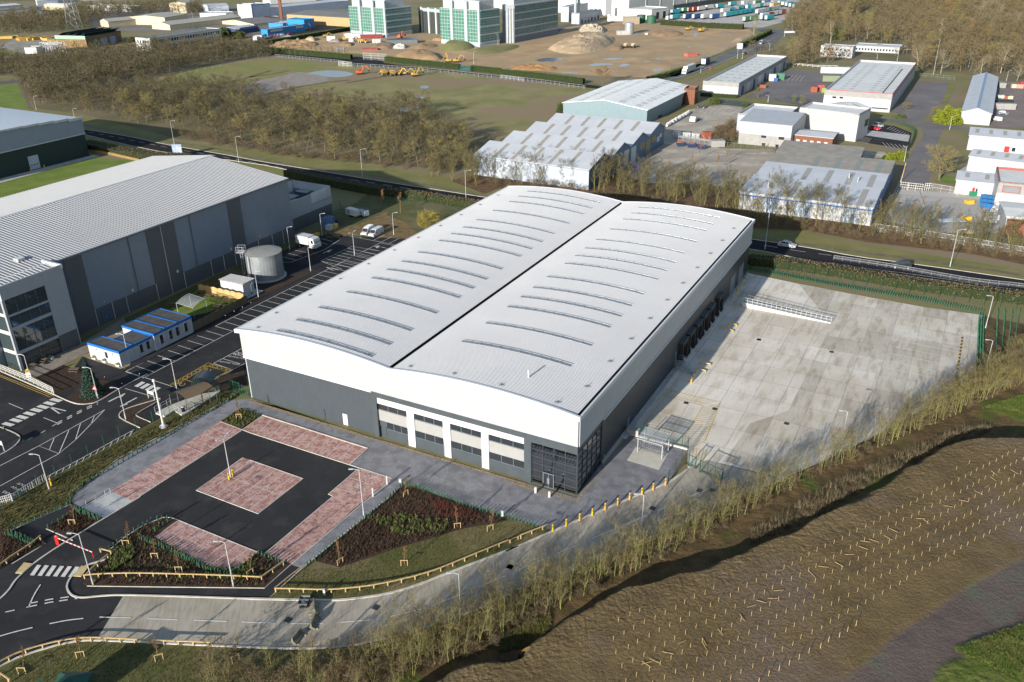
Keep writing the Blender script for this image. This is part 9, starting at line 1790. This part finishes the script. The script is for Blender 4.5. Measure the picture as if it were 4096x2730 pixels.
def digger(label,s,b,az,m,sc=1.0,raise_=.6,group='excavators'):
 p=g(s,*b,.08); t=thing('excavator',label,'excavator',p,az,group); t.scale=(sc*.78,)*3
 for y in (-1.15,1.15): mb=MB(); mb.add([(x,y+w_,z) for w_ in (-.3,.3) for x,z in ((-2,.45),(-1.7,.05),(1.7,.05),(2,.45),(1.7,.85),(-1.7,.85))],[(0,1,2,3,4,5),(11,10,9,8,7,6)]+[(i,(i+1)%6,6+(i+1)%6,6+i) for i in range(6)]); mb.build('track',m_dk,t,local=True)
 mb=MB(); mb.box(-2.2,-1.3,1.0,1.2,1.3,1.9); mb.add([(-2.2,-1.3,1.9),(-2.2,1.3,1.9),(-.6,1.3,1.9),(-.6,-1.3,1.9),(-2,-1.2,2.3),(-2,1.2,2.3),(-.8,1.2,2.3),(-.8,-1.2,2.3)],[(0,1,5,4),(1,2,6,5),(2,3,7,6),(3,0,4,7),(4,5,6,7)]); mb.build('house',m,t,local=True)
 c=MB(); c.box(-.2,.3,1.9,1.3,1.3,3.0); cb_=c.build('cab',m,t,local=True); mb=MB(); mb.box(-.1,.26,2.1,1.34,1.34,2.85); mb.build('windows',m_glass,cb_,local=True)
 e=(1.2+3.3,0,2+3.4*raise_); b2=(7.2-1.5*raise_,0,1.6+2.4*raise_*.4); mb=MB(); mb.bar((1.0,-.2,1.6),(3.0,-.2,3.2+2*raise_),.4,.5); mb.bar((3.0,-.2,3.2+2*raise_),e,.4,.45); mb.build('boom',m,t,local=True); mb=MB(); mb.bar(e,b2,.35,.4); mb.build('arm',m,t,local=True)
 mb=MB(); x,_,z=b2; mb.add([(x-.6,-.5,z),(x+.3,-.5,z+.1),(x+.5,-.5,z-.7),(x-.2,-.5,z-1.1),(x-.6,.5,z),(x+.3,.5,z+.1),(x+.5,.5,z-.7),(x-.2,.5,z-1.1)],[(0,1,2,3),(7,6,5,4),(1,5,6,2),(2,6,7,3),(3,7,4,0)]); mb.build('bucket',m_dk,t,local=True); return t
digger('orange excavator beside the pond','A1',(930,632),R_('A1',(900,630),(1000,625)),m_ored,1.15,.9); digger('yellow excavator behind the dump trucks on the field','A1',(1265,640),R_('A1',(1200,640),(1330,650)),m_ygear,1.1,.7); digger('yellow excavator with a low arm right of the dump trucks','A1',(1320,635),0.1,m_ygear,1.0,.5); digger('yellow excavator furthest right on the field, arm raised','A1',(1400,648),R_('A1',(1370,650),(1480,640)),m_ygear,1.1,1.0)
digger('yellow excavator behind the clipped hedge, left of the pair','A1',(1680,530),2.0,m_ygear,1.1,1.0); digger('dark yellow excavator behind the clipped hedge, right of the pair','A1',(1750,530),R_('A1',(1700,530),(1800,525)),m_ygear,1.1,.8); digger('orange excavator on the ground in front of the glass offices','A1',(1275,330),R_('A1',(1250,330),(1300,320)),m_ored,1.3,.8); digger('orange excavator beside the white cabins','A1',(800,345),1.8,m_ygear,1.2,.8); digger('yellow excavator left of the white cabins','A1',(640,318),.3,m_ygear,1.0,.4)
digger('yellow excavator on the open muddy ground, left one','A2',(1590,258),.2,m_ygear,1.0,.2); digger('yellow excavator on the open muddy ground, right one','A2',(1705,270),.6,m_ygear,1.1,.2)
def dumper(label,s,b,az,m=None,sc=1.0,load=None):
 m=m or m_ygear; p=g(s,*b,.08); t=thing('dump_truck',label,'dump truck',p,az,'dump trucks'); t.scale=(sc*.85,)*3
 mb=MB(); mb.add([(3.2,-1.1,1.0),(3.2,1.1,1.0),(5.0,1.0,.9),(5.0,-1.0,.9),(3.2,-1.1,2.0),(3.2,1.1,2.0),(4.9,1.0,1.7),(4.9,-1.0,1.7)],[(0,1,5,4),(1,2,6,5),(2,3,7,6),(3,0,4,7),(4,5,6,7)]); mb.build('bonnet',m,t,local=True); mb=MB(); mb.box(2.0,-.9,1.2,3.3,.9,3.0); cb_=mb.build('cab',m,t,local=True); mb=MB(); mb.box(1.95,-.93,2.1,3.34,.93,2.85); mb.build('windows',m_glass,cb_,local=True)
 mb=MB(); mb.add([(-4.2,-1.0,1.5),(1.4,-1.0,1.3),(1.4,1.0,1.3),(-4.2,1.0,1.5),(-4.8,-1.5,2.6),(1.7,-1.5,2.9),(1.7,1.5,2.9),(-4.8,1.5,2.6)],[(0,3,2,1),(0,1,5,4),(1,2,6,5),(2,3,7,6),(3,0,4,7)]); mb.build('tipper_body',m,t,local=True)
 mb=MB(); mb.ball((-1.5,0,2.4),2.8,1.3,.6,jit=.2,rs=grs); mb.build('load',load or m_mound,t,local=True)
 for x in (4.0,-1.0,-3.0):
  for y in (-1.25,1.25): wheel(t,x,y,.85,.6)
dumper('yellow dump truck at the left of the row on the field','A1',(1130,635),R_('A1',(1160,640),(1090,610))); dumper('yellow dump truck second in the row on the field','A1',(1205,640),R_('A1',(1230,640),(1170,605))); dumper('yellow dump truck in front of the glass offices','A1',(955,365),R_('A1',(900,362),(1010,368))); dumper('yellow dump truck near the pale heap, left of two','A2',(1060,405),R_('A2',(1060,420),(1080,360)),load=MATS['white_rubble']); dumper('yellow dump truck near the pale heap, right of two','A2',(1125,405),R_('A2',(1115,420),(1150,365)),load=MATS['white_rubble'])
for s,x,y,l,w,h,lab in (('A1',690,345,6,4,3,'white site cabin behind the grey aggregate heap'),('A1',840,320,6,4,3,'white site cabin left of the pair beside the green office'),('A1',905,322,6,4,3,'white site cabin right of the pair beside the green office'),('A2',1240,295,2,1.5,1.2,'small white box on the open muddy ground'),('A2',2030,415,3,2.5,3.4,'white gatehouse cabin on the estate road verge'),('A3',345,280,8,1.2,1.2,'white van-like box by the junction'),('E1',1080,545,3,2,3,'small white hut beside the far car lot'),('E1',1130,535,5,3,3,'white hut at the far car lot')): crate('site_cabin',lab,'cabin',s,x,y,.1,l,w,h,m_wht,False)
crate('dark_crates','block of dark stacked crates in front of the glass offices','crates','A1',1290,365,.05,22,10,2.4,m_frame); crate('red_barriers','stack of red plastic barriers by the fence of the muddy ground','barriers','A2',1618,475,.5,8,3,1.6,flat('red_plastic',(.5,.12,.10))); crate('red_timber','pile of red painted timbers on the muddy ground','pile','A1',1020,425,.1,10,5,1.0,flat('red_pile',(.35,.06,.06))); crate('red_container','row of low red and black units before the green office','container','A1',1030,325,.1,16,3,2.4,flat('dark_red',(.25,.03,.03)))
for i,x in enumerate((850,885,920)): pass
for i,(x,y) in enumerate(((855,355),(870,355),(1055,365),(1080,365),(1102,365))):
 p=g('A1',x,y,.05); t=thing('concrete_ring',['stacked concrete ring left of the dump truck, first','stacked concrete ring left of the dump truck, second','concrete ring right of the dump truck, first','concrete ring right of the dump truck, second','concrete ring right of the dump truck, third'][i],'concrete ring',p); mb=MB(); mb.lathe(p,[(1.5,0),(1.5,2.6),(1.2,2.6),(1.2,0)],16); mb.build('ring',m_pale,t)
def tank(label,s,x,y,top,r,m,name='silo'):
 p=g(s,x,y); h=zat(p,s,x,top); t=thing(name,label,'tank',p); mb=MB(); mb.lathe(p,[(r,0),(r,h*.93),(r*1.02,h*.94),(r*1.02,h*.96)],20); mb.build('shell',m,t); mb=MB(); mb.lathe(p,[(r*1.02,h*.96),(r*.3,h),(0,h)],20); mb.build('top',m,t)
tank('galvanised silo standing alone on the muddy ground','A2',1092,292,190,3.4,m_galv); tank('left dark green tank behind the muddy ground','A2',1195,192,125,3.6,flat('tank_green',(.03,.10,.06))); tank('right dark green tank behind the muddy ground','A2',1280,200,132,3.9,flat('tank_green',(.03,.10,.06))); crate('brown_plant_block','tan and brown plant block left of the green tanks','building','A2',1110,205,.2,12,7,5.5,flat('tan_block',(.33,.27,.2)),False); crate('low_concrete_store','low concrete store beside the silo','store','A2',1045,295,.2,9,5,2.8,m_pale,False)
crate('process_plant','white process pipework block right of the energy centre','plant','A2',985,180,.1,14,6,4,m_wht,True); tank('small white process column beside the pipework block','A2',925,182,120,1.6,m_wht)
p=g('E0',1010,385); t=thing('pylon','tall steel lattice pylon rising beyond the far estate','pylon',p); mb=MB(); H_=46; lv=[0,7,13,19,25,31,37,42,46]; wd=lambda z:4.6*(1-z/H_*.78)
for a,b in zip(lv,lv[1:]):
 A=[p+Vector((sx*wd(a),sy*wd(a),a)) for sx,sy in ((-1,-1),(1,-1),(1,1),(-1,1))];B=[p+Vector((sx*wd(b),sy*wd(b),b)) for sx,sy in ((-1,-1),(1,-1),(1,1),(-1,1))]
 for i in range(4): mb.tube(A[i],B[i],.26,n=4); mb.tube(A[i],B[(i+1)%4],.13,n=3); mb.tube(A[(i+1)%4],B[i],.13,n=3); mb.tube(B[i],B[(i+1)%4],.13,n=3)
mb.build('lattice_tower',flat('pylon_grey',(.16,.17,.18)),t)
mb=MB()
for z_ in (28,36,43): mb.bar(p+Vector((-8,0,z_)),p+Vector((8,0,z_)),.3,.4)
mb.build('cross_arms',MATS['pylon_grey'],t)
for i in range(9):
 p=g('E0',560+32*i,690+ (i%3)*12); t=thing('substation_frame','grey lattice gantry of the substation at the upper left','gantry',p,0,'substation gantries'); mb=MB(); mb.tube(p,up_(p,6+i%3),.2,n=5); mb.tube(p+Vector((4,0,0)),p+Vector((4,0,6+i%3)),.2,n=5); mb.tube(up_(p,5.5),p+Vector((4,0,5.5)),.18,n=5); mb.build('frame',m_steel,t); mb=MB(); mb.ball(up_(p,2)+Vector((2,0,0)),.8,.8,1.6); mb.build('transformer',m_pale,t)
for i in range(12): crate('pipe_stack','yellow pipe stack in the depot at the upper left','pipes','E0',(100,170,320,380,440,500,600,650,1760,1790,700,280)[i],(520,510,528,522,540,535,525,540,545,538,560,545)[i],.1+.2*i,9,4,1.6,m_ygear,True,'yellow pipe stacks')
dc=['silver','white','dark','red','blue','grey']
for i in range(16): car('hatch','small parked car in the far lot before the vivid blue units','E1',(1210+(i%8)*45+ (i//8)*15,520-(i%8)*3-(i//8)*28),.2+.05*i,dc[i%6],'cars in the far lot')
for i in range(10): car('hatch','small parked car beside the modular site offices','A3',(1290+ (i%5)*14,400+ (i//5)*28),.4,dc[(i*2)%6],'cars by the modular offices')
for i in range(7): car('hatch','small parked car behind the tall white blue edged block','E1',(1190+28*i,250-3*i),.3,dc[(i+1)%6],'cars behind the far block')
p=g('D0',640,1690); t=thing('green_kiosk','top of a green ridged kiosk at the bottom edge','kiosk',p); mb=MB(); mb.obox(p+Vector((-1.6,-1.2,0)),(3.2,0,0),(0,2.4,0),(0,0,2.2)); mb.build('wall',m_grn,t); mb=MB(); q=up_(p,2.2); mb.add([q+Vector(v) for v in ((-1.8,-1.4,0),(1.8,-1.4,0),(1.8,1.4,0),(-1.8,1.4,0),(0,0,.8))],[(0,1,4),(1,2,4),(2,3,4),(3,0,4),(3,2,1,0)]); mb.build('roof',m_grn,t)
p=g('D0',520,1800); t=thing('totem_sign','tall sign board standing on the grass just below the frame','sign',p); mb=MB(); mb.obox(p+Vector((-1.5,0,0)),(2.4,-1.2,0),(.1,.2,0),(0,0,4.2)); mb.build('board',m_grn,t); mb=MB(); mb.obox(p+Vector((-1.6,-.1,0)),(2.6,-1.3,0),(.2,.4,0),(0,0,.3)); mb.build('plinth',m_pale,t)
